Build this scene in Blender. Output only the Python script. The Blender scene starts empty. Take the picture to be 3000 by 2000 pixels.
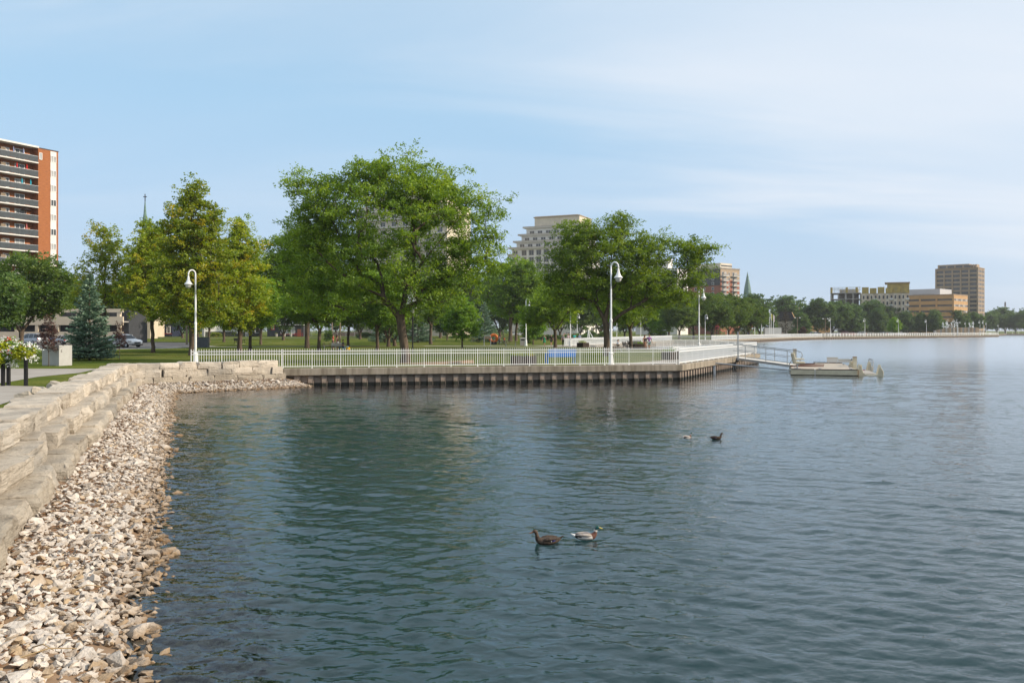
import bpy, bmesh, math, random
import numpy as np
from mathutils import Vector, Matrix, noise
from mathutils.geometry import tessellate_polygon

scene = bpy.context.scene
COL = scene.collection
R = math.radians
F, YH, CZ, PZ = 2500.0, 968.0, 3.07, 0.93      # focal length in photo pixels, horizon row, camera height, park level

# ------------------------------------------------------------------ camera
cam_d = bpy.data.cameras.new('camera')
cam_d.sensor_width = 36.0
cam_d.lens = 30.0
cam_d.shift_y = -32.0 / 3000.0
cam_d.clip_start = 0.1
cam_d.clip_end = 9000.0
cam = bpy.data.objects.new('camera', cam_d)
COL.objects.link(cam)
cam.location = (0, 0, CZ)
cam.rotation_euler = (R(90), 0, 0)
scene.camera = cam

# ------------------------------------------------------------------ sky and sun
SUN_EL, SUN_AZ = 28.0, 98.0                     # azimuth clockwise from +Y (straight ahead)
world = bpy.data.worlds.new('World')
scene.world = world
world.use_nodes = True
wn, wl = world.node_tree.nodes, world.node_tree.links
wn.clear()
w_out = wn.new('ShaderNodeOutputWorld')
w_bg = wn.new('ShaderNodeBackground')
w_sky = wn.new('ShaderNodeTexSky')
w_sky.sky_type = 'NISHITA'
w_sky.sun_disc = False
w_sky.sun_elevation = R(SUN_EL)
w_sky.sun_rotation = R(SUN_AZ)
w_sky.air_density = 1.0
w_sky.dust_density = 0.4
w_sky.ozone_density = 2.2
w_bg.inputs['Strength'].default_value = 0.110
tc = wn.new('ShaderNodeTexCoord')
sep = wn.new('ShaderNodeSeparateXYZ')
wl.new(tc.outputs['Generated'], sep.inputs[0])
def wmath(op, a, b=None, c=None, clamp=False):
    n = wn.new('ShaderNodeMath'); n.operation = op; n.use_clamp = clamp
    for i, v in enumerate((a, b, c)):
        if v is None: continue
        if isinstance(v, (int, float)): n.inputs[i].default_value = v
        else: wl.new(v, n.inputs[i])
    return n.outputs[0]
zc = wmath('ADD', wmath('MAXIMUM', sep.outputs[2], 0.0), 0.16)
comb = wn.new('ShaderNodeCombineXYZ')
comb_x, comb_y = wmath('DIVIDE', sep.outputs[0], zc), wmath('DIVIDE', sep.outputs[1], zc)
wl.new(comb_x, comb.inputs[0])
wl.new(comb_y, comb.inputs[1])
def cloud(scale, rot, sx, sy, detail, lo, hi, off=(0, 0, 0), dist=0.6):
    mp = wn.new('ShaderNodeMapping')
    mp.inputs['Rotation'].default_value = (0, 0, R(rot))
    mp.inputs['Scale'].default_value = (sx, sy, 1)
    mp.inputs['Location'].default_value = off
    wl.new(comb.outputs[0], mp.inputs[0])
    nz = wn.new('ShaderNodeTexNoise')
    nz.inputs['Scale'].default_value = scale
    nz.inputs['Detail'].default_value = detail
    nz.inputs['Roughness'].default_value = 0.55
    nz.inputs['Distortion'].default_value = dist
    wl.new(mp.outputs[0], nz.inputs['Vector'])
    mr = wn.new('ShaderNodeMapRange')
    mr.interpolation_type = 'SMOOTHSTEP'
    mr.inputs[1].default_value, mr.inputs[2].default_value = lo, hi
    wl.new(nz.outputs[0], mr.inputs[0])
    return mr.outputs[0]
# thin summer haze: strongest low down, thinner overhead
hz = wn.new('ShaderNodeMapRange'); hz.inputs[1].default_value, hz.inputs[2].default_value = 0.0, 1.0
hz.inputs[3].default_value, hz.inputs[4].default_value = 0.88, 0.50
wl.new(wmath('MAXIMUM', sep.outputs[2], 0.0), hz.inputs[0])
h_col = wn.new('ShaderNodeMix'); h_col.data_type = 'RGBA'
h_col.inputs[6].default_value = (4.5, 5.55, 7.2, 1); h_col.inputs[7].default_value = (3.75, 5.85, 7.8, 1)
wl.new(wmath('MULTIPLY', wmath('MAXIMUM', sep.outputs[2], 0.0), 4.0, clamp=True), h_col.inputs[0])
h_mix = wn.new('ShaderNodeMix'); h_mix.data_type = 'RGBA'
wl.new(hz.outputs[0], h_mix.inputs[0]); wl.new(w_sky.outputs[0], h_mix.inputs[6]); wl.new(h_col.outputs[2], h_mix.inputs[7])
# one sheet of cirrus, its edge running across the sky, with wisps along it
wisp = cloud(1.0, -40, 0.5, 1.6, 6, 0.30, 0.80, (2.2, 1.4, 0), 0.5)
soft = cloud(0.55, -40, 0.6, 1.2, 3, 0.30, 0.75, (0.3, 3.1, 0), 0.3)
edge = wmath('ADD', wmath('MULTIPLY', wmath('ADD', comb_x, 0.44), 0.66), wmath('MULTIPLY', wmath('SUBTRACT', comb_y, 1.83), -0.75))
edge = wmath('ADD', edge, wmath('MULTIPLY', wmath('SUBTRACT', wisp, 0.5), 0.55))
er = wn.new('ShaderNodeMapRange'); er.interpolation_type = 'SMOOTHSTEP'; er.inputs[1].default_value, er.inputs[2].default_value = -0.55, 0.60
wl.new(edge, er.inputs[0])
amt = wmath('ADD', wmath('MULTIPLY', er.outputs[0], wmath('MULTIPLY_ADD', soft, 0.30, 0.55)), wmath('MULTIPLY', wmath('MULTIPLY', wisp, soft), 0.34), clamp=True)
w_mix = wn.new('ShaderNodeMix'); w_mix.data_type = 'RGBA'
w_mix.inputs[7].default_value = (6.5, 7.05, 7.8, 1)
wl.new(amt, w_mix.inputs[0])
wl.new(h_mix.outputs[2], w_mix.inputs[6])
w_hsv = wn.new('ShaderNodeHueSaturation')
w_hsv.inputs['Saturation'].default_value = 1.0
wl.new(w_mix.outputs[2], w_hsv.inputs['Color'])
wl.new(w_hsv.outputs[0], w_bg.inputs['Color'])
wl.new(w_bg.outputs[0], w_out.inputs[0])

sun_d = bpy.data.lights.new('sun', 'SUN')
sun_d.energy = 5.0
sun_d.angle = R(0.9)
sun_d.color = (1.0, 0.87, 0.70)
sun = bpy.data.objects.new('sun', sun_d)
COL.objects.link(sun)
sdir = Vector((math.sin(R(SUN_AZ)) * math.cos(R(SUN_EL)), math.cos(R(SUN_AZ)) * math.cos(R(SUN_EL)), math.sin(R(SUN_EL))))
sun.rotation_euler = sdir.to_track_quat('Z', 'Y').to_euler()
sun.location = (60, 0, 60)

vs = scene.view_settings
vs.view_transform = 'Standard'
try: vs.look = 'None'
except Exception: pass
vs.exposure, vs.gamma = 0.18, 1.0
vs.use_curve_mapping = False
cy = scene.cycles
cy.max_bounces, cy.diffuse_bounces, cy.glossy_bounces = 7, 3, 3
cy.transmission_bounces, cy.transparent_max_bounces = 3, 10
cy.caustics_reflective = cy.caustics_refractive = False
cy.sample_clamp_indirect = 6.0
cy.use_denoising = True
try:
    cy.denoiser = 'OPENIMAGEDENOISE'
    cy.denoising_input_passes = 'RGB_ALBEDO_NORMAL'
    cy.denoising_prefilter = 'ACCURATE'
except Exception: pass

# ------------------------------------------------------------------ helpers
def gp(x, y, z=PZ):
    D = (CZ - z) * F / (y - YH)
    return Vector(((x - 1500) / F * D, D, z))
def gx(x, D): return (x - 1500) / F * D
def gz(y, D): return CZ - (y - YH) * D / F

MATS = {}
def M(name, col, rough=0.8, col2=None, var=0.18, scale=3.0, bump=0.0, bscale=25.0, metal=0.0, spec=0.3, sx=(1, 1, 1), detail=5, lo=0.35, hi=0.65, coord='Object', rnd=0.0):
    if name in MATS: return MATS[name]
    m = bpy.data.materials.new(name); m.use_nodes = True
    n, l = m.node_tree.nodes, m.node_tree.links
    b = n['Principled BSDF']
    b.inputs['Roughness'].default_value = rough
    b.inputs['Metallic'].default_value = metal
    b.inputs['Specular IOR Level'].default_value = spec
    t = n.new('ShaderNodeTexCoord'); mp = n.new('ShaderNodeMapping'); mp.inputs['Scale'].default_value = sx
    l.new(t.outputs[coord], mp.inputs[0])
    nz = n.new('ShaderNodeTexNoise'); nz.inputs['Scale'].default_value = scale; nz.inputs['Detail'].default_value = detail
    l.new(mp.outputs[0], nz.inputs['Vector'])
    mr = n.new('ShaderNodeMapRange'); mr.inputs[1].default_value, mr.inputs[2].default_value = lo, hi
    l.new(nz.outputs[0], mr.inputs[0])
    c2 = col2 or tuple(c * (1 - var) for c in col)
    c1 = col if col2 else tuple(min(1, c * (1 + var * 0.5)) for c in col)
    mx = n.new('ShaderNodeMix'); mx.data_type = 'RGBA'
    mx.inputs[6].default_value = (*c1, 1); mx.inputs[7].default_value = (*c2, 1)
    l.new(mr.outputs[0], mx.inputs[0])
    out = mx.outputs[2]
    if rnd:
        oi = n.new('ShaderNodeObjectInfo'); h = n.new('ShaderNodeHueSaturation')
        r2 = n.new('ShaderNodeMapRange'); r2.inputs[3].default_value = 1 - rnd; r2.inputs[4].default_value = 1 + rnd
        l.new(oi.outputs['Random'], r2.inputs[0]); l.new(r2.outputs[0], h.inputs['Value']); l.new(out, h.inputs['Color'])
        out = h.outputs[0]
    l.new(out, b.inputs['Base Color'])
    if bump:
        nb = n.new('ShaderNodeTexNoise'); nb.inputs['Scale'].default_value = bscale; nb.inputs['Detail'].default_value = 4
        l.new(mp.outputs[0], nb.inputs['Vector'])
        bp = n.new('ShaderNodeBump'); bp.inputs['Strength'].default_value = 1.0; bp.inputs['Distance'].default_value = bump
        l.new(nb.outputs[0], bp.inputs['Height']); l.new(bp.outputs[0], b.inputs['Normal'])
    MATS[name] = m
    return m

class MB:
    def __init__(s): s.v, s.f, s.m = [], [], []
    def add(s, vs_, fs, mi=0):
        o = len(s.v); s.v += [tuple(p) for p in vs_]
        s.f += [tuple(i + o for i in f) for f in fs]; s.m += [mi] * len(fs)
        return s
    def box(s, c, d, rz=0.0, mi=0):
        hx, hy, hz = d[0] / 2, d[1] / 2, d[2] / 2; ca, sa = math.cos(rz), math.sin(rz)
        vs_ = []
        for z in (-hz, hz):
            for x, y in ((-hx, -hy), (hx, -hy), (hx, hy), (-hx, hy)):
                vs_.append((c[0] + x * ca - y * sa, c[1] + x * sa + y * ca, c[2] + z))
        return s.add(vs_, [(0, 3, 2, 1), (4, 5, 6, 7), (0, 1, 5, 4), (1, 2, 6, 5), (2, 3, 7, 6), (3, 0, 4, 7)], mi)
    def bb(s, x0, x1, y0, y1, z0, z1, mi=0):
        return s.box(((x0 + x1) / 2, (y0 + y1) / 2, (z0 + z1) / 2), (x1 - x0, y1 - y0, z1 - z0), 0, mi)
    def beam(s, a, b, w, h, mi=0, up=(0, 0, 1)):
        a, b = Vector(a), Vector(b); t = (b - a).normalized(); side = t.cross(Vector(up))
        side = Vector((1, 0, 0)) if side.length < 1e-4 else side.normalized(); u = side.cross(t)
        vs_ = [p + side * (sx * w / 2) + u * (sz * h / 2) for p in (a, b) for sx, sz in ((-1, -1), (1, -1), (1, 1), (-1, 1))]
        return s.add(vs_, [(0, 1, 2, 3), (7, 6, 5, 4), (0, 4, 5, 1), (1, 5, 6, 2), (2, 6, 7, 3), (3, 7, 4, 0)], mi)
    def path(s, pts, rad, n=8, mi=0, caps=True, flat=1.0):
        pts = [Vector(p) for p in pts]; rad = rad if isinstance(rad, (list, tuple)) else [rad] * len(pts)
        vs_, fs = [], []; ref = None
        for i, p in enumerate(pts):
            t = (pts[min(i + 1, len(pts) - 1)] - pts[max(i - 1, 0)]).normalized()
            if ref is None:
                ref = t.cross(Vector((0, 0, 1)) if abs(t.z) < 0.9 else Vector((0, 1, 0))).normalized()
            ref = (ref - t * ref.dot(t)).normalized(); u = t.cross(ref)
            for k in range(n):
                a = 2 * math.pi * k / n
                vs_.append(p + ref * (math.cos(a) * rad[i]) + u * (math.sin(a) * rad[i] * flat))
        for i in range(len(pts) - 1):
            for k in range(n):
                k2 = (k + 1) % n
                fs.append((i * n + k, i * n + k2, (i + 1) * n + k2, (i + 1) * n + k))
        if caps:
            fs.append(tuple(reversed(range(n)))); fs.append(tuple(range((len(pts) - 1) * n, len(pts) * n)))
        return s.add(vs_, fs, mi)
    def lathe(s, prof, c=(0, 0, 0), n=16, mi=0):
        vs_ = [(c[0] + r * math.cos(2 * math.pi * k / n), c[1] + r * math.sin(2 * math.pi * k / n), c[2] + z) for r, z in prof for k in range(n)]
        fs = [(i * n + k, i * n + (k + 1) % n, (i + 1) * n + (k + 1) % n, (i + 1) * n + k) for i in range(len(prof) - 1) for k in range(n)]
        fs.append(tuple(reversed(range(n)))); fs.append(tuple(range((len(prof) - 1) * n, len(prof) * n)))
        return s.add(vs_, fs, mi)
    def prism(s, poly, z0, z1, mi=0):
        n = len(poly); vs_ = [(p[0], p[1], z0) for p in poly] + [(p[0], p[1], z1) for p in poly]
        fs = [(i, (i + 1) % n, n + (i + 1) % n, n + i) for i in range(n)]
        fs += [tuple(range(n, 2 * n)), tuple(reversed(range(n)))]
        return s.add(vs_, fs, mi)
    def prismy(s, poly, y0, y1, mi=0):      # polygon in x,z extruded along y
        n = len(poly); vs_ = [(p[0], y0, p[1]) for p in poly] + [(p[0], y1, p[1]) for p in poly]
        fs = [(i, (i + 1) % n, n + (i + 1) % n, n + i) for i in range(n)]
        fs += [tuple(range(n, 2 * n)), tuple(reversed(range(n)))]
        return s.add(vs_, fs, mi)
    def build(s, name, mats, parent=None, loc=(0, 0, 0), rz=0.0, smooth=False, norm=True):
        me = bpy.data.meshes.new(name); me.from_pydata(s.v, [], s.f)
        for m in (mats if isinstance(mats, (list, tuple)) else [mats]): me.materials.append(m)
        if any(s.m): me.polygons.foreach_set('material_index', s.m)
        if smooth: me.polygons.foreach_set('use_smooth', [True] * len(me.polygons))
        if norm:
            bm = bmesh.new(); bm.from_mesh(me); bmesh.ops.recalc_face_normals(bm, faces=bm.faces); bm.to_mesh(me); bm.free()
        me.update()
        return ob(name, me, parent, loc, rz)

def ob(name, me, parent=None, loc=(0, 0, 0), rz=0.0, scale=None):
    o = bpy.data.objects.new(name, me); COL.objects.link(o)
    o.parent = parent; o.location = loc
    o.rotation_euler = rz if isinstance(rz, (tuple, list)) else (0, 0, rz)
    if scale is not None: o.scale = scale if isinstance(scale, (tuple, list)) else (scale,) * 3
    return o
def tag(o, label=None, cat=None, group=None, kind=None):
    for k, v in (('label', label), ('category', cat), ('group', group), ('kind', kind)):
        if v: o[k] = v
    return o
def thing(name, label, cat, loc=(0, 0, 0), rz=0.0, group=None, scale=None):
    return tag(ob(name, None, None, loc, rz, scale), label, cat, group)
def kids(o): return [c for c in COL.objects if c.parent == o]
def dup(root, ch, loc, rz, label, scale=None, group=None):     # ch: {part: [sub-parts]} of the root
    r = root.copy(); COL.objects.link(r); r.location = loc; r.rotation_euler = (0, 0, rz)
    if scale is not None: r.scale = scale if isinstance(scale, (tuple, list)) else (scale,) * 3
    r['label'] = label
    if group: r['group'] = group
    for c, subs in ch:
        k = c.copy(); COL.objects.link(k); k.parent = r
        for s_ in subs:
            q = s_.copy(); COL.objects.link(q); q.parent = k
    return r
def sheet(name, poly, z, mat, kind='structure'):
    vs_ = [Vector((p[0], p[1], 0)) for p in poly]
    tri = tessellate_polygon([vs_])
    me = bpy.data.meshes.new(name); me.from_pydata([(p[0], p[1], z) for p in poly], [], [tuple(t) for t in tri])
    bm = bmesh.new(); bm.from_mesh(me)
    for f in bm.faces:
        if f.normal.z < 0: f.normal_flip()
    bm.to_mesh(me); bm.free(); me.materials.append(mat)
    return tag(ob(name, me), kind=kind)

# ------------------------------------------------------------------ common materials
m_white = M('white_paint', (0.84, 0.84, 0.82), 0.45, var=0.06, scale=6)
m_black = M('black_metal', (0.018, 0.017, 0.017), 0.5, var=0.2)
m_conc = M('concrete_cap', (0.31, 0.27, 0.215), 0.9, (0.185, 0.155, 0.115), scale=3.0, bump=0.006, bscale=30, sx=(1.3, 1.3, 0.18), detail=8)
m_path = M('path_concrete', (0.36, 0.33, 0.29), 0.9, (0.30, 0.27, 0.235), scale=0.8, bump=0.004, bscale=40)
m_asph = M('asphalt', (0.085, 0.083, 0.082), 0.9, (0.12, 0.115, 0.11), scale=0.7, bump=0.004, bscale=60)
m_pile = M('steel_pile', (0.33, 0.265, 0.215), 0.85, (0.19, 0.145, 0.115), scale=2.5, bump=0.01, bscale=14, sx=(1, 1, 1.6), rnd=0.12)
m_bark = M('bark', (0.13, 0.095, 0.065), 0.95, (0.06, 0.045, 0.032), scale=6, bump=0.03, bscale=9, sx=(1, 1, 0.25))
m_glass = M('window_glass', (0.05, 0.055, 0.06), 0.12, (0.09, 0.095, 0.10), scale=0.5, spec=0.5)
m_galv = M('galvanised_steel', (0.36, 0.38, 0.40), 0.45, var=0.15, metal=0.6)

# ------------------------------------------------------------------ land, paths, water
NV = Vector((0.933, 0.36, 0)); TV = Vector((-0.36, 0.933, 0))     # near wall: outward normal and run
WB0, WB1, WB2 = Vector((-2.1, 0.0, 0)), Vector((-18.4, 42.3, 0)), Vector((-12.75, 47.1, 0))
PIER = [(-12.7, 47.3), (10.6, 53.0), (22.9, 78.7), (21.5, 91.0), (17.8, 103.5), (7.3, 114.0)]
QUAY = [(7.3, 114.0), (35.0, 184.0), (43.4, 184.0), (65.8, 226.0), (87.0, 265.0), (105.8, 290.0), (131.0, 313.0), (182.0, 360.0), (233.0, 408.0), (238.0, 425.0)]
SHORE = [(332.0, 573.0), (620.0, 640.0), (4000.0, 900.0)]

def grass_mat():
    m = bpy.data.materials.new('lawn_grass'); m.use_nodes = True
    n, l = m.node_tree.nodes, m.node_tree.links; b = n['Principled BSDF']
    b.inputs['Roughness'].default_value = 0.9; b.inputs['Specular IOR Level'].default_value = 0.0
    t = n.new('ShaderNodeTexCoord')
    def nz(s, d):
        q = n.new('ShaderNodeTexNoise'); q.inputs['Scale'].default_value = s; q.inputs['Detail'].default_value = d
        l.new(t.outputs['Object'], q.inputs['Vector']); return q.outputs[0]
    def mix(f, a, c, lo, hi):
        r = n.new('ShaderNodeMapRange'); r.inputs[1].default_value, r.inputs[2].default_value = lo, hi; l.new(f, r.inputs[0])
        x = n.new('ShaderNodeMix'); x.data_type = 'RGBA'; l.new(r.outputs[0], x.inputs[0])
        for i, v in ((6, a), (7, c)):
            if isinstance(v, tuple): x.inputs[i].default_value = (*v, 1)
            else: l.new(v, x.inputs[i])
        return x.outputs[2]
    a = mix(nz(0.35, 6), (0.080, 0.115, 0.022), (0.150, 0.168, 0.038), 0.38, 0.62)
    a = mix(nz(0.09, 4), a, (0.21, 0.19, 0.07), 0.53, 0.76)
    a = mix(nz(9.0, 5), a, (0.055, 0.082, 0.016), 0.45, 0.75)
    l.new(a, b.inputs['Base Color'])
    bp = n.new('ShaderNodeBump'); bp.inputs['Distance'].default_value = 0.05; l.new(nz(22, 5), bp.inputs['Height']); l.new(bp.outputs[0], b.inputs['Normal'])
    return m
m_grass = grass_mat()

def inset(p, q, d):     # shift segment p->q to its left by d
    t = Vector((q[0] - p[0], q[1] - p[1], 0)).normalized(); nrm = Vector((-t.y, t.x, 0)) * d
    return (p[0] + nrm.x, p[1] + nrm.y), (q[0] + nrm.x, q[1] + nrm.y)
land = [(8.2, -30.0), (-3.1, -0.4), (-19.1, 43.0), (-13.2, 47.9), (-12.6, 47.75), (10.2, 53.4)]
land += [(22.4, 78.7), (21.0, 90.8), (17.4, 103.2), (6.9, 113.9)] + [(x - 0.35, y + 0.25) for x, y in QUAY[1:]] + SHORE
land += [(4000, 5000), (-4000, 5000), (-4000, -30)]
sheet('park_ground', land, PZ, m_grass)
def strip(pts, w):
    L_, R_ = [], []
    for i, p in enumerate(pts):
        a = Vector((*pts[max(i - 1, 0)], 0)); c = Vector((*pts[min(i + 1, len(pts) - 1)], 0)); t = (c - a).normalized()
        nn = Vector((-t.y, t.x, 0)) * (w / 2); L_.append((p[0] + nn.x, p[1] + nn.y)); R_.append((p[0] - nn.x, p[1] - nn.y))
    return L_ + R_[::-1]
def pxpoly(pts): return [tuple(gp(x, y)[:2]) for x, y in pts]
sheet('footpath', pxpoly([(-330, 1087), (0, 1080), (290, 1080), (235, 1092), (110, 1104), (25, 1119), (-260, 1160)]), PZ + 0.010, m_path)
sheet('planter_pavement', pxpoly([(-260, 1128), (0, 1129), (127, 1133), (100, 1148), (60, 1166), (0, 1186), (-160, 1245)]), PZ + 0.014, m_path)
sheet('pier_pavement', [(5.5, 52.35), (10.1, 53.45), (22.3, 78.7), (20.9, 90.7), (17.3, 103.0), (8.0, 112.6), (-12, 118), (-12, 115.6), (6.6, 110.5), (14.6, 101.5), (17.6, 90.0), (18.4, 80.0), (10.2, 60.0)], PZ + 0.010, m_path)
def inner(pts, d):
    o_ = []
    for i, p in enumerate(pts):
        a_, c_ = Vector((*pts[max(i - 1, 0)], 0)), Vector((*pts[min(i + 1, len(pts) - 1)], 0)); t_ = (c_ - a_).normalized(); o_.append((p[0] - t_.y * d, p[1] + t_.x * d))
    return o_
sheet('promenade', inner(QUAY[:9], 0.45) + inner(QUAY[:9], 4.6)[::-1], PZ + 0.012, m_path)
sheet('quay_parking', inner(QUAY[4:9], 12.0) + inner(QUAY[4:9], 40.0)[::-1], PZ + 0.004, m_asph)
sheet('park_footpath', strip([(-48, 108.0), (-36, 112), (-20, 118), (2, 122), (30, 132)], 2.0), PZ + 0.008, m_path)
sheet('parking_lot', pxpoly([(-900, 1019), (300, 1021), (470, 1019), (610, 1013), (560, 1003), (300, 1000), (-700, 997)]), PZ + 0.006, m_asph)
sheet('parking_kerb', pxpoly([(-900, 1021.3), (300, 1023.3), (480, 1021), (640, 1014), (612, 1013), (470, 1019.2), (300, 1021.3), (-900, 1019.4)]), PZ + 0.008, m_path)
sheet('street', strip([(-420, 215), (-160, 222), (-90, 236), (20, 268), (70, 330), (150, 450), (300, 660)], 8.0), PZ + 0.006, m_asph)

DUCKS = [tuple(gp(x, y, 0.0)[:2]) for x, y in ((1600, 1592), (1720, 1578), (2015, 1283), (2100, 1286))]
def bed_z(x, y):
    best = 1e9
    p = Vector((x, y, 0))
    for a, b in ((Vector((9.5, -30, 0)), WB1), (WB1, WB2)):
        t = max(0, min(1, (p - a).dot(b - a) / (b - a).length_squared)); q = a + (b - a) * t
        best = min(best, (p - q).length)
    return best
def shingle_z(d): return 0.43 - 0.27 * d
def water_side(x, y):
    p = Vector((x, y, 0))
    if (p - WB0).dot(NV) <= 0: return False
    t2 = (WB2 - WB1).normalized(); n2 = Vector((t2.y, -t2.x, 0))
    return (p - WB1).dot(n2) > 0 or (p.x > WB2.x and y < 47.3 + (x + 12.7) * 0.2446)
def bed_mat():
    m = bpy.data.materials.new('lake_bed'); m.use_nodes = True
    n, l = m.node_tree.nodes, m.node_tree.links; b = n['Principled BSDF']; b.inputs['Roughness'].default_value = 0.95
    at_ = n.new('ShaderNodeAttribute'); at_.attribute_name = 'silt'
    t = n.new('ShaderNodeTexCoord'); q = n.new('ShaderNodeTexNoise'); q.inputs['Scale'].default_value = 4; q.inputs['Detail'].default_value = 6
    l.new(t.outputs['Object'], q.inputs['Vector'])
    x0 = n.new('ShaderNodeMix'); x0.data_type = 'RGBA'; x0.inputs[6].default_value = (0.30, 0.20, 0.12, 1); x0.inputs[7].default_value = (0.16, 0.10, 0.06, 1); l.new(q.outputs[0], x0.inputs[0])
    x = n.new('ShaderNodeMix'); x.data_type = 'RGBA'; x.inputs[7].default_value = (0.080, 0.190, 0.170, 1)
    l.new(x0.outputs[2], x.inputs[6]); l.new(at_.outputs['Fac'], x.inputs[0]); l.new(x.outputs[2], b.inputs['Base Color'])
    return m
m_bed = bed_mat()
nx, ny, st = 120, 128, 0.5
gv, gf, gs = [], [], []
for j in range(ny + 1):
    for i in range(nx + 1):
        x, y = -21 + i * st, -8 + j * st
        d = bed_z(x, y) * (1 if water_side(x, y) else -0.2)
        gv.append((x, y, max(-2.4, shingle_z(d) - 0.035 + 0.03 * noise.noise((x * 0.9, y * 0.9, 0)))))
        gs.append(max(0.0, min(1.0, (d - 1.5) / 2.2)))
for j in range(ny):
    for i in range(nx):
        a = j * (nx + 1) + i; gf.append((a, a + 1, a + nx + 2, a + nx + 1))
o0 = len(gv); gv += [(-300, -300, -2.45), (5000, -300, -2.45), (5000, 5000, -2.45), (-300, 5000, -2.45)]; gs += [1] * 4; gf.append((o0, o0 + 1, o0 + 2, o0 + 3))
me = bpy.data.meshes.new('lake_bed'); me.from_pydata(gv, [], gf); me.materials.append(m_bed)
me.polygons.foreach_set('use_smooth', [True] * len(me.polygons))
me.attributes.new('silt', 'FLOAT', 'POINT').data.foreach_set('value', gs)
bed = tag(ob('lake_bed', me), kind='structure')

def water_mat():
    m = bpy.data.materials.new('lake_water'); m.use_nodes = True
    n, l = m.node_tree.nodes, m.node_tree.links; n.clear()
    out = n.new('ShaderNodeOutputMaterial'); t = n.new('ShaderNodeTexCoord')
    def mth(op, a, b, c=None):
        k = n.new('ShaderNodeMath'); k.operation = op
        for i, v in enumerate((a, b, c)):
            if v is None: continue
            if isinstance(v, (int, float)): k.inputs[i].default_value = v
            else: l.new(v, k.inputs[i])
        return k.outputs[0]
    def ripple(off):
        h = None
        for rot, sx, scale, amp in ((20, 0.65, 7.0, 0.0135), (-28, 0.8, 15.0, 0.0036)):
            ad = n.new('ShaderNodeVectorMath'); ad.operation = 'ADD'; ad.inputs[1].default_value = off; l.new(t.outputs['Object'], ad.inputs[0])
            mp = n.new('ShaderNodeMapping'); mp.inputs['Rotation'].default_value = (0, 0, R(rot)); mp.inputs['Scale'].default_value = (sx, 1, 1); l.new(ad.outputs[0], mp.inputs[0])
            q = n.new('ShaderNodeTexNoise'); q.noise_dimensions = '2D'; q.inputs['Scale'].default_value = scale; q.inputs['Detail'].default_value = 1.0; q.inputs['Distortion'].default_value = 0.4
            l.new(mp.outputs[0], q.inputs['Vector']); h = mth('MULTIPLY', q.outputs[0], amp) if h is None else mth('MULTIPLY_ADD', q.outputs[0], amp, h)
        return h
    e = 0.012
    h0, hx, hy = ripple((0, 0, 0)), ripple((e, 0, 0)), ripple((0, e, 0))
    # sheltered cove near the bank, wind-ruffled open water farther out
    so = n.new('ShaderNodeSeparateXYZ'); l.new(t.outputs['Object'], so.inputs[0])
    op = n.new('ShaderNodeMapRange'); op.interpolation_type = 'SMOOTHSTEP'; op.inputs[1].default_value, op.inputs[2].default_value = 14.0, 110.0
    l.new(so.outputs[1], op.inputs[0])
    k = mth('MULTIPLY_ADD', op.outputs[0], -0.75 / e, 1.0 / e)
    cx = n.new('ShaderNodeCombineXYZ')
    l.new(mth('MULTIPLY', mth('SUBTRACT', h0, hx), k), cx.inputs[0]); l.new(mth('MULTIPLY', mth('SUBTRACT', h0, hy), k), cx.inputs[1])
    g = n.new('ShaderNodeNewGeometry'); ad = n.new('ShaderNodeVectorMath'); ad.operation = 'ADD'; l.new(g.outputs['Normal'], ad.inputs[0]); l.new(cx.outputs[0], ad.inputs[1])
    bp = n.new('ShaderNodeVectorMath'); bp.operation = 'NORMALIZE'; l.new(ad.outputs[0], bp.inputs[0])
    fr = n.new('ShaderNodeFresnel'); fr.inputs['IOR'].default_value = 1.40; l.new(bp.outputs[0], fr.inputs['Normal'])
    tr = n.new('ShaderNodeBsdfTransparent'); tr.inputs[0].default_value = (0.70, 0.80, 0.80, 1)
    gl = n.new('ShaderNodeBsdfGlossy'); l.new(mth('MULTIPLY_ADD', op.outputs[0], 0.19, 0.02), gl.inputs['Roughness']); gl.inputs['Color'].default_value = (0.97, 0.98, 1.0, 1); l.new(bp.outputs[0], gl.inputs['Normal'])
    mx = n.new('ShaderNodeMixShader'); l.new(fr.outputs[0], mx.inputs[0]); l.new(tr.outputs[0], mx.inputs[1]); l.new(gl.outputs[0], mx.inputs[2])
    l.new(mx.outputs[0], out.inputs['Surface'])
    return m
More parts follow.
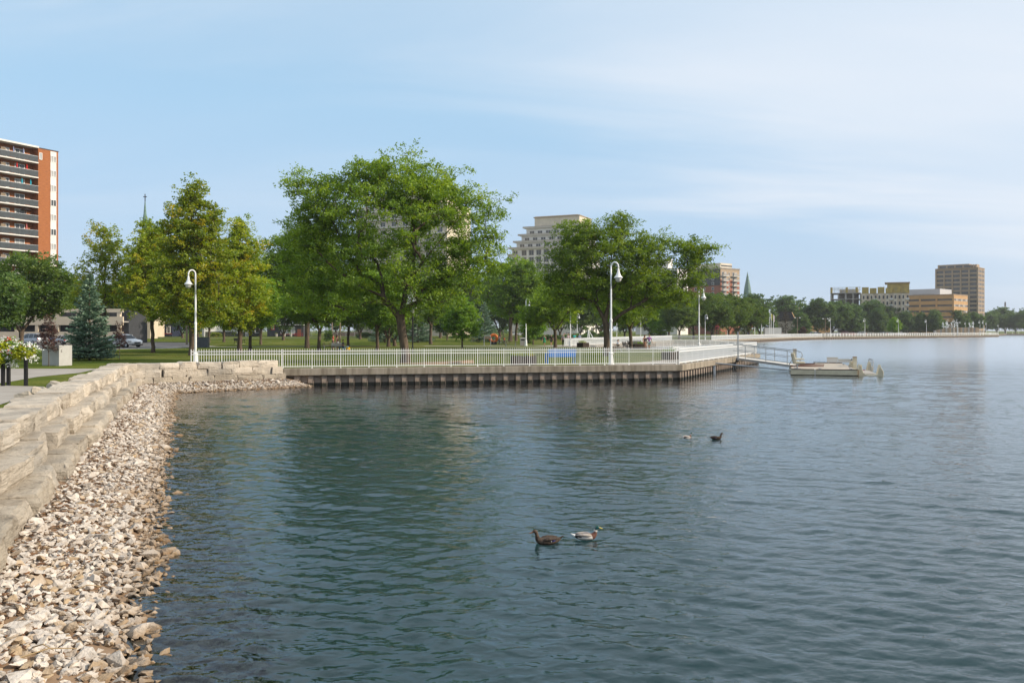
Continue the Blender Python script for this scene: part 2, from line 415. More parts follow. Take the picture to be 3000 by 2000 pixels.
# the lake surface: a sum of wind waves, finer where it is near
wr = np.random.default_rng(4)
rows = 3.2 * np.exp(np.arange(0, 1085) * 0.0046); cols = np.linspace(-0.70, 0.70, 370)
YY = np.repeat(rows[:, None], len(cols), 1); XX = cols[None, :] * (YY + 2.0)
ZZ = np.zeros_like(XX); step = 0.0046 * YY
patch = 1.0 + 0.20 * np.sin(XX * 0.11 + YY * 0.07 + 1.0) + 0.18 * np.sin(XX * 0.05 - YY * 0.13) + 0.12 * np.sin(XX * 0.31 + YY * 0.23 + 2.0)
NW = 96
for i in range(NW):
    lam = 1.2 * (7.0 / 1.2) ** wr.random() if i > 82 else 0.13 * (0.46 / 0.13) ** wr.random() if i < 54 else wr.uniform(0.42, 1.15)
    an = R(-106 + wr.normal(0, 36 if lam < 0.7 else 24)); kx, ky = math.cos(an) * 2 * math.pi / lam, math.sin(an) * 2 * math.pi / lam
    sl = (0.0190 if lam < 0.42 else 0.0150 if lam < 1.2 else 0.0065) * wr.uniform(0.6, 1.4); ph = wr.uniform(0, 6.28)
    # slow drift of phase keeps the crests short
    wob = 1.1 * np.sin(XX * wr.uniform(0.3, 0.9) / max(lam, 0.4) + YY * wr.uniform(-0.5, 0.5) + wr.uniform(0, 6))
    fade = np.clip((lam / step - 2.0) / 2.5, 0, 1)
    w_ = np.sin(kx * XX + ky * YY + ph + wob); ZZ += fade * sl * lam / (2 * math.pi) * w_
ZZ *= patch
for dx_, dy_ in DUCKS:
    rr_ = np.hypot(XX - dx_, YY - dy_); ZZ += 0.0055 * np.cos(2 * math.pi * rr_ / 0.22) * np.exp(-rr_ / 0.35) * np.clip((0.22 / step - 2) / 1.5, 0, 1)
ed = np.minimum(np.arange(len(cols)), np.arange(len(cols))[::-1]); ZZ *= np.clip(ed / 6.0, 0, 1)[None, :]
er_ = np.minimum(np.arange(len(rows)), np.arange(len(rows))[::-1]); ZZ *= np.clip(er_ / 6.0, 0, 1)[:, None]
nr_, nc_ = XX.shape; V_ = np.column_stack([XX.ravel(), YY.ravel(), ZZ.ravel()])
ii = (np.arange(nr_ - 1)[:, None] * nc_ + np.arange(nc_ - 1)[None, :]).ravel(); Q_ = np.column_stack([ii, ii + 1, ii + nc_ + 1, ii + nc_])
yA, yB, xA, xB = rows[0], rows[-1], 0.70 * (rows[0] + 2), 0.70 * (rows[-1] + 2)
ext = [(-xA, yA), (xA, yA), (xB, yB), (-xB, yB), (-5000, -300), (5000, -300), (5000, 5000), (-5000, 5000)]
o_ = len(V_); V_ = np.concatenate([V_, np.array([(x, y, 0.0) for x, y in ext])])
Q_ = np.concatenate([Q_, np.array([(4, 5, 1, 0), (5, 6, 2, 1), (6, 7, 3, 2), (7, 4, 0, 3)]) + o_])
def npmesh(name, V, Fc, mats, attr=None, aname='tint', smooth=False):
    me = bpy.data.meshes.new(name); V = np.asarray(V, dtype=np.float32); Fc = np.asarray(Fc, dtype=np.int32); k = Fc.shape[1]
    me.vertices.add(len(V)); me.vertices.foreach_set('co', V.ravel())
    me.loops.add(Fc.size); me.loops.foreach_set('vertex_index', Fc.ravel())
    me.polygons.add(len(Fc)); me.polygons.foreach_set('loop_start', np.arange(0, Fc.size, k, dtype=np.int32))
    try: me.polygons.foreach_set('loop_total', np.full(len(Fc), k, dtype=np.int32))
    except Exception: pass
    me.update(calc_edges=True)
    for m in (mats if isinstance(mats, (list, tuple)) else [mats]): me.materials.append(m)
    if attr is not None: me.attributes.new(aname, 'FLOAT', 'FACE').data.foreach_set('value', np.asarray(attr, dtype=np.float32))
    me.polygons.foreach_set('use_smooth', [bool(smooth)] * len(me.polygons))
    return me
tag(ob('lake_water', npmesh('lake_water', V_, Q_, water_mat(), smooth=True)), kind='structure')
# ------------------------------------------------------------------ stone wall of stacked blocks
def limestone():
    m = bpy.data.materials.new('limestone'); m.use_nodes = True
    n, l = m.node_tree.nodes, m.node_tree.links; b = n['Principled BSDF']; b.inputs['Roughness'].default_value = 0.9; b.inputs['Specular IOR Level'].default_value = 0.2
    g = n.new('ShaderNodeNewGeometry')
    def nz(s, d, sx=(1, 1, 1), rough=0.6):
        mp = n.new('ShaderNodeMapping'); mp.inputs['Scale'].default_value = sx; l.new(g.outputs['Position'], mp.inputs[0])
        q = n.new('ShaderNodeTexNoise'); q.inputs['Scale'].default_value = s; q.inputs['Detail'].default_value = d; q.inputs['Roughness'].default_value = rough
        l.new(mp.outputs[0], q.inputs['Vector']); return q.outputs[0]
    def mix(f, a, c, lo, hi):
        r = n.new('ShaderNodeMapRange'); r.inputs[1].default_value, r.inputs[2].default_value = lo, hi; l.new(f, r.inputs[0])
        x = n.new('ShaderNodeMix'); x.data_type = 'RGBA'; l.new(r.outputs[0], x.inputs[0])
        for i, v in ((6, a), (7, c)):
            if isinstance(v, tuple): x.inputs[i].default_value = (*v, 1)
            else: l.new(v, x.inputs[i])
        return x.outputs[2]
    a = mix(nz(1.1, 5), (0.62, 0.55, 0.455), (0.48, 0.415, 0.335), 0.36, 0.66)
    a = mix(nz(2.2, 6, (0.6, 0.6, 7.0)), a, (0.33, 0.275, 0.21), 0.52, 0.78)
    a = mix(nz(5.0, 8), a, (0.19, 0.165, 0.135), 0.58, 0.80)
    a = mix(nz(0.55, 3), a, (0.40, 0.365, 0.315), 0.50, 0.70)
    oi = n.new('ShaderNodeObjectInfo'); h = n.new('ShaderNodeHueSaturation'); r2 = n.new('ShaderNodeMapRange')
    r2.inputs[3].default_value, r2.inputs[4].default_value = 0.82, 1.12
    l.new(oi.outputs['Random'], r2.inputs[0]); l.new(r2.outputs[0], h.inputs['Value']); l.new(a, h.inputs['Color'])
    at_ = n.new('ShaderNodeAttribute'); at_.attribute_type = 'OBJECT'; at_.attribute_name = 'weather'
    x = n.new('ShaderNodeMix'); x.data_type = 'RGBA'; x.blend_type = 'MULTIPLY'; x.inputs[7].default_value = (0.62, 0.60, 0.56, 1)
    l.new(at_.outputs['Fac'], x.inputs[0]); l.new(h.outputs[0], x.inputs[6]); l.new(x.outputs[2], b.inputs['Base Color'])
    bp = n.new('ShaderNodeBump'); bp.inputs['Distance'].default_value = 0.07; bp.inputs['Strength'].default_value = 1.0
    k = n.new('ShaderNodeMath'); k.operation = 'ADD'; l.new(nz(9, 9, rough=0.7), k.inputs[0]); l.new(nz(3, 6, (0.7, 0.7, 6)), k.inputs[1])
    l.new(k.outputs[0], bp.inputs['Height']); l.new(bp.outputs[0], b.inputs['Normal'])
    return m
m_lime = limestone()
def stone_mesh(L, W, H, seed, res):
    rnd = random.Random(seed * 13 + 1)
    nx_, ny_, nz_ = max(3, int(L / res)), max(3, int(W / res)), max(3, int(H / res))
    bm = bmesh.new()
    idx = {}
    cuts = []
    for q in range(16):            # split faces: planes that shear the edges and corners off
        n_ = Vector((rnd.choice((-1, 0, 0, 1)) * rnd.uniform(.3, 1), rnd.choice((-1, 1, 1, 0)) * rnd.uniform(.5, 1), rnd.choice((-1, 0, 1, 1)) * rnd.uniform(.2, 1)))
        if sum(abs(c) > .01 for c in n_) < 2: continue
        n_.normalize(); sup = abs(n_.x) * L / 2 + abs(n_.y) * W / 2 + abs(n_.z) * H / 2
        cuts.append((n_, sup * rnd.uniform(0.86, 0.97)))
    tl = rnd.uniform(-.05, .05)
    def vert(i, j, k):
        key = (i, j, k)
        if key not in idx:
            u, v, w = 2 * i / nx_ - 1, 2 * j / ny_ - 1, 2 * k / nz_ - 1
            p = Vector((u * L / 2 * 0.99, v * W / 2, w * H / 2))
            p.y += tl * p.x
            f = Vector((p.x * 1.1 + seed * 7.1, p.y * 1.1, p.z * 1.1))
            side = 1.0 if abs(w) < 0.98 else 0.0
            d = noise.noise_vector(f) * 0.060 + noise.noise_vector(f * 3.1) * 0.030
            p += Vector((d.x * 0.6, d.y * 1.1, d.z * 0.35))
            for n_, dd in cuts:
                e_ = p.dot(n_) - dd
                if e_ > 0: p -= n_ * e_
            f2 = noise.noise_vector(f * 6.0) * 0.022 + noise.noise_vector(f * 14.0) * 0.012
            p += Vector((f2.x, f2.y, f2.z * 0.5))
            lay = noise.noise(Vector((seed * 3.3, p.x * 0.6, p.z * 11.0)))
            p.y += (1 if v > 0 else -1) * side * 0.035 * (round(lay * 3) / 3) * min(1, abs(v))
            idx[key] = bm.verts.new(p)
        return idx[key]
    for i in range(nx_):
        for j in range(ny_):
            bm.faces.new((vert(i, j, 0), vert(i, j + 1, 0), vert(i + 1, j + 1, 0), vert(i + 1, j, 0)))
            bm.faces.new((vert(i, j, nz_), vert(i + 1, j, nz_), vert(i + 1, j + 1, nz_), vert(i, j + 1, nz_)))
    for i in range(nx_):
        for k in range(nz_):
            bm.faces.new((vert(i, 0, k), vert(i + 1, 0, k), vert(i + 1, 0, k + 1), vert(i, 0, k + 1)))
            bm.faces.new((vert(i, ny_, k), vert(i, ny_, k + 1), vert(i + 1, ny_, k + 1), vert(i + 1, ny_, k)))
    for j in range(ny_):
        for k in range(nz_):
            bm.faces.new((vert(0, j, k), vert(0, j, k + 1), vert(0, j + 1, k + 1), vert(0, j + 1, k)))
            bm.faces.new((vert(nx_, j, k), vert(nx_, j + 1, k), vert(nx_, j + 1, k + 1), vert(nx_, j, k + 1)))
    bmesh.ops.recalc_face_normals(bm, faces=bm.faces)
    for f in bm.faces: f.smooth = True
    for e in bm.edges:
        if e.calc_face_angle(0) > R(20): e.smooth = False
    me = bpy.data.meshes.new('stone'); bm.to_mesh(me); bm.free(); me.materials.append(m_lime)
    return me
wall = thing('stone_retaining_wall', 'terraced retaining wall of big pale limestone blocks above the shingle', 'stone wall')
rw = random.Random(11)
sid = 0
def course(a, b, k, z0, z1, set0, set1, lmin, lmax, depth, weather):
    global sid
    t = (b - a); Ltot = t.length; t = t / Ltot; nrm = Vector((t.y, -t.x, 0))
    s = -rw.uniform(0, 0.8)
    while s < Ltot:
        L = rw.uniform(lmin, lmax)
        if s + L > Ltot + 0.1: L = max(0.6, Ltot - s)
        mid = s + L / 2; fr = mid / Ltot; sb = set0 + (set1 - set0) * fr
        dp = depth * rw.uniform(0.9, 1.12); zt = z1 + rw.uniform(-0.02, 0.03); zb = z0 - rw.uniform(0.0, 0.02)
        p = a + t * mid - nrm * (sb + dp / 2 + rw.uniform(-0.07, 0.07))
        D = p.y
        res = 0.046 if D < 16 else 0.065 if D < 23 else 0.095 if D < 34 else 0.12
        me = stone_mesh(L - 0.02, dp, (zt - zb) * 1.03, sid, res); sid += 1
        o = ob('stone', me, wall, (p.x, p.y, (zt + zb) / 2), (rw.uniform(-0.02, 0.02), rw.uniform(-0.015, 0.015), math.atan2(t.y, t.x) + rw.uniform(-0.05, 0.05)))
        o['weather'] = weather * rw.uniform(0.5, 1.0)
        s += L
start = WB0 + TV * 0.5
for k, (z0, z1) in enumerate(((0.05, 0.70), (0.70, 1.07), (1.07, 1.44))):
    course(start, WB1 + TV * (0.1 + 0.25 * k), k, z0, z1, (0, 0.50, 1.0)[k], (0, 0.28, 0.5)[k], 1.1, 2.1, (1.1, 1.0, 0.95)[k], (0.7, 0.2, 0.05)[k])
    course(WB1 + (WB2 - WB1).normalized() * (-0.15 - 0.2 * k), WB2 + (WB2 - WB1).normalized() * (0.1, 0.0, -0.05)[k], k, (0.05, 0.69, 1.06)[k], (0.69, 1.06, 1.42)[k], (0, 0.10, 0.16)[k], (0, 0.10, 0.16)[k], 0.75, 1.45, 0.75, (0.8, 0.15, 0.1)[k])
# broken stones lying behind the top course
for i, (x, y, s_) in enumerate(((168, 1131, 0.42), (155, 1136, 0.36), (100, 1148, 0.40), (60, 1160, 0.32), (185, 1127, 0.30), (120, 1144, 0.25))):
    p = gp(x, y, 1.15)
    o = ob('rubble_stone', stone_mesh(0.9, 0.6, 0.4, 400 + i, 0.09), wall, (p.x + 0.1, p.y, 1.08 + 0.1 * s_), (0.2 * i, 0.3, i * 1.1), s_ * 1.6); o['weather'] = 0.3

# ------------------------------------------------------------------ shingle bank
def rock_mat(name, attr):
    m = bpy.data.materials.new(name); m.use_nodes = True
    n, l = m.node_tree.nodes, m.node_tree.links; b = n['Principled BSDF']; b.inputs['Roughness'].default_value = 0.85; b.inputs['Specular IOR Level'].default_value = 0.25
    g = n.new('ShaderNodeNewGeometry')
    if attr:
        src = n.new('ShaderNodeAttribute'); src.attribute_name = 'tint'; fac = src.outputs['Fac']
    else:
        fac = n.new('ShaderNodeObjectInfo').outputs['Random']
    cr = n.new('ShaderNodeValToRGB'); e = cr.color_ramp.elements
    e[0].position, e[0].color = 0.0, (0.60, 0.545, 0.48, 1); e[1].position, e[1].color = 1.0, (0.34, 0.285, 0.23, 1)
    for p, c in ((0.3, (0.51, 0.455, 0.395, 1)), (0.6, (0.55, 0.505, 0.45, 1)), (0.8, (0.41, 0.355, 0.30, 1)), (0.96, (0.42, 0.31, 0.19, 1))):
        q = e.new(p); q.color = c
    l.new(fac, cr.inputs[0])
    nz = n.new('ShaderNodeTexNoise'); nz.inputs['Scale'].default_value = 14; nz.inputs['Detail'].default_value = 6; l.new(g.outputs['Position'], nz.inputs['Vector'])
    x = n.new('ShaderNodeMix'); x.data_type = 'RGBA'; x.blend_type = 'MULTIPLY'; x.inputs[7].default_value = (0.51, 0.455, 0.395, 1)
    mr = n.new('ShaderNodeMapRange'); mr.inputs[1].default_value, mr.inputs[2].default_value = 0.45, 0.8; l.new(nz.outputs[0], mr.inputs[0])
    l.new(mr.outputs[0], x.inputs[0]); l.new(cr.outputs[0], x.inputs[6])
    # algae and water staining on the stones near the waterline
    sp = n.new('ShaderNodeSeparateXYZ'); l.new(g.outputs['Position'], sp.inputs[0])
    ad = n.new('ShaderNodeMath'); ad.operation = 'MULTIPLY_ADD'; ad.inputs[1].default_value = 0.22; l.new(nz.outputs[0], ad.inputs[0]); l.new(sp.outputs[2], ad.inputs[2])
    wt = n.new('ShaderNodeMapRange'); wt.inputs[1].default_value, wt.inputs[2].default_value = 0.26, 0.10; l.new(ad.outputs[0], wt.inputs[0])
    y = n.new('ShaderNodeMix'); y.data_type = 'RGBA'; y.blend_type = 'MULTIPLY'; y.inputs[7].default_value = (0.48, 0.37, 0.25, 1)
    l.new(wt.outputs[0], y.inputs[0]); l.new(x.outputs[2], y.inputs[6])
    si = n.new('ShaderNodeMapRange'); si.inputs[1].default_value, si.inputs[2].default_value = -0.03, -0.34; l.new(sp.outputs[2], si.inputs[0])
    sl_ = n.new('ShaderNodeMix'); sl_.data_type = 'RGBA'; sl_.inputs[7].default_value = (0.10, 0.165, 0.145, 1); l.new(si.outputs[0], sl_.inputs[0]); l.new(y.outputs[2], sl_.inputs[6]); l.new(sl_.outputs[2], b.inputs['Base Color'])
    bp = n.new('ShaderNodeBump'); bp.inputs['Distance'].default_value = 0.02; bp.inputs['Strength'].default_value = 0.7
    nb = n.new('ShaderNodeTexNoise'); nb.inputs['Scale'].default_value = 40; nb.inputs['Detail'].default_value = 5; l.new(g.outputs['Position'], nb.inputs['Vector'])
    l.new(nb.outputs[0], bp.inputs['Height']); l.new(bp.outputs[0], b.inputs['Normal'])
    return m
def hull(seed, npts):
    rnd = random.Random(seed); bm = bmesh.new()
    for i in range(npts):
        v = Vector((rnd.gauss(0, 1), rnd.gauss(0, 1), rnd.gauss(0, 1))).normalized()
        bm.verts.new((v.x * rnd.uniform(0.75, 1.1), v.y * rnd.uniform(0.65, 0.85), v.z * rnd.uniform(0.34, 0.56)))
    bmesh.ops.convex_hull(bm, input=bm.verts)
    bmesh.ops.delete(bm, geom=[v for v in bm.verts if not v.link_faces], context='VERTS')
    me = bpy.data.meshes.new('stone'); bm.to_mesh(me); bm.free(); return me
m_rock1, m_rockN = rock_mat('shingle_rock', False), rock_mat('shingle_rock_mass', True)
hulls = [hull(i, 10 + i % 4) for i in range(20)]
harr = []
for h in hulls:
    h.materials.append(m_rock1); h.calc_loop_triangles()
    v = np.array([p.co for p in h.vertices]); t = np.array([list(q.vertices) for q in h.loop_triangles]); harr.append((v, t))
bank = tag(ob('shingle_bank', None), 'bank of pale broken limestone shingle sloping into the water', None, kind='structure')
rr = random.Random(5)
rocks = []
def try_rock(smin, smax, dmax):
    u = rr.random()
    if u < 0.83:
        s = (rr.random() ** 1.35) * 48.0 - 1; p = WB0 + TV * s + NV * rr.uniform(-0.05, dmax)
    else:
        t2 = (WB2 - WB1).normalized(); n2 = Vector((t2.y, -t2.x, 0)); p = WB1 + t2 * rr.uniform(0, 9.3) + n2 * rr.uniform(-0.05, min(dmax, 2.6))
    if not water_side(p.x, p.y): return
    d = bed_z(p.x, p.y)
    if d > dmax: return
    sz = rr.uniform(smin, smax) * (0.98 if p.y < 12 else 0.92)
    rocks.append((p.x, p.y, shingle_z(d) + sz * rr.uniform(-0.25, 0.30), sz, d))
for i in range(13500): try_rock(0.045, 0.10, 2.7)
for i in range(11000): try_rock(0.022, 0.05, 2.4)
for i in range(700): try_rock(0.10, 0.19, 2.9)
for i in range(500):
    s = rr.uniform(0, 14); p = WB0 + TV * s + NV * rr.uniform(0, 3.0); d = bed_z(p.x, p.y)
    if p.y > 4.5: rocks.append((p.x, p.y, shingle_z(d) + 0.02, rr.uniform(0.05, 0.11), d))
def inview(r): return r[1] > 5.0 and -0.615 < r[0] / r[1]
vis = [i for i, r in enumerate(rocks) if inview(r) and r[4] < 2.3]
vis.sort(key=lambda i: -rocks[i][3] / rocks[i][1])
single = set(vis[:300])
vv, tt, ti, off = [], [], [], 0
for i, (x, y, z, sz, d) in enumerate(rocks):
    eul = (rr.uniform(-0.5, 0.5), rr.uniform(-0.5, 0.5), rr.uniform(0, 6.3)); sc = (sz * rr.uniform(0.85, 1.3), sz * rr.uniform(0.75, 1.1), sz * rr.uniform(0.8, 1.15))
    k = rr.randrange(20)
    if i in single:
        ob('stone', hulls[k], bank, (x, y, z), eul, sc)
    else:
        m3 = np.array((Matrix.Translation((x, y, z)) @ Matrix.Rotation(eul[2], 4, 'Z') @ Matrix.Rotation(eul[1], 4, 'Y') @ Matrix.Rotation(eul[0], 4, 'X') @ Matrix.Diagonal((*sc, 1))))
        v, t = harr[k]; vv.append(v @ m3[:3, :3].T + m3[:3, 3]); tt.append(t + off); ti += [rr.random()] * len(t); off += len(v)
tag(ob('shingle', npmesh('shingle', np.concatenate(vv), np.concatenate(tt), m_rockN, ti), bank), kind='stuff')
# fallen brown leaves caught between the stones
m_litter = M('leaf_litter', (0.20, 0.10, 0.045), 0.9, (0.10, 0.05, 0.025), scale=8)
lv, lf = [], []
for i in range(5200):
    if rr.random() < 0.8: p = WB0 + TV * ((rr.random() ** 1.3) * 46) + NV * abs(rr.gauss(0, 0.55))
    else:
        t2 = (WB2 - WB1).normalized(); p = WB1 + t2 * rr.uniform(0, 8.2) + Vector((t2.y, -t2.x, 0)) * abs(rr.gauss(0, 0.4))
    if not water_side(p.x, p.y): continue
    d = bed_z(p.x, p.y)
    if d > 1.5: continue
    z = shingle_z(d) + rr.uniform(0.0, 0.055); a = rr.uniform(0, 6.28); L = rr.uniform(0.02, 0.06); W = L * rr.uniform(0.25, 0.6)
    dx, dy = math.cos(a), math.sin(a); k = len(lv)
    lv += [(p.x + dx * L, p.y + dy * L, z + rr.uniform(-.02, .02)), (p.x - dy * W, p.y + dx * W, z + rr.uniform(-.015, .015)), (p.x - dx * L, p.y - dy * L, z), (p.x + dy * W, p.y - dx * W, z)]
    lf.append((k, k + 1, k + 2, k + 3))
tag(ob('leaf_litter', npmesh('leaf_litter', lv, lf, m_litter), bank), kind='stuff')
m_stick = M('dry_stick', (0.42, 0.30, 0.16), 0.8)
for px, py, dx, dy in ((60, 1925, 0.40, 0.16), (95, 1895, 0.25, -0.12), (330, 1300, 0.35, -0.3), (330, 1480, 0.3, 0.05), (215, 1730, 0.25, 0.1)):
    p = gp(px, py, 0.28); MB().path([p, p + Vector((dx / 2, dy / 2, 0.05)), p + Vector((dx, dy, 0.02))], [0.007, 0.006, 0.004], 5).build('driftwood_stick', m_stick, bank)

# ------------------------------------------------------------------ pier: sheet piling, concrete cap, railings
pile_prof = [(0.0, 0.0), (0.13, 0.0), (0.19, 0.20), (0.55, 0.20), (0.61, 0.0), (0.74, 0.0)]
def pile_mesh(z0, z1, s=1.0):
    n = len(pile_prof); v = [(x * s, y * s, z) for z in (z0, z1) for x, y in pile_prof]
    me = bpy.data.meshes.new('sheet_pile'); me.from_pydata(v, [], [(i, i + 1, n + i + 1, n + i) for i in range(n - 1)]); me.materials.append(m_pile); return me
pm_ = pile_mesh(-1.2, 0.60)
m_wet = M('wet_algae', (0.022, 0.018, 0.014), 0.45, (0.035, 0.035, 0.02), scale=4)
def quay(root, pts, cap_h, period, mesh, each):
    for a, b in zip(pts[:-1], pts[1:]):
        a, b = Vector((*a, 0)), Vector((*b, 0)); t = b - a; L = t.length; t /= L; nin = Vector((-t.y, t.x, 0)); ang = math.atan2(t.y, t.x)
        cap = MB().bb(0, L, 0, 0.75, PZ + 0.03 - cap_h, PZ + 0.03)
        c = cap.build('cap_beam', m_conc, root, a, ang)
        bv = c.modifiers.new('edge', 'BEVEL'); bv.width = 0.03; bv.segments = 2
        if each:
            k = int(round(L / period)); s = L / k / 0.74
            for i in range(k):
                p = a + t * (i * L / k) + nin * 0.16
                ob('sheet_pile', mesh, root, p, ang, (s, 1, 1))
                MB().bb(0.13 * s, 0.145 * s, -0.012, 0.0, -0.5, 0.55).build('interlock', m_pile, root, p, ang) if each == 2 else None
            w = MB()
            for i in range(k):
                x0 = i * L / k
                w.add([((q[0] * s + x0), q[1] - 0.006 - (0.0), z) for z in (-0.3, 0.13) for q in pile_prof], [(j, j + 1, 7 + j, 6 + j) for j in range(5)])
            w.build('wet_band', m_wet, root, a + nin * 0.16, ang, norm=False)
        else:
            k = max(1, int(round(L / 1.6))); w = MB(); s = L / k / 0.74
            for i in range(k):
                x0 = i * L / k
                w.add([((q[0] * s + x0), q[1] * 1.5, z) for z in (-1.2, 0.60) for q in pile_prof], [(j, j + 1, 7 + j, 6 + j) for j in range(5)])
            tag(w.build('sheet_piling', m_pile, root, a + nin * 0.16, ang, norm=False), kind='stuff')
q1 = thing('pier_front_wall', 'short concrete capped steel sheet pile wall facing the rocky cove', 'quay wall')
quay(q1, PIER[:2], 0.40, 0.74, pm_, 2)
q2 = thing('pier_side_wall', 'sunlit concrete capped sheet pile wall along the gangway side of the pier', 'quay wall')
quay(q2, PIER[1:3], 0.40, 0.74, pm_, 1)
q3 = thing('pier_back_wall', 'sheet pile wall at the back of the pier behind its railing', 'quay wall')
quay(q3, PIER[2:], 0.40, 1.6, pm_, 0)
q4 = thing('distant_quay_wall', 'long low concrete capped sea wall curving to the far fountain', 'quay wall')
quay(q4, QUAY, 0.42, 1.6, pm_, 0)
q5 = thing('far_shore_wall', 'dark low bank wall under the farthest trees', 'quay wall')
quay(q5, [QUAY[-1]] + SHORE[:2], 0.5, 2.0, pm_, 0)

pk = MB().bb(-0.0115, 0.0115, -0.0115, 0.0115, 0.06, 1.07); pk.add([(-0.0115, -0.0115, 1.07), (0.0115, -0.0115, 1.07), (0.0115, 0.0115, 1.07), (-0.0115, 0.0115, 1.07), (0, 0, 1.09)], [(0, 1, 4), (1, 2, 4), (2, 3, 4), (3, 0, 4)])
_pk = pk.build('picket', m_white); pk_me = _pk.data; bpy.data.objects.remove(_pk)
_po = MB().bb(-0.021, 0.021, -0.021, 0.021, 0, 1.07).bb(-0.05, 0.05, -0.05, 0.05, 0.0, 0.012).build('post', m_white); po_me = _po.data; bpy.data.objects.remove(_po)
def rail_fence(root, pts, spacing=0.13, post=1.62, each=True, wide=1.0):
    for a, b in zip(pts[:-1], pts[1:]):
        a, b = Vector((*a, PZ + 0.032)), Vector((*b, PZ + 0.032)); t = b - a; L = t.length; t /= L; ang = math.atan2(t.y, t.x)
        for z in (0.10, 0.80, 0.955):
            MB().bb(0, L, -0.014 * wide, 0.014 * wide, z - 0.020, z + 0.020).build('rail', m_white, root, a, ang)
        k = max(1, int(round(L / post))); bay = L / k; m_ = max(2, int(round(bay / spacing)))
        for i in range(k + 1): ob('post', po_me, root, a + t * (i * bay), ang)
        pick = [i * bay + j * bay / m_ for i in range(k) for j in range(1, m_)]
        if each:
            for s in pick: ob('picket', pk_me, root, a + t * s, ang)
        else:
            w = MB()
            for s in pick: w.bb(s - 0.012 * wide, s + 0.012 * wide, -0.012, 0.012, 0.06, 1.08)
            tag(w.build('picket_row', m_white, root, a, ang), kind='stuff')
def along(a, b, s0, s1, off):
    a, b = Vector((*a, 0)), Vector((*b, 0)); t = (b - a).normalized(); nn = Vector((-t.y, t.x, 0)) * off
    return tuple((a + t * s0 + nn)[:2]), tuple((b + t * s1 + nn)[:2])
ff = thing('front_railing', 'white steel picket railing along the pier wall facing the cove', 'fence', group='white picket railings')
f0 = along(PIER[0], PIER[1], 0, -0.28, 0.28)
rail_fence(ff, [f0[0], f0[1]])
fl = thing('lawn_railing', 'low white picket railing behind the stone wall beside a lamp post', 'fence', group='white picket railings')
rail_fence(fl, [(-17.5, 46.55), (f0[0][0] - 0.07, f0[0][1] - 0.02)])
fs_ = thing('side_railing', 'white picket railing along the sunlit pier side by the gangway', 'fence', group='white picket railings')
f1 = along(PIER[1], PIER[2], 0.2, -0.3, 0.28)
rail_fence(fs_, [f1[0], f1[1]])
fb = thing('back_railing', 'white picket railing along the back edge of the pier', 'fence', group='white picket railings')
rail_fence(fb, [f1[1], (21.1, 91.0), (17.5, 103.3), (7.0, 113.6)], 0.13, 1.9, False)
fc = thing('promenade_railing', 'long white picket railing along the promenade beyond the pier', 'fence', group='white picket railings')
rail_fence(fc, [(7.0, 114.2), (34.6, 184.5), (43.1, 184.5), (65.4, 226.4), (86.6, 265.4), (105.4, 290.4)], 0.14, 2.4, False, 1.3)
fd = thing('promenade_rail_fence', 'open white post and rail fence on the far quay', 'fence')
dp = [(105.4, 290.4), (130.6, 313.4), (181.6, 360.4), (232.6, 408.4), (237.6, 425.4), (250, 445)]
pmb = MB().bb(-0.08, 0.08, -0.08, 0.08, 0, 1.15).build('post', m_white); pm_far = pmb.data; bpy.data.objects.remove(pmb)
for a, b in zip(dp[:-1], dp[1:]):
    a, b = Vector((*a, PZ + 0.03)), Vector((*b, PZ + 0.03)); t = b - a; L = t.length; t /= L; ang = math.atan2(t.y, t.x)
    for z in (0.4, 0.75, 1.1): MB().bb(0, L, -0.05, 0.05, z - 0.05, z + 0.05).build('rail', m_white, fd, a, ang)
    for i in range(int(L / 2.2)): ob('post', pm_far, fd, a + t * (i * 2.2), ang)
fe = thing('far_shore_fence', 'thin pale fence in front of the farthest trees', 'fence')
a, b = Vector((*SHORE[0], PZ)), Vector((*SHORE[1], PZ)); t = (b - a); L = t.length; ang = math.atan2(t.y, t.x)
for z in (0.6, 1.2): MB().bb(-70, L, 0, 0.08, z, z + 0.08).build('rail', m_galv, fe, a, ang)
for i in range(60): ob('post', pm_far, fe, a + t * (i / 60.0), ang)
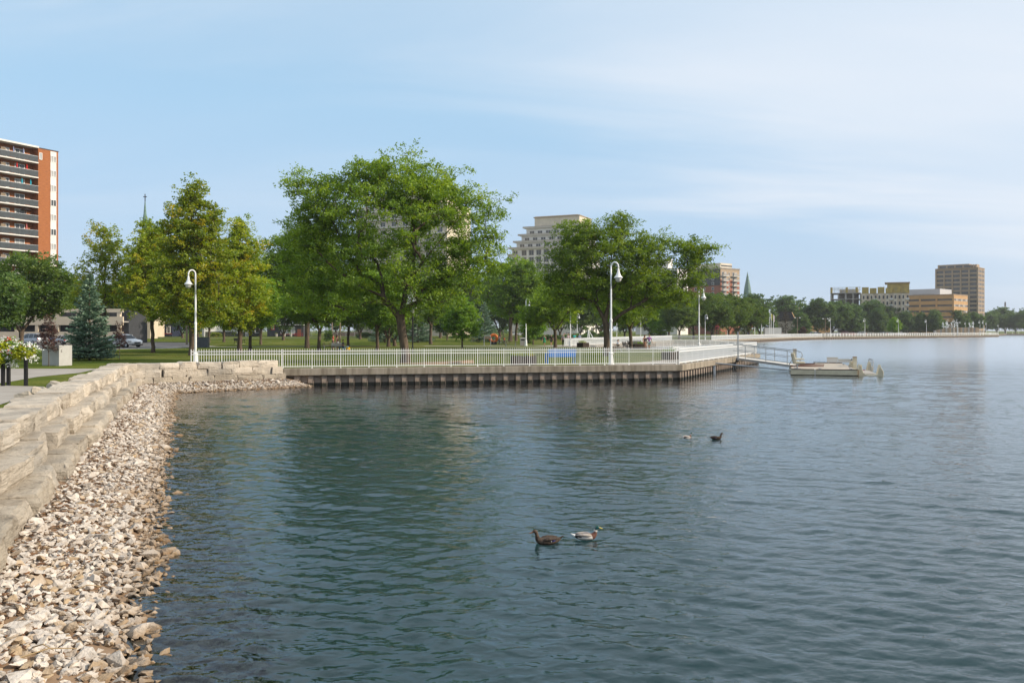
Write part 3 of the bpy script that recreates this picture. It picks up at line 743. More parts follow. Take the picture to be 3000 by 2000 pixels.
# ------------------------------------------------------------------ trees
def leaf_mat(name, stops, trans=0.45, rough=0.55):
    m = bpy.data.materials.new(name); m.use_nodes = True
    n, l = m.node_tree.nodes, m.node_tree.links; n.clear()
    out = n.new('ShaderNodeOutputMaterial'); at_ = n.new('ShaderNodeAttribute'); at_.attribute_name = 'tint'
    cr = n.new('ShaderNodeValToRGB'); e = cr.color_ramp.elements
    e[0].position, e[0].color = stops[0][0], (*stops[0][1], 1); e[1].position, e[1].color = stops[-1][0], (*stops[-1][1], 1)
    for p, c in stops[1:-1]: e.new(p).color = (*c, 1)
    l.new(at_.outputs['Fac'], cr.inputs[0])
    oi = n.new('ShaderNodeObjectInfo'); h = n.new('ShaderNodeHueSaturation'); mr = n.new('ShaderNodeMapRange')
    mr.inputs[3].default_value, mr.inputs[4].default_value = 0.85, 1.15
    l.new(oi.outputs['Random'], mr.inputs[0]); l.new(mr.outputs[0], h.inputs['Value']); l.new(cr.outputs[0], h.inputs['Color'])
    df = n.new('ShaderNodeBsdfDiffuse'); l.new(h.outputs[0], df.inputs[0])
    tl = n.new('ShaderNodeBsdfTranslucent'); h2 = n.new('ShaderNodeHueSaturation'); h2.inputs['Hue'].default_value = 0.485; h2.inputs['Saturation'].default_value = 1.15; h2.inputs['Value'].default_value = 1.5
    l.new(h.outputs[0], h2.inputs['Color']); l.new(h2.outputs[0], tl.inputs[0])
    mx = n.new('ShaderNodeMixShader'); mx.inputs[0].default_value = trans; l.new(df.outputs[0], mx.inputs[1]); l.new(tl.outputs[0], mx.inputs[2])
    gl = n.new('ShaderNodeBsdfGlossy'); gl.inputs['Roughness'].default_value = rough; gl.inputs[0].default_value = (0.9, 0.95, 1, 1)
    m2 = n.new('ShaderNodeMixShader'); m2.inputs[0].default_value = 0.025; l.new(mx.outputs[0], m2.inputs[1]); l.new(gl.outputs[0], m2.inputs[2])
    l.new(m2.outputs[0], out.inputs[0]); return m
LM = {
 'locust': leaf_mat('locust_leaves', [(0, (0.084, 0.152, 0.018)), (0.5, (0.157, 0.258, 0.023)), (1, (0.268, 0.364, 0.036))]),
 'pear': leaf_mat('yellowing_leaves', [(0, (0.128, 0.203, 0.016)), (0.45, (0.226, 0.308, 0.020)), (0.8, (0.338, 0.368, 0.023)), (1, (0.451, 0.368, 0.025))]),
 'linden': leaf_mat('linden_leaves', [(0, (0.095, 0.178, 0.023)), (0.5, (0.156, 0.273, 0.031)), (1, (0.260, 0.376, 0.049))]),
 'maple': leaf_mat('bright_maple_leaves', [(0, (0.104, 0.216, 0.023)), (0.5, (0.164, 0.311, 0.031)), (1, (0.260, 0.405, 0.049))]),
 'dark': leaf_mat('dark_leaves', [(0, (0.045, 0.093, 0.022)), (0.5, (0.078, 0.146, 0.028)), (1, (0.148, 0.214, 0.043))]),
 'far': leaf_mat('distant_leaves', [(0, (0.052, 0.103, 0.034)), (0.5, (0.083, 0.149, 0.043)), (1, (0.139, 0.210, 0.056))]),
 'row': leaf_mat('row_leaves', [(0, (0.050, 0.095, 0.016)), (0.5, (0.085, 0.150, 0.022)), (1, (0.150, 0.210, 0.034))]),
 'spruce': leaf_mat('blue_spruce_needles', [(0, (0.073, 0.134, 0.089)), (0.5, (0.143, 0.232, 0.155)), (1, (0.326, 0.427, 0.275))], 0.1),
 'red': leaf_mat('purple_leaves', [(0, (0.039, 0.020, 0.015)), (0.6, (0.077, 0.033, 0.024)), (1, (0.143, 0.066, 0.044))], 0.25),
 'brown': leaf_mat('brown_conifer_needles', [(0, (0.044, 0.033, 0.020)), (0.5, (0.066, 0.055, 0.031)), (1, (0.094, 0.088, 0.044))], 0.1),
}
def leaves_np(rng, C, Rn, per, L, W, droop=0.0, flat=0.6, up=0.6):
    """C: clump centres (n,3); returns leaf quads scattered in twigs round every centre"""
    n = len(C); tw = 5
    T = C[:, None, :] + rng.normal(0, 1, (n, tw, 3)).clip(-1.7, 1.7) * (Rn[:, None, None] * np.array([0.75, 0.75, 0.75 * flat]))
    k = max(1, per // tw)
    P = T[:, :, None, :] + rng.normal(0, 1, (n, tw, k, 3)).clip(-1.9, 1.9) * (Rn[:, None, None, None] * np.array([0.34, 0.34, 0.22]))
    P = P.reshape(-1, 3); N = len(P)
    a = rng.normal(0, 1, (N, 3)); a[:, 2] = a[:, 2] * 0.5 - droop; a /= np.linalg.norm(a, axis=1)[:, None]
    nr = rng.normal(0, 1, (N, 3)); nr[:, 2] += up; b = np.cross(nr, a); b /= np.linalg.norm(b, axis=1)[:, None] + 1e-6
    l_ = L * rng.uniform(0.6, 1.35, (N, 1)); w_ = W * rng.uniform(0.6, 1.3, (N, 1))
    V = np.stack([P + a * l_ / 2, P + b * w_ / 2 + a * l_ * 0.08, P - a * l_ / 2, P - b * w_ / 2 + a * l_ * 0.08], 1).reshape(-1, 3)
    tc_ = np.repeat(rng.normal(0.46, 0.22, n), tw * k); tint = np.clip(tc_ + rng.normal(0, 0.16, N), 0, 1)
    return V, np.arange(4 * N).reshape(-1, 4), tint
def limb_mesh(nodes, par, rad, name, mat, sides=6, rmin=0.0):
    v, f = [], []
    for i, p in enumerate(par):
        if p < 0 or rad[i] < rmin: continue
        a, b = Vector(nodes[p]), Vector(nodes[i]); t = b - a
        if t.length < 1e-4: continue
        t.normalize(); s = t.cross(Vector((0.3, 0.1, 1)) if abs(t.z) < 0.95 else Vector((1, 0, 0))).normalized(); u = t.cross(s)
        ns = sides if rad[i] > 0.05 else 4; o = len(v); ra = min(rad[p], rad[i] * 1.35)
        for q, r in ((a, ra), (b + t * rad[i] * 0.3, rad[i])):
            for k in range(ns):
                an = 2 * math.pi * k / ns; v.append(q + s * (math.cos(an) * r) + u * (math.sin(an) * r))
        for k in range(ns): f.append((o + k, o + (k + 1) % ns, o + ns + (k + 1) % ns, o + ns + k))
    me = bpy.data.meshes.new(name); me.from_pydata([tuple(x) for x in v], [], f); me.materials.append(mat)
    me.polygons.foreach_set('use_smooth', [True] * len(me.polygons)); return me
def grow(seed, skel, blobs, nclump, per, L, W, leafm, clump=0.55, trunk_r=0.3, droop=0.0, flat=0.6, shell=0.5, bark=None, tip=0.012, flare=1.35):
    """skel: polylines of (x,y,z), the first one the trunk; blobs: (cx,cy,cz,rx,ry,rz,weight)"""
    rng = np.random.default_rng(seed); nodes, par = [], []
    def addpoly(poly, root):
        last = root
        for i, p in enumerate(poly):
            if root is not None and i == 0: continue
            if last is not None:
                a = np.array(nodes[last]); d = np.linalg.norm(np.array(p) - a); m = max(1, int(d / 0.6))
                for k in range(1, m + 1):
                    q = a + (np.array(p) - a) * k / m
                    if 0 < k < m: q = q + rng.normal(0, 0.035, 3) * [1, 1, 0.3]
                    nodes.append(tuple(q)); par.append(last); last = len(nodes) - 1
            else:
                nodes.append(tuple(p)); par.append(-1); last = len(nodes) - 1
    addpoly(skel[0], None)
    for poly in skel[1:]:
        j = int(np.argmin(np.linalg.norm(np.array(nodes) - np.array(poly[0]), axis=1))); addpoly([nodes[j]] + list(poly[1:]), j)
    zmin = skel[0][-1][2] * 0.82
    w = np.array([b[6] for b in blobs], float); w /= w.sum(); C = []
    while len(C) < nclump:
        b = blobs[rng.choice(len(blobs), p=w)]; d = rng.normal(0, 1, 3); d /= np.linalg.norm(d)
        r = shell + (1 - shell) * rng.random() ** 0.7 if rng.random() < 0.8 else rng.random() ** 0.5
        p = np.array(b[:3]) + d * r * np.array(b[3:6]); C.append(p)
    C = np.array(C); fork = np.array(skel[0][-1]); C = C[np.argsort(np.linalg.norm(C - fork, axis=1))]
    leafn = []
    for c in C:
        A = np.array(nodes); dv = c - A; dist = np.linalg.norm(dv, axis=1)
        cost = dist + 0.9 * np.maximum(0, -dv[:, 2]) + np.where(A[:, 2] < zmin, 5.0, 0.0) + 0.10 * np.linalg.norm(A - fork, axis=1)
        j = int(np.argmin(cost)); a = A[j]; d = dist[j]; m = max(1, min(4, int(d / 0.5))); last = j
        sag = rng.normal(0, 0.06, 3) * d
        for k in range(1, m + 1):
            f = k / m; q = a + (c - a) * f + sag * math.sin(math.pi * f) + np.array([0, 0, 0.10 * d * math.sin(math.pi * f)])
            nodes.append(tuple(q)); par.append(last); last = len(nodes) - 1
        leafn.append(last)
    acc = np.zeros(len(nodes)); 
    for j in leafn: acc[j] += tip ** 1.85
    for i in range(len(nodes) - 1, 0, -1):
        acc[i] = max(acc[i], tip ** 1.85); acc[par[i]] += acc[i] if par[i] >= 0 else 0
    rad = acc ** (1 / 1.85); rad *= trunk_r / rad[0]; rad = np.maximum(rad, 0.006)
    for i in range(len(nodes)):
        z = nodes[i][2]
        if z < 0.8 and i < 30: rad[i] *= 1 + (flare - 1) * (1 - z / 0.8) ** 2
    tm = limb_mesh(nodes, par, rad, 'trunk', bark or m_bark)
    Rn = clump * rng.uniform(0.7, 1.3, len(C))
    V, Fc, ti_ = leaves_np(rng, C, Rn, per, L, W, droop, flat)
    return tm, npmesh('crown', V, Fc, LM[leafm], ti_)
def tree(name, label, meshes, x, D, scale=1.0, rz=0.0, group=None, z=PZ, sz=None):
    t = thing(name, label, 'tree', (gx(x, D), D, z), rz, group, (scale, scale, sz or scale))
    ob('trunk', meshes[0], t); ob('crown', meshes[1], t); return t

# the big honey locust by the railing (its limbs follow the photograph)
def E(x, y, dy=0.0): D = 57.0; return ((x - 1184) / F * D, dy, (1062 - y) / F * D)
skelE = [[E(1188, 1064), E(1184, 1010), E(1176, 960), E(1173, 932)],
         [E(1173, 932), E(1150, 900, -.2), E(1125, 868, -.4), E(1070, 845, -.8), E(1000, 800, -1.2), E(940, 740, -1.0)],
         [E(1173, 932), E(1183, 880, .1), E(1190, 835, .2), E(1210, 770, .4), E(1215, 690, .6), E(1200, 600, .5), E(1180, 520, .3)],
         [E(1125, 868, -.4), E(1118, 820, .4), E(1090, 740, 1.0), E(1060, 640, 1.3), E(1040, 560, 1.2)],
         [E(1190, 835, .2), E(1240, 770, -.6), E(1300, 700, -1.0), E(1360, 640, -1.2), E(1430, 620, -1.0)],
         [E(1183, 880, .1), E(1215, 830, 1.2), E(1280, 800, 2.0), E(1370, 780, 2.4)],
         [E(1150, 900, -.2), E(1110, 850, 1.5), E(1000, 830, 2.4), E(900, 820, 2.0)]]
def EB(x, y, rx, ry, w, dy=0.0, rd=None):
    c = E(x, y, dy); return (c[0], c[1], c[2], rx / F * 57, rd or rx / F * 57 * 0.9, ry / F * 57, w)
blobsE = [EB(1140, 640, 230, 150, 3.2), EB(1190, 540, 130, 95, 1.6), EB(960, 600, 95, 90, 1.0), EB(880, 545, 40, 45, 0.25), EB(1380, 660, 95, 110, 0.9, -.5), EB(1455, 590, 30, 60, 0.16),
          EB(950, 760, 130, 110, 1.2), EB(1120, 790, 190, 85, 1.3), EB(1330, 800, 110, 100, 1.0, 0.8), EB(1020, 870, 110, 50, 0.5, -.6), EB(1290, 590, 100, 80, 0.7), EB(1060, 520, 80, 55, 0.5), EB(1330, 530, 40, 40, 0.15), EB(920, 690, 100, 90, 0.9), EB(1400, 760, 85, 90, 0.8), EB(1240, 870, 110, 45, 0.5), EB(900, 850, 80, 60, 0.5, 0.6)]
mE = grow(3, skelE, blobsE, 930, 120, 0.20, 0.082, 'locust', 0.52, 0.31, droop=0.5, flat=0.55, shell=0.45)
tree('honey_locust_tree', 'largest spreading honey locust with forked trunk behind the picket railing', mE, 1184, 57.0)
# the second honey locust beside the lamp post
def H(x, y, dy=0.0): D = 72.0; return ((x - 1780) / F * D, dy, (1042 - y) / F * D)
skelF = [[H(1780, 1044), H(1778, 1000), H(1776, 960), H(1772, 938)],
         [H(1772, 938), H(1745, 885, .3), H(1715, 830, .6), H(1690, 760, .8), H(1665, 700, .6)],
         [H(1772, 938), H(1785, 880, -.3), H(1790, 800, -.2), H(1790, 720, .2)],
         [H(1776, 960), H(1820, 918, -.5), H(1870, 890, -.9), H(1950, 840, -1.2), H(2010, 790, -1.0), H(2060, 750, -.8)],
         [H(1745, 885, .3), H(1690, 870, -.9), H(1620, 860, -1.4)],
         [H(1785, 880, -.3), H(1850, 800, .6), H(1910, 740, 1.2)]]
def HB(x, y, rx, ry, w, dy=0.0):
    c = H(x, y, dy); return (c[0], c[1], c[2], rx / F * 72, rx / F * 72 * 0.9, ry / F * 72, w)
blobsF = [HB(1770, 770, 150, 100, 2.6), HB(1690, 690, 75, 50, 0.8), HB(1810, 665, 45, 35, 0.35), HB(1900, 730, 90, 55, 0.9), HB(1700, 830, 110, 70, 1.1), HB(1890, 840, 120, 70, 1.3), HB(2030, 730, 55, 40, 0.4), HB(2035, 800, 55, 60, 0.5),
          HB(1960, 860, 80, 60, 0.6), HB(1630, 790, 60, 60, 0.5), HB(1760, 720, 120, 60, 0.8), HB(2075, 730, 18, 12, 0.06), HB(1812, 640, 20, 18, 0.08)]
mF = grow(8, skelF, blobsF, 680, 110, 0.215, 0.09, 'locust', 0.55, 0.28, droop=0.5, flat=0.55, shell=0.40)
tree('honey_locust_tree', 'leaning honey locust with a long reaching limb beside the tallest lamp post', mF, 1780, 72.0)

def simple(seed, h, cw, c0, leafm, ncl, per, L, W, clump, tr, shape, droop=0.0, flat=0.7, lean=0.0, shell=0.5, fork=None):
    """generic tree: h height, cw crown width, c0 height of the crown's bottom"""
    r = random.Random(seed); top = [(0, 0, 0), (lean * 0.3, 0, c0 * 0.6), (lean, r.uniform(-.1, .1), c0 * 1.05)]
    sk = [top]; ch = h - c0
    if shape == 'oval':
        sk.append([top[-1], (lean, 0, c0 + ch * 0.5), (lean * 0.8, 0, c0 + ch * 0.85)])
        bl = [(lean, 0, c0 + ch * 0.32, cw * .5, cw * .48, ch * .33, 2.2), (lean, 0, c0 + ch * 0.60, cw * .38, cw * .38, ch * .28, 1.4), (lean, 0, c0 + ch * 0.82, cw * .2, cw * .2, ch * .2, 0.5)]
    elif shape == 'cone':
        sk.append([top[-1], (lean, 0, c0 + ch * 0.5), (lean * 0.8, 0, c0 + ch * 0.9)])
        bl = [(lean, 0, c0 + ch * 0.20, cw * .5, cw * .48, ch * .22, 1.6), (lean, 0, c0 + ch * 0.45, cw * .44, cw * .44, ch * .26, 1.6), (lean, 0, c0 + ch * 0.68, cw * .33, cw * .33, ch * .22, 1.0), (lean, 0, c0 + ch * 0.87, cw * .15, cw * .15, ch * .13, 0.25)]
    else:
        for k in range(4):
            a = k * 1.57 + r.uniform(-.5, .5); sk.append([top[-1], (lean + math.cos(a) * cw * .15, math.sin(a) * cw * .15, c0 + ch * .30), (lean + math.cos(a) * cw * .28, math.sin(a) * cw * .28, c0 + ch * .58)])
        bl = [(lean, 0, c0 + ch * 0.5, cw * .40, cw * .40, ch * .42, 2.0)]
        for k in range(7):
            a = r.uniform(0, 6.28); q = r.uniform(.18, .34); zz_ = r.uniform(.25, .8)
            bl.append((lean + math.cos(a) * cw * q, math.sin(a) * cw * q, c0 + ch * zz_, cw * r.uniform(.14, .24), cw * r.uniform(.14, .24), ch * r.uniform(.13, .22), 0.55))
    return grow(seed, sk, bl, ncl, per, L, W, leafm, clump, tr, droop, flat, shell)
mP1 = simple(21, 15.2, 7.4, 2.6, 'pear', 505, 103, 0.212, 0.148, 0.50, 0.26, 'cone', shell=0.30)
mP2 = simple(22, 13.2, 7.4, 3.0, 'pear', 395, 97, 0.212, 0.148, 0.50, 0.17, 'oval', shell=0.30)
mP3 = simple(23, 13.8, 6.8, 3.6, 'pear', 190, 70, 0.20, 0.14, 0.48, 0.15, 'oval', shell=0.30)
mL1 = simple(31, 8.8, 7.4, 2.0, 'linden', 319, 103, 0.212, 0.159, 0.52, 0.17, 'round')
mL2 = simple(32, 10.0, 8.6, 2.3, 'linden', 351, 103, 0.212, 0.159, 0.56, 0.20, 'round')
mM1 = simple(41, 6.2, 4.6, 1.3, 'maple', 243, 97, 0.17, 0.14, 0.42, 0.10, 'oval')
mO1 = simple(51, 12.8, 11.5, 2.4, 'locust', 417, 109, 0.265, 0.127, 0.66, 0.24, 'round', droop=0.4, flat=0.55)
mO2 = simple(52, 11.5, 12.0, 2.6, 'locust', 417, 109, 0.265, 0.127, 0.66, 0.26, 'round', droop=0.4, flat=0.5)
mD1 = simple(61, 14.5, 12.0, 0.9, 'dark', 374, 92, 0.382, 0.265, 0.85, 0.28, 'round')
mD2 = simple(62, 13.5, 13.0, 0.8, 'dark', 374, 92, 0.382, 0.265, 0.85, 0.28, 'round')
mR1 = simple(71, 15.5, 17.0, 1.2, 'far', 340, 70, 0.60, 0.42, 1.10, 0.35, 'round')
mR2 = simple(72, 16.5, 16.0, 1.2, 'far', 340, 70, 0.60, 0.42, 1.10, 0.35, 'round')
mR3 = simple(73, 10.8, 9.0, 1.2, 'far', 250, 70, 0.45, 0.32, 0.85, 0.22, 'oval')
mRed = simple(81, 3.1, 1.35, 0.75, 'red', 75, 30, 0.10, 0.055, 0.17, 0.022, 'oval', shell=0.3)

def spruce_mesh(seed, h, rad, leafm, levels=46, per=15, bark=None):
    rng = np.random.default_rng(seed); P, A, S, tn = [], [], [], []
    for lv_ in range(levels):
        f = (lv_ + 0.3) / levels; z = 0.12 + f * (h - 0.25); r = rad * (1 - f) ** 0.85 * rng.uniform(0.92, 1.08) + 0.10
        n = max(5, int(per * (0.35 + 0.65 * (1 - f) * 1.2)))
        for k in range(n):
            a = rng.uniform(0, 2 * math.pi); L = r * rng.uniform(0.78, 1.12); d = np.array([math.cos(a), math.sin(a), 0])
            tilt = -0.10 + 0.75 * f + rng.normal(0, 0.06); m = max(4, int(L * 9)); tb = rng.normal(0.45, 0.15)
            for q in range(m):
                s = (0.25 + 0.75 * (q + rng.random()) / m); pos = np.array([0, 0, z]) + d * L * s + np.array([0, 0, L * s * tilt * 0.5 + 0.12 * L * s * s])
                for w in range(3):
                    side = np.array([-d[1], d[0], 0]) * rng.normal(0, 0.55); ax = d + side + np.array([0, 0, rng.normal(0.05, 0.22)]); ax /= np.linalg.norm(ax)
                    P.append(pos + side * 0.16 * L ** 0.5 + rng.normal(0, 0.02, 3)); A.append(ax); S.append(rng.uniform(0.75, 1.25)); tn.append(tb + 0.35 * (s - 0.55) + rng.normal(0, 0.12))
    P, A, S = np.array(P), np.array(A), np.array(S)[:, None]; nr = rng.normal(0, 1, P.shape); nr[:, 2] += 1.0; B = np.cross(nr, A); B /= np.linalg.norm(B, axis=1)[:, None]
    L0, W0 = 0.17, 0.05
    V = np.stack([P + A * L0 * S / 2, P + B * W0 * S, P - A * L0 * S / 2, P - B * W0 * S], 1).reshape(-1, 3)
    cr = npmesh('crown', V, np.arange(len(V)).reshape(-1, 4), LM[leafm], np.clip(tn, 0, 1))
    tk = MB().path([(0, 0, 0), (0, 0, h * .5), (0, 0, h * .97)], [rad * 0.055, rad * 0.035, 0.012], 7).build('trunk', m_bark); me = tk.data; bpy.data.objects.remove(tk)
    return me, cr
mS1 = spruce_mesh(91, 6.3, 1.80, 'spruce', 46, 17)
mS2 = spruce_mesh(92, 5.2, 2.1, 'spruce', 34, 14)
mS3 = spruce_mesh(93, 9.0, 2.4, 'brown', 30, 12)
tree('blue_spruce', 'tall blue spruce beside the pale utility cabinet', mS1, 262, 61.5)
tree('dark_spruce', 'broad spruce partly browned behind the birdhouse pole', mS2, 1225, 150, 1.35, 1.0)
tree('dark_spruce', 'spruce hidden behind the biggest locust trunk', mS2, 1128, 148, 1.30, 2.4)
tree('dark_spruce', 'steep spruce beside the metal display frame', mS2, 1418, 150, (1.15), 0.4, sz=1.4)
tree('brown_spruce', 'brownish spruce nearest the tall white flagpoles', mS3, 2302, 315, 1.25, 0.3)
tree('brown_spruce', 'smaller brownish spruce beside the dark roofed house', mS3, 2278, 330, 1.05, 1.3)
tree('brown_spruce', 'dark conifer beside the twin row lamp poles on the promenade', mS3, 2180, 262, 0.9, 2.0)

mT1 = simple(55, 12.0, 12.0, 1.8, 'row', 344, 95, 0.318, 0.180, 0.72, 0.26, 'round', flat=0.6)
mT2 = simple(56, 12.5, 13.0, 1.8, 'row', 344, 95, 0.318, 0.180, 0.74, 0.26, 'round', flat=0.6)
P = tree
P('pear_tree', 'tallest yellow green conical tree right behind the short lamp post', mP1, 562, 73, 1.0, 0.4)
P('pear_tree', 'thin yellowing tree behind the blue spruce with sky showing through', mP3, 308, 84, 0.97, 1.0)
P('pear_tree', 'yellowing tree between the blue spruce and the tallest conical tree', mP2, 448, 82, 0.98, 2.0)
P('pear_tree', 'slim pointed yellow green tree with pale leaning trunk behind the railing', mP1, 703, 82, 0.88, 2.6, sz=0.87)
P('linden_tree', 'small linden with dark trunk beside the black park bench', mL1, 733, 89, 0.95, 0.5)
P('linden_tree', 'linden in front of the white and olive house', mL2, 656, 158, 1.05, 0.9)
P('linden_tree', 'linden whose twin trunks stand near the grey utility cabinet', mL1, 612, 150, 1.15, 1.7)
P('linden_tree', 'thin linden in front of the dark grey cafe', mL1, 764, 128, 1.05, 2.2)
P('locust_tree', 'tall dark locust with thick trunk left of the picnic party', mO1, 900, 104, 1.22, 0.2)
P('linden_tree', 'low bright linden standing over the picnic tables', mL2, 935, 85, 0.86, 2.5)
P('linden_tree', 'linden with smooth pale trunk just left of the biggest locust', mL2, 1105, 88, 0.90, 0.0)
P('linden_tree', 'linden behind the picnic party', mL1, 1020, 118, 1.15, 1.2)
P('shade_tree', 'shade tree with bent trunk left of the biggest trunk', mD1, 1138, 112, 0.80, 0.5)
P('shade_tree', 'shade tree with forked trunk beside the bent one', mD2, 1156, 118, 0.80, 1.5)
P('shade_tree', 'thin trunked tree standing beyond the birdhouse pole', mL2, 1262, 133, 1.15, 2.9)
P('maple_sapling', 'young bright green maple on a thin stem past the birdhouse', mM1, 1354, 103, 1.0, 0.0)
P('linden_tree', 'broad bright linden beyond the orange ring and bicycles', mL2, 1495, 165, 1.75, 0.4)
P('linden_tree', 'linden close beside the broad bright one near the bicycles', mL1, 1512, 172, 1.55, 1.4)
P('locust_tree', 'dark small locust between the walking pedestrians', mO2, 1627, 103, 0.74, 0.6)
P('locust_tree', 'locust with dark forked trunk beside the strolling couple', mO2, 1848, 94, 0.80, 1.9)
P('yellow_shrub_tree', 'small yellow green tree past the waste bin', mM1, 1562, 128, 0.95, 0.8)
P('locust_tree', 'low wide locust standing behind the silver minivan', mT2, 62, 100, 1.0, 0.2)
P('shade_tree', 'dark feathery tree cut by the picture edge beside the brick tower', mD2, -45, 92, 0.78, 0.7)
P('shade_tree', 'dark tree between the parking garage and blue spruce', mD1, 190, 150, 0.92, 2.0)
P('purple_sapling', 'dark red leaved sapling in front of the pale utility cabinet', mRed, 143, 51.3, 0.98, 0.3, 'purple saplings')
P('purple_sapling', 'dark red leaved sapling on the open side of the blue spruce', mRed, 350, 62.9, 0.88, 2.3, 'purple saplings')
BG = [(385, 190, mD1, 1.0, 'dark tree in front of the beige corrugated box'), (535, 240, mD2, 1.1, 'dark thick tree beside the navy house'), (580, 262, mD1, 1.1, 'dark tree between navy house and white house'),
      (760, 300, mD2, 1.25, 'background tree over the white and olive house'), (830, 190, mD1, 1.05, 'tall background tree beside the dark cafe'), (985, 330, mD2, 1.3, 'background tree above the chain link fence behind the picnic'),
      (1055, 210, mD1, 1.1, 'background tree left of the hidden spruce'), (1190, 260, mD2, 1.5, 'background tree behind the biggest locust crown'), (1290, 240, mD1, 1.35, 'background tree behind the birdhouse'),
      (1310, 190, mD2, 0.55, 'small rounded tree standing alone past the thin trunk'), (1390, 250, mD1, 1.45, 'tall dark tree behind the steep spruce'), (1465, 270, mD2, 1.35, 'dark tree behind the bright linden pair'), (1570, 250, mD1, 1.2, 'dark tree behind the waste bin lamp'),
      (1640, 300, mD2, 1.35, 'dark tree by the beige parked car'), (1700, 230, mD1, 1.05, 'dark tree behind the white swing frame'), (1760, 280, mD2, 1.35, 'dark tree behind the leaning locust trunk'), (1830, 250, mD1, 1.0, 'dark tree behind the seated man'),
      (1905, 250, mD2, 1.05, 'background tree above the strolling couple'), (1960, 260, mO2, 1.15, 'green tree behind the promenade railing bend'), (1935, 205, mM1, 1.25, 'small bushy tree by the strolling couple')]
for i, (x, D, me_, s_, lab) in enumerate(BG): P('background_tree', lab, me_, x, D, s_, i * 1.3, 'background park trees')
ROW = [(1990, 205, mT1, 0.92, 'first tree of the promenade row beside the tall lamp'), (2032, 215, mT2, 0.95, 'second tree of the promenade row'), (2085, 212, mT1, 1.0, 'biggest tree of the promenade row under the brick condo'), (2135, 222, mT2, 1.02, 'tree of the promenade row under the green spire'),
       (2195, 238, mT1, 0.98, 'last bright tree of the promenade row'), (2090, 285, mR2, 0.95, 'taller tree behind the promenade row below the balconies'), (2160, 300, mR1, 0.98, 'dark tree between promenade row and green spire'), (2225, 310, mR2, 1.0, 'dark tree left of the dark roofed house')]
for i, (x, D, me_, s_, lab) in enumerate(ROW): P('promenade_tree', lab, me_, x, D, s_, i * 0.9 + 0.3, 'promenade trees')
FARX = [(2322, 420, mR2, 1.25, 'round tree rising behind the dark roofed house'), (2395, 372, mR1, 1.05, 'wide dark tree over the parked cars'), (2440, 378, mR2, 0.98, 'dark tree beside the orange brick wall'), (2348, 345, mR3, 0.85, 'low tree beside the first twin lamp pole'), (2500, 380, mR3, 1.25, 'dark tree in front of the bare concrete frame'),
        (2535, 420, mR1, 1.12, 'wide dark tree below the unfinished building'), (2590, 425, mR2, 1.02, 'dark tree below the yellow formwork'), (2570, 385, mR3, 1.1, 'tree between two gooseneck lamps on the quay'), (2655, 410, mR3, 1.05, 'tree at the foot of the unfinished building'), (2697, 410, mR3, 0.98, 'slim tree in front of the orange office'),
        (2738, 408, mR3, 1.08, 'rounded tree left of the fountain'), (2815, 440, mR2, 0.82, 'pale willow like tree behind the fountain'), (2850, 450, mR1, 0.78, 'dark tree at the foot of the tan tower'), (2885, 585, mR2, 0.95, 'first tree of the far wooded shore'), (2920, 590, mR1, 1.05, 'second tree of the far wooded shore'),
        (2945, 600, mR2, 1.2, 'tall tree below the smoke stack'), (2975, 590, mR1, 1.0, 'tree of the far shore past the smoke stack'), (3010, 600, mR2, 1.2, 'last tree of the far shore at the picture edge'), (3060, 620, mR1, 1.2, 'tree of the far shore beyond the frame'), (2860, 600, mR1, 0.9, 'far shore tree behind the quay end'), (2620, 350, mM1, 1.2, 'small yellowish tree by the quay railing')]
for i, (x, D, me_, s_, lab) in enumerate(FARX): P('distant_tree', lab, me_, x, D, s_, i * 1.7, 'trees along the far quay')

# distant mass of trees that closes the view behind the street
rg = np.random.default_rng(900); n = 1500
X_ = rg.uniform(-330, 150, n); Y_ = 430 + rg.normal(0, 12, n) + np.maximum(0, X_) * 0.5; top_ = 8.5 + 3.0 * np.sin(X_ * 0.13) + 2.0 * np.sin(X_ * 0.37 + 1.0); C_ = np.column_stack([X_, Y_, PZ + top_ * np.sqrt(rg.random(n))])
V_, F_, t_ = leaves_np(rg, C_, np.full(n, 1.3), 25, 1.0, 0.7)
tag(ob('distant_woodland', npmesh('distant_woodland', V_, F_, LM['far'], t_)), 'dark belt of trees closing the view behind the street', None, kind='stuff')
# ------------------------------------------------------------------ buildings
m_brick = M('orange_brick', (0.36, 0.135, 0.05), 0.9, (0.25, 0.09, 0.035), scale=3.0, sx=(0.5, 0.5, 3.0))
m_brick2 = M('red_brick', (0.30, 0.115, 0.07), 0.9, (0.24, 0.085, 0.05), scale=2.0, sx=(0.5, 0.5, 2.0))
m_offw = M('offwhite_wall', (0.66, 0.64, 0.60), 0.85, var=0.08, scale=0.4)
m_cream = M('cream_wall', (0.60, 0.53, 0.42), 0.85, var=0.10, scale=0.4)
m_tan = M('tan_concrete', (0.36, 0.27, 0.185), 0.85, var=0.12, scale=0.5)
m_orange = M('orange_panel', (0.46, 0.28, 0.13), 0.85, var=0.12, scale=0.4)
m_greyc = M('grey_concrete', (0.38, 0.36, 0.33), 0.9, (0.27, 0.25, 0.23), scale=0.5)
m_dgrey = M('dark_grey', (0.05, 0.052, 0.058), 0.6, var=0.2)
m_rail = M('balcony_panel', (0.045, 0.055, 0.062), 0.35, var=0.15)
m_beige = M('beige_wall', (0.58, 0.49, 0.37), 0.85, var=0.12, scale=0.3)
m_navy = M('navy_siding', (0.012, 0.016, 0.035), 0.6, var=0.2)
m_olive = M('olive_paint', (0.055, 0.058, 0.038), 0.8, var=0.15)
m_roofd = M('dark_shingles', (0.045, 0.042, 0.045), 0.9, var=0.2)
m_redp = M('red_paint', (0.42, 0.03, 0.03), 0.5, var=0.1)
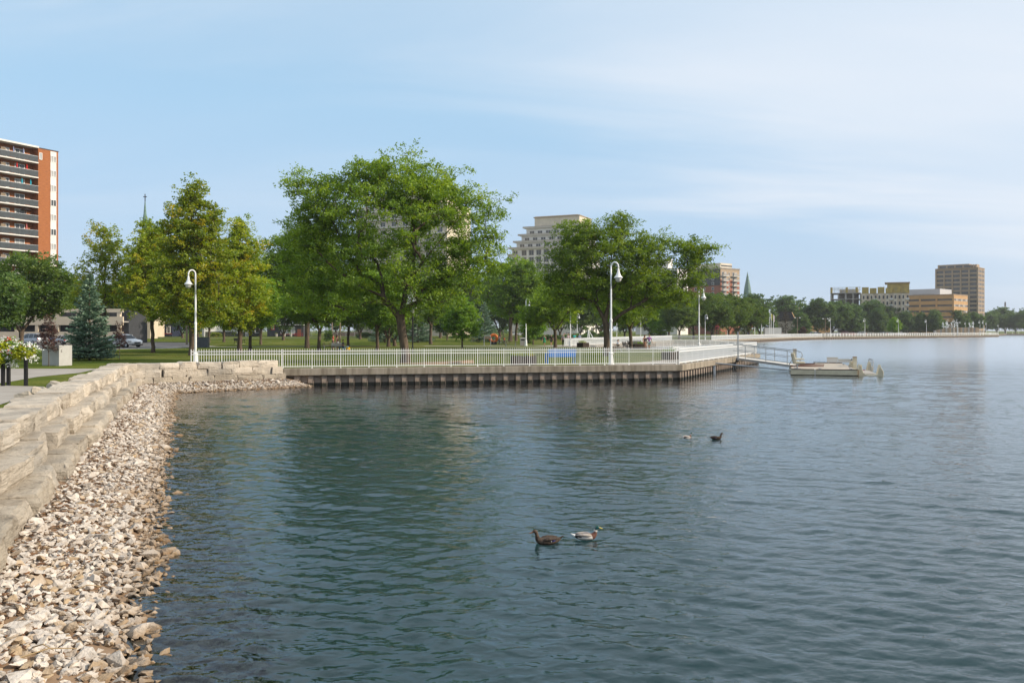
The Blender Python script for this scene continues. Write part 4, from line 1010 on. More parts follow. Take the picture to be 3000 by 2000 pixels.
m_yell = M('yellow_formwork', (0.46, 0.34, 0.09), 0.7, (0.30, 0.23, 0.08), scale=0.6)
m_copper = M('green_copper', (0.16, 0.26, 0.22), 0.7, (0.09, 0.15, 0.13), scale=1.0)
m_wood = M('pole_wood', (0.22, 0.17, 0.12), 0.9, var=0.2, sx=(1, 1, 0.2), scale=6)
m_curtain = M('pale_curtain', (0.42, 0.42, 0.41), 0.6, (0.22, 0.23, 0.24), scale=0.8)
m_winw = M('white_frame', (0.78, 0.78, 0.76), 0.5, var=0.05)
def bx(root, name, mat, x0, x1, y0, y1, z0, z1): return MB().bb(x0, x1, y0, y1, z0, z1).build(name, mat, root)
_wm = {}
def window(root, xc, z0, w, h, y=0.0, frame=None, pane=None, fw=0.09, mull=0, face=(0, 0, 0), rz=0.0, name='window'):
    key = (round(w, 2), round(h, 2), frame.name if frame else '', pane.name if pane else '', mull, fw)
    if key not in _wm:
        b = MB()
        b.bb(-w / 2, w / 2, -0.02, 0.03, 0, h, 1)
        if frame:
            for x0, x1, a, c in ((-w / 2 - fw, w / 2 + fw, -fw, 0), (-w / 2 - fw, w / 2 + fw, h, h + fw), (-w / 2 - fw, -w / 2, 0, h), (w / 2, w / 2 + fw, 0, h)): b.bb(x0, x1, -0.08, 0.03, a, c, 0)
            for k in range(mull):
                q = -w / 2 + w * (k + 1) / (mull + 1); b.bb(q - fw * .4, q + fw * .4, -0.06, -0.021, 0, h, 0)
        o = b.build(name, [frame or m_glass, pane or m_glass]); _wm[key] = o.data; bpy.data.objects.remove(o)
    return ob(name, _wm[key], root, (xc, y, z0), rz)

# brick apartment tower
t1 = thing('apartment_tower', 'orange brick apartment tower with dark balcony panels and white window strip', 'building', (-87.8, 165.1, PZ), math.atan2(.89, .455))
MB().bb(-26, 0, 1.6, 20, 0, 36.6).bb(-4.07, 0, 0, 1.6, 0, 36.6).build('wall', m_brick, t1)
bx(t1, 'roof', m_offw, -26, -4.0, -0.15, 1.7, 36.62, 36.95); bx(t1, 'parapet', m_dgrey, -4.0, 0.06, -0.06, 20, 36.62, 36.78)
RF = random.Random(77)
for k in range(12):
    z = 33.92 - 2.8 * k
    s_ = bx(t1, 'balcony_slab', m_offw, -26, -4.07, -0.12, 1.6, z - 0.22, z)
    for i in range(7): ob('balcony_panel', None, None) if False else None
    p_ = MB()
    for i in range(6):
        p_ = MB().bb(-4.12 - (i + 1) * 1.82 + 0.03, -4.12 - i * 1.82, -0.10, -0.06, z + 0.08, z + 1.08); p_.build('balcony_panel', m_rail, t1)
    MB().bb(-26, -4.1, -0.12, -0.05, z + 1.08, z + 1.14).build('handrail', m_galv, t1)
    window(t1, -6.7, z + 0.05, 1.7, 2.05, 1.58, m_winw, m_curtain if RF.random() < .6 else m_glass, 0.10, 1, name='balcony_door')
    window(t1, -9.3, z + 0.35, 1.0, 1.6, 1.58, m_winw, m_curtain if RF.random() < .5 else m_glass, 0.10, 1)
    bx(t1, 'storage_box', m_wood, -10.9, -10.0, 0.5, 1.5, z + 0.1, z + 1.75)
    window(t1, -13.2, z + 0.05, 1.7, 2.05, 1.58, m_winw, m_glass, 0.10, 1, name='balcony_door')
    bx(t1, 'white_spandrel', m_offw, -1.62, -0.40, -0.04, 0.05, z + 1.75, z + 3.35 if k else 36.5)
    window(t1, -1.01, z + 0.55, 1.0, 1.12, -0.02, m_winw, m_curtain if RF.random() < .5 else m_glass, 0.08, 1)
window(t1, -3.6, 34.6, 0.42, 1.15, -0.02, m_winw, m_curtain, 0.08)
def parasol(u, k, col, label, openp=False):
    rt = math.atan2(.89, .455); o = Vector((-87.8, 165.1, PZ)) + Matrix.Rotation(rt, 3, 'Z') @ Vector((u, 0.55, 33.92 - 2.8 * k))
    t = thing('parasol', label, 'parasol', o, rt, 'parasols on the tower balconies'); mt = M('parasol_%s' % label[:12], col, 0.8)
    MB().path([(0, 0, 0), (0, 0, 2.1)], 0.025, 6).build('pole', m_white, t); MB().lathe([(0.22, 0), (0.22, 0.06), (0.05, 0.1)], n=10).build('base', m_black, t)
    MB().lathe([(1.05, 1.95), (0.55, 2.18), (0.02, 2.35)] if openp else [(0.10, 0.75), (0.17, 0.95), (0.11, 1.25), (0.13, 1.6), (0.05, 2.15), (0.01, 2.3)], n=8).build('canopy', mt, t)
parasol(-7.85, 1, (0.6, 0.02, 0.02), 'folded red parasol on the second balcony, farther from the brick pier'); parasol(-5.95, 1, (0.6, 0.02, 0.02), 'folded red parasol on the second balcony, nearer to the brick pier')
parasol(-6.9, 2, (0.02, 0.42, 0.55), 'folded turquoise parasol before the third balcony door'); parasol(-5.2, 2, (0.02, 0.42, 0.55), 'folded turquoise parasol at the pier end of the third balcony')
parasol(-8.5, 0, (0.25, 0.28, 0.45), 'folded blue white parasol left of the top balcony door'); parasol(-6.6, 0, (0.25, 0.28, 0.45), 'folded blue white parasol right of the top balcony door')
parasol(-6.1, 4, (0.03, 0.02, 0.02), 'open black parasol on the fifth balcony', True); parasol(-6.0, 5, (0.55, 0.16, 0.16), 'folded salmon parasol on the sixth balcony'); parasol(-11.2, 2, (0.30, 0.45, 0.36), 'folded mint parasol on the third balcony at the picture edge')

# beige parking garage, low buildings along the street
D = 142.0; sx_ = D / F; g = thing('parking_garage', 'beige concrete parking garage with dark openings behind the parked cars', 'building', (gx(210, D), D, PZ))
MB().bb(-232 * sx_, 150 * sx_, 2.2, 9.5, 0, 5.6).build('interior', m_dgrey, g)
for z0, z1 in ((0, 1.95), (3.05, 4.45), (5.15, 5.75)): bx(g, 'parapet_band', m_beige, -232 * sx_, 150 * sx_, 0, 0.35, z0, z1)
for z1 in (1.3, 3.5): bx(g, 'floor_slab', m_greyc, -232 * sx_, 150 * sx_, 0.36, 2.15, z1, z1 + .2)
for i in range(7): bx(g, 'column', m_beige, (-228 + i * 60) * sx_, (-219 + i * 60) * sx_, 0.05, 0.7, 0, 5.7)
D = 280.0; sx_ = D / F
g = thing('corrugated_box_building', 'windowless beige corrugated building beside the parking garage', 'building', (gx(412, D), D, PZ))
MB().bb(-24 * sx_, 26 * sx_, 0, 14, 0, 7.0).build('wall', m_beige, g); bx(g, 'door', m_brick2, -34 * sx_, -24.2 * sx_, 0.3, 2, 0, 2.4); bx(g, 'side_wall', m_beige, -60 * sx_, -34.2 * sx_, 0.5, 10, 0, 6.2)
for i in range(16): bx(g, 'rib', m_beige, (-24 + i * 3.2) * sx_, (-23 + i * 3.2) * sx_, -0.07, 0, 0, 7.0)
g = thing('grey_gable_building', 'large grey roofed building hidden behind the yellowing trees', 'building', (gx(330, 300), 300, PZ), 0.1)
MB().bb(-14, 14, 0, 14, 0, 12).build('wall', m_greyc, g); MB().prismy([(-15, 12), (15, 12), (9, 18), (-9, 18)], -0.6, 14.6).build('roof', m_roofd, g)
D = 292.0; sx_ = D / F
g = thing('navy_house', 'navy clad house with grey upper storey and white sash windows', 'building', (gx(470, D), D, PZ))
MB().bb(-32 * sx_, 34 * sx_, 0, 9, 0, 4.7).build('wall', m_navy, g); bx(g, 'upper_wall', M('pale_grey_siding', (0.36, 0.40, 0.42), 0.7), -32 * sx_, 34 * sx_, 0.15, 9, 4.7, 7.2)
MB().prismy([(-34 * sx_, 7.2), (36 * sx_, 7.2), (0, 9.8)], -0.2, 9.3).build('roof', m_roofd, g)
for xw in (-30, 5, 24): window(g, xw * sx_, 1.35, 1.0, 2.1, -0.02, m_winw, m_glass, 0.14); 
bx(g, 'red_sill', m_redp, -32 * sx_, 34 * sx_, -0.12, 0, 1.0, 1.15)
D = 297.0; sx_ = D / F
g = thing('white_olive_house', 'white flat roofed house with olive green base', 'building', (gx(677, D), D, PZ), R(24))
MB().bb(-8.5, 10.5, 0, 10, 1.75, 5.2).build('wall', m_offw, g); MB().bb(-8.5, 10.5, -0.02, 10, 0, 1.75).build('base', m_olive, g); bx(g, 'roof', m_roofd, -8.7, 10.7, -0.2, 10.2, 5.2, 5.4)
for xw in (2.5, 8.6): window(g, xw, 1.3, 0.8, 2.1, -0.03, m_winw, m_glass, 0.2)
window(g, 5.4, 0.05, 0.9, 2.3, -0.03, m_winw, m_curtain, 0.15, name='door')
for xw in (-6.5, -3.2): window(g, xw, 3.6, 1.0, 0.6, -0.02, m_winw, m_glass, 0.1)
MB().bb(-8.8, -8.5, 0, 10, 0.0, 5.2).build('end_wall', m_offw, g)
g = thing('dark_cafe', 'dark grey cafe with white grid windows and red trim', 'building', (gx(835, D), D, PZ))
MB().bb(-6.2, 6.4, 0, 10, 0, 4.4).build('wall', m_dgrey, g); bx(g, 'awning', m_offw, -1.8, 6.8, -1.4, 0, 4.0, 4.25); MB().prismy([(3.0, 4.4), (7.0, 4.4), (5.0, 6.0)], 0, 8).build('gable', m_roofd, g)
for i in range(4): window(g, -0.9 + i * 1.25, 1.1, 1.05, 2.3, -0.02, m_winw, m_curtain, 0.1, 2)
window(g, -4.2, 2.5, 0.9, 1.3, -0.02, m_redp, m_cream, 0.2); bx(g, 'red_sill', m_redp, -1.6, 3.7, -0.2, 0, 0.75, 0.95)
bx(g, 'door', m_brick2, 4.3, 5.6, -0.05, 0.0, 0, 2.6)
for z in (0.4, 0.8, 1.2): bx(g, 'red_rail', m_redp, 3.8, 6.6, -1.6, -1.54, z, z + 0.07)
for i in range(5): bx(g, 'red_rail_post', m_redp, 3.8 + i * .68, 3.88 + i * .68, -1.6, -1.53, 0, 1.25)
for i, xw in enumerate((-2.4, 0.4, 2.6)):
    t = thing('stone_planter', ('pot of grasses nearest the cafe corner', 'middle pot of grasses before the cafe windows', 'pot of grasses nearest the red cafe railing')[i], 'planter', (gx(835, D) + xw, D - 2.2, PZ), 0, 'planters in front of the cafe')
    MB().lathe([(0.40, 0), (0.48, 1.0), (0.40, 1.0), (0.38, 0.9)], n=10).build('pot', m_greyc, t)
    rg = np.random.default_rng(i); V_, F_, t_ = leaves_np(rg, np.array([[0, 0, 1.15]]), np.array([0.35]), 90, 0.3, 0.05, -0.6); tag(ob('grasses', npmesh('grasses', V_, F_, LM['pear'], t_), t), kind='stuff')
# chain link fence and rubble wall behind the picnic
t = thing('rubble_wall', 'low brown rubble wall behind the chain link fence', 'wall', (gx(1040, 310), 310, PZ)); MB().bb(-9, 9, 0, 0.8, 0, 1.6).build('stonework', M('brown_rubble', (0.22, 0.16, 0.12), 0.9, (0.10, 0.075, 0.06), scale=2.5, bump=0.1, bscale=3), t)
t = thing('chain_link_fence', 'grey chain link fence behind the picnic party', 'fence', (gx(980, 300), 300, PZ))
for i in range(13): MB().path([(-14 + i * 3, 0, 0), (-14 + i * 3, 0, 2.4)], 0.06, 6).build('post', m_galv, t)
for z in (0.1, 1.2, 2.3): MB().bb(-14, 22, -0.03, 0.03, z, z + 0.06).build('rail', m_galv, t)
# church spire with a cross
t = thing('church_spire', 'slender green church spire topped by a dark cross above the trees', 'church', (gx(425, 230), 230, PZ))
MB().bb(-2.4, 2.4, -2.4, 2.4, 0, 18).build('tower', m_beige, t); MB().lathe([(2.3, 18), (1.3, 27), (0.40, 33.6), (0.12, 36.8)], n=8).build('spire', m_copper, t)
c_ = MB().bb(-0.09, 0.09, -0.09, 0.09, 36.6, 38.9).bb(-0.48, 0.48, -0.08, 0.08, 38.05, 38.25).build('cross', m_black, t)

# condominium hidden behind the big locust
D = 330.0; sx_ = D / F
t = thing('hidden_condominium', 'cream condominium showing through the biggest locust crown', 'building', (gx(1310, D), D, PZ), R(-24))
MB().bb(-42, 0, 0, 20, 0, 52).build('wall', m_cream, t); bx(t, 'penthouse', m_cream, -34, -6, 3, 17, 52, 57)
for k in range(15):
    bx(t, 'balcony_slab', m_offw, -42.5, 1.0, -1.3, 0, 4.5 + k * 3.2, 4.75 + k * 3.2)
    for i in range(8): window(t, -39.5 + i * 5.2, 5.2 + k * 3.2, 2.2, 1.7, -0.02, m_offw, m_glass, 0.12, 1)
# stepped condominium
D = 350.0; t = thing('stepped_condominium', 'pale stepped condominium with terraces and a flat penthouse', 'building', (gx(1699, D), D, PZ), R(-24)); kx = D / F / 0.90
def sz_(y): return gz(y, D) - PZ
tiers = [(1503, 724, 1010), (1513, 704, 724), (1524, 683, 704), (1535, 660, 683), (1556, 626, 660)]
for i, (xl, yt, yb) in enumerate(tiers):
    L_ = (1699 - xl) * kx; inn = i * 1.3
    bx(t, ('wall', 'terrace_storey', 'terrace_storey', 'terrace_storey', 'penthouse')[i], m_offw if i < 4 else m_cream, -L_, -inn * 0.4, inn, 26 - inn, sz_(yb), sz_(yt))
    bx(t, 'cornice', m_tan if i > 3 else m_offw, -L_ - 0.4, 0.3 - inn * .4, inn - 0.4, 26 - inn, sz_(yt), sz_(yt) + 0.35)
    if i in (1, 2, 3):
        for k in range(8): window(t, -L_ + 2.6 + k * 3.7, sz_(yb) + 0.35, 2.0, 1.95, inn - 0.02, m_offw, m_glass, 0.15, 1)
    if i < 4:
        bx(t, 'terrace_slab', m_offw, -L_ - 1.4, 0.5, inn - 1.0, inn + 3, sz_(yt) + 0.36, sz_(yt) + 0.55)
        bx(t, 'terrace_railing', M('bronze_railing', (0.40, 0.36, 0.31), 0.5), -L_ - 1.35, 0.45, inn - 0.95, inn - 0.88, sz_(yt) + 0.56, sz_(yt) + 1.0)
        bx(t, 'terrace_railing', M('bronze_railing', (0.40, 0.36, 0.31), 0.5), -L_ - 1.35, -L_ - 1.28, inn - 0.88, inn + 3, sz_(yt) + 0.56, sz_(yt) + 1.0)
bx(t, 'lift_housing', m_cream, -22.5, -3, 6, 20, sz_(626) + 0.36, sz_(621))
L_ = (1699 - 1503) * kx
for k in range(9):
    z = sz_(724) - 2.95 * (k + 1)
    for j in range(8): window(t, -L_ + 5.6 + j * 3.35, z + 0.5, 1.9, 2.0, -0.02, m_greyc, m_glass, 0.15, 1)
    bx(t, 'balcony_slab', m_offw, -L_ - 1.5, -L_ + 3.0, -1.3, 4, z - 0.1, z + 0.15); bx(t, 'balcony_railing', M('bronze_railing', (0.40, 0.36, 0.31), 0.5), -L_ - 1.45, -L_ + 2.95, -1.28, -1.2, z + 0.15, z + 1.15)
    bx(t, 'balcony_railing', M('bronze_railing', (0.40, 0.36, 0.31), 0.5), -L_ - 1.45, -L_ - 1.38, -1.2, 4, z + 0.15, z + 1.15)
    window(t, -L_ + 1.6, z + 0.4, 2.0, 2.1, -0.02, m_offw, m_glass, 0.15, 1)
for j in range(8): bx(t, 'pilaster', m_offw, -L_ + 6.95 + j * 3.35, -L_ + 7.65 + j * 3.35, -0.25, 0, 0, sz_(724))
for k in range(12): 
    for j in range(4): window(t, 0.02, sz_(724) - 2.95 * (k + 1) + 0.5, 2.0, 1.9, 3 + j * 6, m_greyc, m_glass, 0.15, 1, rz=R(90))
# cream building glimpsed right of the leaning locust
t = thing('cream_apartments', 'cream apartment top glimpsed through the leaning locust', 'building', (gx(1985, 420), 420, PZ), R(-30))
MB().bb(-22, 0, 0, 16, 0, 33).build('wall', m_offw, t); bx(t, 'roof_box', m_offw, -16, -6, 3, 10, 33, 38)
for k in range(8): bx(t, 'balcony_slab', m_cream, -22.4, 0.8, -1.2, 0, 5 + k * 3.4, 5.5 + k * 3.4); [window(t, -19 + i * 4.4, 6 + k * 3.4, 2.2, 1.8, -0.02, m_offw, m_glass, 0.12) for i in range(5)]
# brick and tan condominium
D = 480.0; t = thing('brick_condominium', 'tan and red brick condominium with stacked balconies behind the promenade trees', 'building', (gx(2111, D), D, PZ), R(40))
def sz_(y): return gz(y, D) - PZ
MB().bb(0, 18, 0, 44, sz_(818), sz_(786)).build('upper_wall', m_tan, t); MB().bb(0, 18, -0.02, 44.02, 0, sz_(818)).build('lower_wall', m_brick2, t)
bx(t, 'side_wall', m_dgrey, -0.3, 0, 0.3, 30, sz_(835), sz_(788)); bx(t, 'roof', m_greyc, -0.4, 18.3, -0.3, 44.3, sz_(786), sz_(786) + .5)
MB().bb(8, 19, 6, 24, sz_(786) + .5, sz_(766)).build('penthouse', m_cream, t)
for k in range(2): bx(t, 'penthouse_glazing', m_glass, 8.5, 19.05, 5.95, 23, sz_(784 - k * 8), sz_(780 - k * 8))
for k in range(11):
    z = sz_(794) - 2.75 * (k + 1)
    for xb, wb in ((0.6, 5.2), (10.4, 5.6)):
        bx(t, 'balcony_slab', m_offw, xb, xb + wb, -1.5, 0, z, z + 0.25); bx(t, 'balcony_railing', m_greyc, xb, xb + wb, -1.5, -1.42, z + 0.25, z + 1.2)
        window(t, xb + 1.6, z + 0.35, 1.6, 2.0, -0.04, m_offw, m_glass, 0.12); window(t, xb + 4.0, z + 0.35, 1.2, 2.0, -0.04, m_offw, m_curtain, 0.12)
    window(t, 7.9, z + 0.6, 1.0, 1.5, -0.04, m_offw, m_glass, 0.12)
    for j in range(3): window(t, -0.33, z + 0.6, 1.3, 1.5, 5 + j * 6, m_offw, m_glass, 0.1, rz=R(-90))
# green spire
t = thing('green_spire', 'pointed green copper church spire beside the brick condominium', 'church', (gx(2190, 600), 600, PZ)); k6 = 600 / F
MB().bb(-2.4, 2.4, -2.4, 2.4, 0, 20).build('tower', m_greyc, t); MB().lathe([(3.6, 20), (3.3, 24), (2.3, 32), (1.1, 38), (0.5, 41.2), (0.05, 43.4)], n=8).build('spire', m_copper, t)
for a in range(4): MB().lathe([(0.7, 20), (0.6, 24), (0.05, 27)], (2.6 * math.cos(a * 1.57 + .78), 2.6 * math.sin(a * 1.57 + .78), 0), 6).build('pinnacle', m_copper, t)
# houses between the trees
t = thing('dark_roofed_house', 'house with steep dark roof and yellow gable past the promenade', 'building', (gx(2290, 350), 350, PZ), R(-20))
MB().bb(-5, 5, 0, 8, 0, 6.0).build('wall', m_cream, t); MB().prismy([(-5.4, 6.0), (5.4, 6.0), (3.8, 9.8), (-5.2, 9.8)], -0.4, 8.4).build('roof', m_roofd, t); MB().prismy([(5.0, 6.0), (5.6, 6.0), (3.95, 9.6), (3.7, 9.6)], 0.5, 7.5).build('gable', m_orange, t)
t = thing('low_gabled_house', 'low house with wide grey gable roof beside the brown spruces', 'building', (gx(2328, 352), 352, PZ), R(-8))
MB().bb(-8, 6, 0, 8, 0, 4.2).build('wall', m_wood, t); MB().prismy([(-9, 4.0), (7, 4.0), (4, 6.8), (-6.5, 6.8)], -0.7, 8.5).build('roof', m_greyc, t); MB().prismy([(-3.4, 4.0), (2.4, 4.0), (-0.5, 6.0)], -1.0, -0.72).build('gable', m_wood, t)
t = thing('orange_brick_shed', 'orange brick wall glimpsed between dark trees above the cars', 'building', (gx(2402, 400), 400, PZ))
MB().bb(-8, 5, 0, 6, 0, 8).build('wall', m_orange, t); MB().prismy([(-8.4, 8), (5.4, 8), (-1.5, 11.5)], -0.3, 6.3).build('roof', m_roofd, t); window(t, 1.5, 3.6, 1.0, 1.6, -0.02, m_winw, m_glass, 0.1)
# unfinished concrete building
D = 430.0; t = thing('unfinished_building', 'concrete building under construction with yellow formwork on its top floor', 'building', (gx(2523, D), D, PZ), R(-24)); kx = D / F / 0.99
def sz_(y): return gz(y, D) - PZ
Lw = 84 * kx
for k in range(8): bx(t, 'floor_slab', m_greyc, -Lw, 0, 0, 16, sz_(857) - 3.05 * k - 0.35, sz_(857) - 3.05 * k)
for i in range(5):
    for yy in (0.2, 8, 15): bx(t, 'column', m_greyc, -Lw + i * Lw / 4.2, -Lw + i * Lw / 4.2 + 0.7, yy, yy + 0.7, 0, sz_(857) - 0.4)
bx(t, 'core', m_greyc, -Lw + 4, -1.5, 7, 14, 0, sz_(845))
for i in range(22): bx(t, 'rebar', m_yell, -Lw + i * 0.65, -Lw + i * 0.65 + 0.09, 0.4, 0.5, sz_(857) + .01, sz_(842)) if i % 3 else bx(t, 'scaffold_post', m_galv, -Lw + i * 0.65, -Lw + i * 0.65 + 0.15, 0.2, 0.35, sz_(857) + .01, sz_(840))
for z in (849, 845, 841): bx(t, 'scaffold_rail', m_yell, -Lw, 0, 0.25, 0.33, sz_(z), sz_(z) + .12)
for i in (0, 0.5, 0.82): bx(t, 'form_tower', m_yell, -Lw + i * Lw, -Lw + i * Lw + 1.0, 0.1, 1.2, sz_(857) + .01, sz_(841))
Rw = 125 * kx
bx(t, 'wall', m_beige, 0.02, Rw, -1.0, 15, 0, sz_(860))
for i in range(6):
    x0 = 0.4 + i * Rw / 6; bx(t, 'formwork', m_yell, x0, x0 + Rw / 6 - 0.5, -1.15 - (i % 2) * 0.5, -0.6, sz_(860) + .01, sz_(842 + (i % 2) * 3))
bx(t, 'upper_form_deck', m_yell, Rw * .55, Rw + .3, 1, 15, sz_(860) + .01, sz_(831)); bx(t, 'form_cornice', m_tan, Rw * .5, Rw + .6, 0.2, 15.3, sz_(831), sz_(828.5))
for i in range(6):
    x0 = 0.2 + i * Rw / 6
    bx(t, 'wall_panel', m_cream, x0 + 0.2, x0 + Rw / 12, -1.6, -1.0, 0, sz_(862))
    for k in range(8):
        z = sz_(862) - 3.05 * (k + 1); window(t, x0 + Rw / 24 + .1, z + 0.6, 0.75, 1.6, -1.62, None, m_dgrey); window(t, x0 + Rw / 8 + .2, z + 0.6, 0.8, 1.6, -1.02, None, m_dgrey)
        if i in (1, 3, 5): bx(t, 'balcony_slab', m_offw, x0 + Rw / 12 + .2, x0 + Rw / 6, -2.2, -1.0, z, z + 0.25); bx(t, 'balcony_railing', m_offw, x0 + Rw / 12 + .2, x0 + Rw / 6, -2.2, -2.12, z + .25, z + 0.9)
# orange office with grey penthouse
D = 440.0; t = thing('orange_office', 'orange tan office with ribbon windows and pale grey rooftop box', 'building', (gx(2792, D), D, PZ), R(-45)); wF = 135 / F * D / 0.95; dS = 23.0
def sz_(y): return gz(y, D) - PZ
MB().bb(-wF, 0, 0.25, dS, 0, sz_(863)).build('core', m_glass, t)
hr = 17.1 / F * D
for k in range(7):
    zt = sz_(863) - k * hr; bx(t, 'spandrel', m_orange, -wF, 0, 0, 0.6, zt - hr * 0.64, zt); bx(t, 'side_spandrel', m_orange, -0.35, 0.02, 0.02, dS, zt - hr * 0.64, zt - 0.02)
    for j in range(6): window(t, 0.02, zt - hr * 0.97, 2.4, hr * .30, 2.2 + j * 3.7, m_offw, m_curtain if (j + k) % 2 else m_glass, 0.06, 0, rz=R(90)); bx(t, 'side_pier', m_orange, -0.3, 0.0, 3.7 * j + 3.55, 3.7 * j + 4.5, zt - hr, zt - hr * .64)
for f in (0, 0.33, 0.66, 0.985): bx(t, 'pier', m_orange, -wF + f * wF, -wF + f * wF + 0.9, -0.12, 0.2, 0, sz_(863))
bx(t, 'roof', m_tan, -wF - .2, 0.2, -0.2, dS, sz_(863), sz_(863) + .35); bx(t, 'rooftop_box', M('grey_cladding', (0.44, 0.44, 0.45), 0.7, var=.06), -wF - 3, -9, 8, 26, sz_(863) + .36, sz_(842)); bx(t, 'louvre_band', m_greyc, -wF + 2, -12, 7.9, 8, sz_(861), sz_(857))
MB().prismy([(14, sz_(873)), (18.6, sz_(873)), (18.6, sz_(890)), (14, sz_(886))], 0.05, 1.6).build('glass_bay', m_curtain, t).rotation_euler = (0, 0, R(90))
# tan tower
D = 480.0; t = thing('tan_tower', 'tall tan office tower with a grid of dark windows', 'building', (gx(2864, D), D, PZ), R(-42)); wF = 110 / F * D / 0.97; dS = 15.0
def sz_(y): return gz(y, D) - PZ
MB().bb(-wF, 0, 0.35, dS, 0, sz_(784)).build('core', m_glass, t); hr = 12.75 / F * D
for k in range(15):
    zt = sz_(784) - k * hr; bx(t, 'spandrel', m_tan, -wF, 0, 0.12, 0.8, zt - hr * .42, zt); bx(t, 'side_spandrel', m_tan, -0.5, 0.02, 0.13, dS, zt - hr * .42, zt - .02)
for i in range(6): bx(t, 'pier', m_tan, -wF + i * wF / 5 - .4, -wF + i * wF / 5 + .4, -0.15, 0.5, 0, sz_(784))
for j in range(5): bx(t, 'side_pier', m_tan, -0.4, 0.12, 0.3 + j * 3.4, 1.2 + j * 3.4, 0, sz_(784))
bx(t, 'roof', m_tan, -wF - .3, .3, -.3, dS, sz_(784), sz_(782)); bx(t, 'crown_storey', m_tan, -wF + .6, -4.6, 1.2, dS - 1, sz_(782), sz_(771))
for i in range(4): bx(t, 'crown_window', m_glass, -wF + 1.6 + i * 4.3, -wF + 5.0 + i * 4.3, 1.15, 1.2, sz_(781), sz_(775))
for i in range(3): bx(t, 'roof_fin', m_tan, -4.3 + i * 1.3, -3.5 + i * 1.3, 2, 8, sz_(782) + .01, sz_(773))
# smoke stack
t = thing('smoke_stack', 'slim grey smoke stack rising far beyond the wooded shore', 'chimney', (gx(2945, 1400), 1400, PZ)); MB().lathe([(1.5, 0), (1.2, 40), (1.15, 49)], n=14).build('shaft', m_greyc, t); MB().lathe([(1.3, 42), (1.25, 48.6)], n=14).build('band', m_dgrey, t)
# the fountain
t = thing('fountain', 'brown stone fountain wall with white water jets at the quay end', 'fountain', (gx(2800, 395), 395, PZ), R(0))
for i in range(24): bx(t, 'stone_slab', m_tan if i % 3 else m_greyc, -9.8 + i * 0.86, -9.8 + i * 0.86 + 0.8, 0 + (i % 2) * .15, 1.2, 0, 2.2 + min(i, 8) * 0.16 if i < 9 else 3.55)
m_jet = M('white_spray', (0.85, 0.88, 0.9), 0.6, var=0.03)
for i, xj in enumerate((-5.2, -3.6, -2.9, -1.2, 0.1, 1.2, 7.2, 8.9)):
    b = MB(); rg = random.Random(i)
    for q in range(26):
        h_ = rg.uniform(0, 1); p = Vector((xj + rg.gauss(0, .35 * (1.05 - h_)), 1.5 + rg.gauss(0, .3), 3.2 + h_ * (3.0 + (i % 3) * .5))); s_ = .12 * (1.2 - h_)
        b.path([p - Vector((0, 0, .35)), p, p + Vector((0, 0, .4))], [s_ * .3, s_, s_ * .2], 4)
    b.build('water_jet', m_jet, t)
# ------------------------------------------------------------------ lamps and poles
def gooseneck(n=14, r=0.23, z0=5.95):
    pts = [(0, 0, 4.6), (0, 0, z0)]
    for k in range(n + 1):
        a = math.pi - math.pi * k / n; pts.append((r + r * math.cos(a), 0, z0 + r * 1.25 * math.sin(a)))
    return pts + [(2 * r, 0, z0 - 0.12)]
def make_lamp(label, loc, rz):
    t = thing('street_lamp', label, 'street lamp', loc, rz, 'white gooseneck street lamps')
    MB().lathe([(0.20, 0), (0.20, 0.06), (0.165, 0.10), (0.13, 0.62), (0.155, 0.65), (0.155, 0.70), (0.085, 0.78)], n=10).build('base', m_white, t)
    MB().lathe([(0.075, 0.76), (0.075, 2.6), (0.09, 2.62), (0.09, 2.75), (0.062, 2.80), (0.055, 4.62)], n=12).build('pole', m_white, t, smooth=False)
    MB().path(gooseneck(), [0.05] * 2 + [0.045] * 16, 8).build('gooseneck_arm', m_white, t, smooth=True)
    MB().lathe([(0.045, 5.85), (0.06, 5.76), (0.085, 5.62), (0.14, 5.45), (0.24, 5.33), (0.275, 5.29), (0.265, 5.275), (0.04, 5.31)], (0.46, 0, 0), 20).build('shade', m_white, t, smooth=True)
    MB().lathe([(0.19, 5.285), (0.19, 5.20), (0.155, 5.10), (0.08, 5.03), (0.02, 5.015)], (0.46, 0, 0), 16).build('globe', M('frosted_globe', (0.55, 0.54, 0.50), 0.2), t, smooth=True)
    return t
L0 = make_lamp('white gooseneck lamp post standing at the end of the low railing', (gx(573, 54.5), 54.5, PZ), R(215)); L0.scale = (0.96,) * 3
LK = [(c, []) for c in kids(L0)]
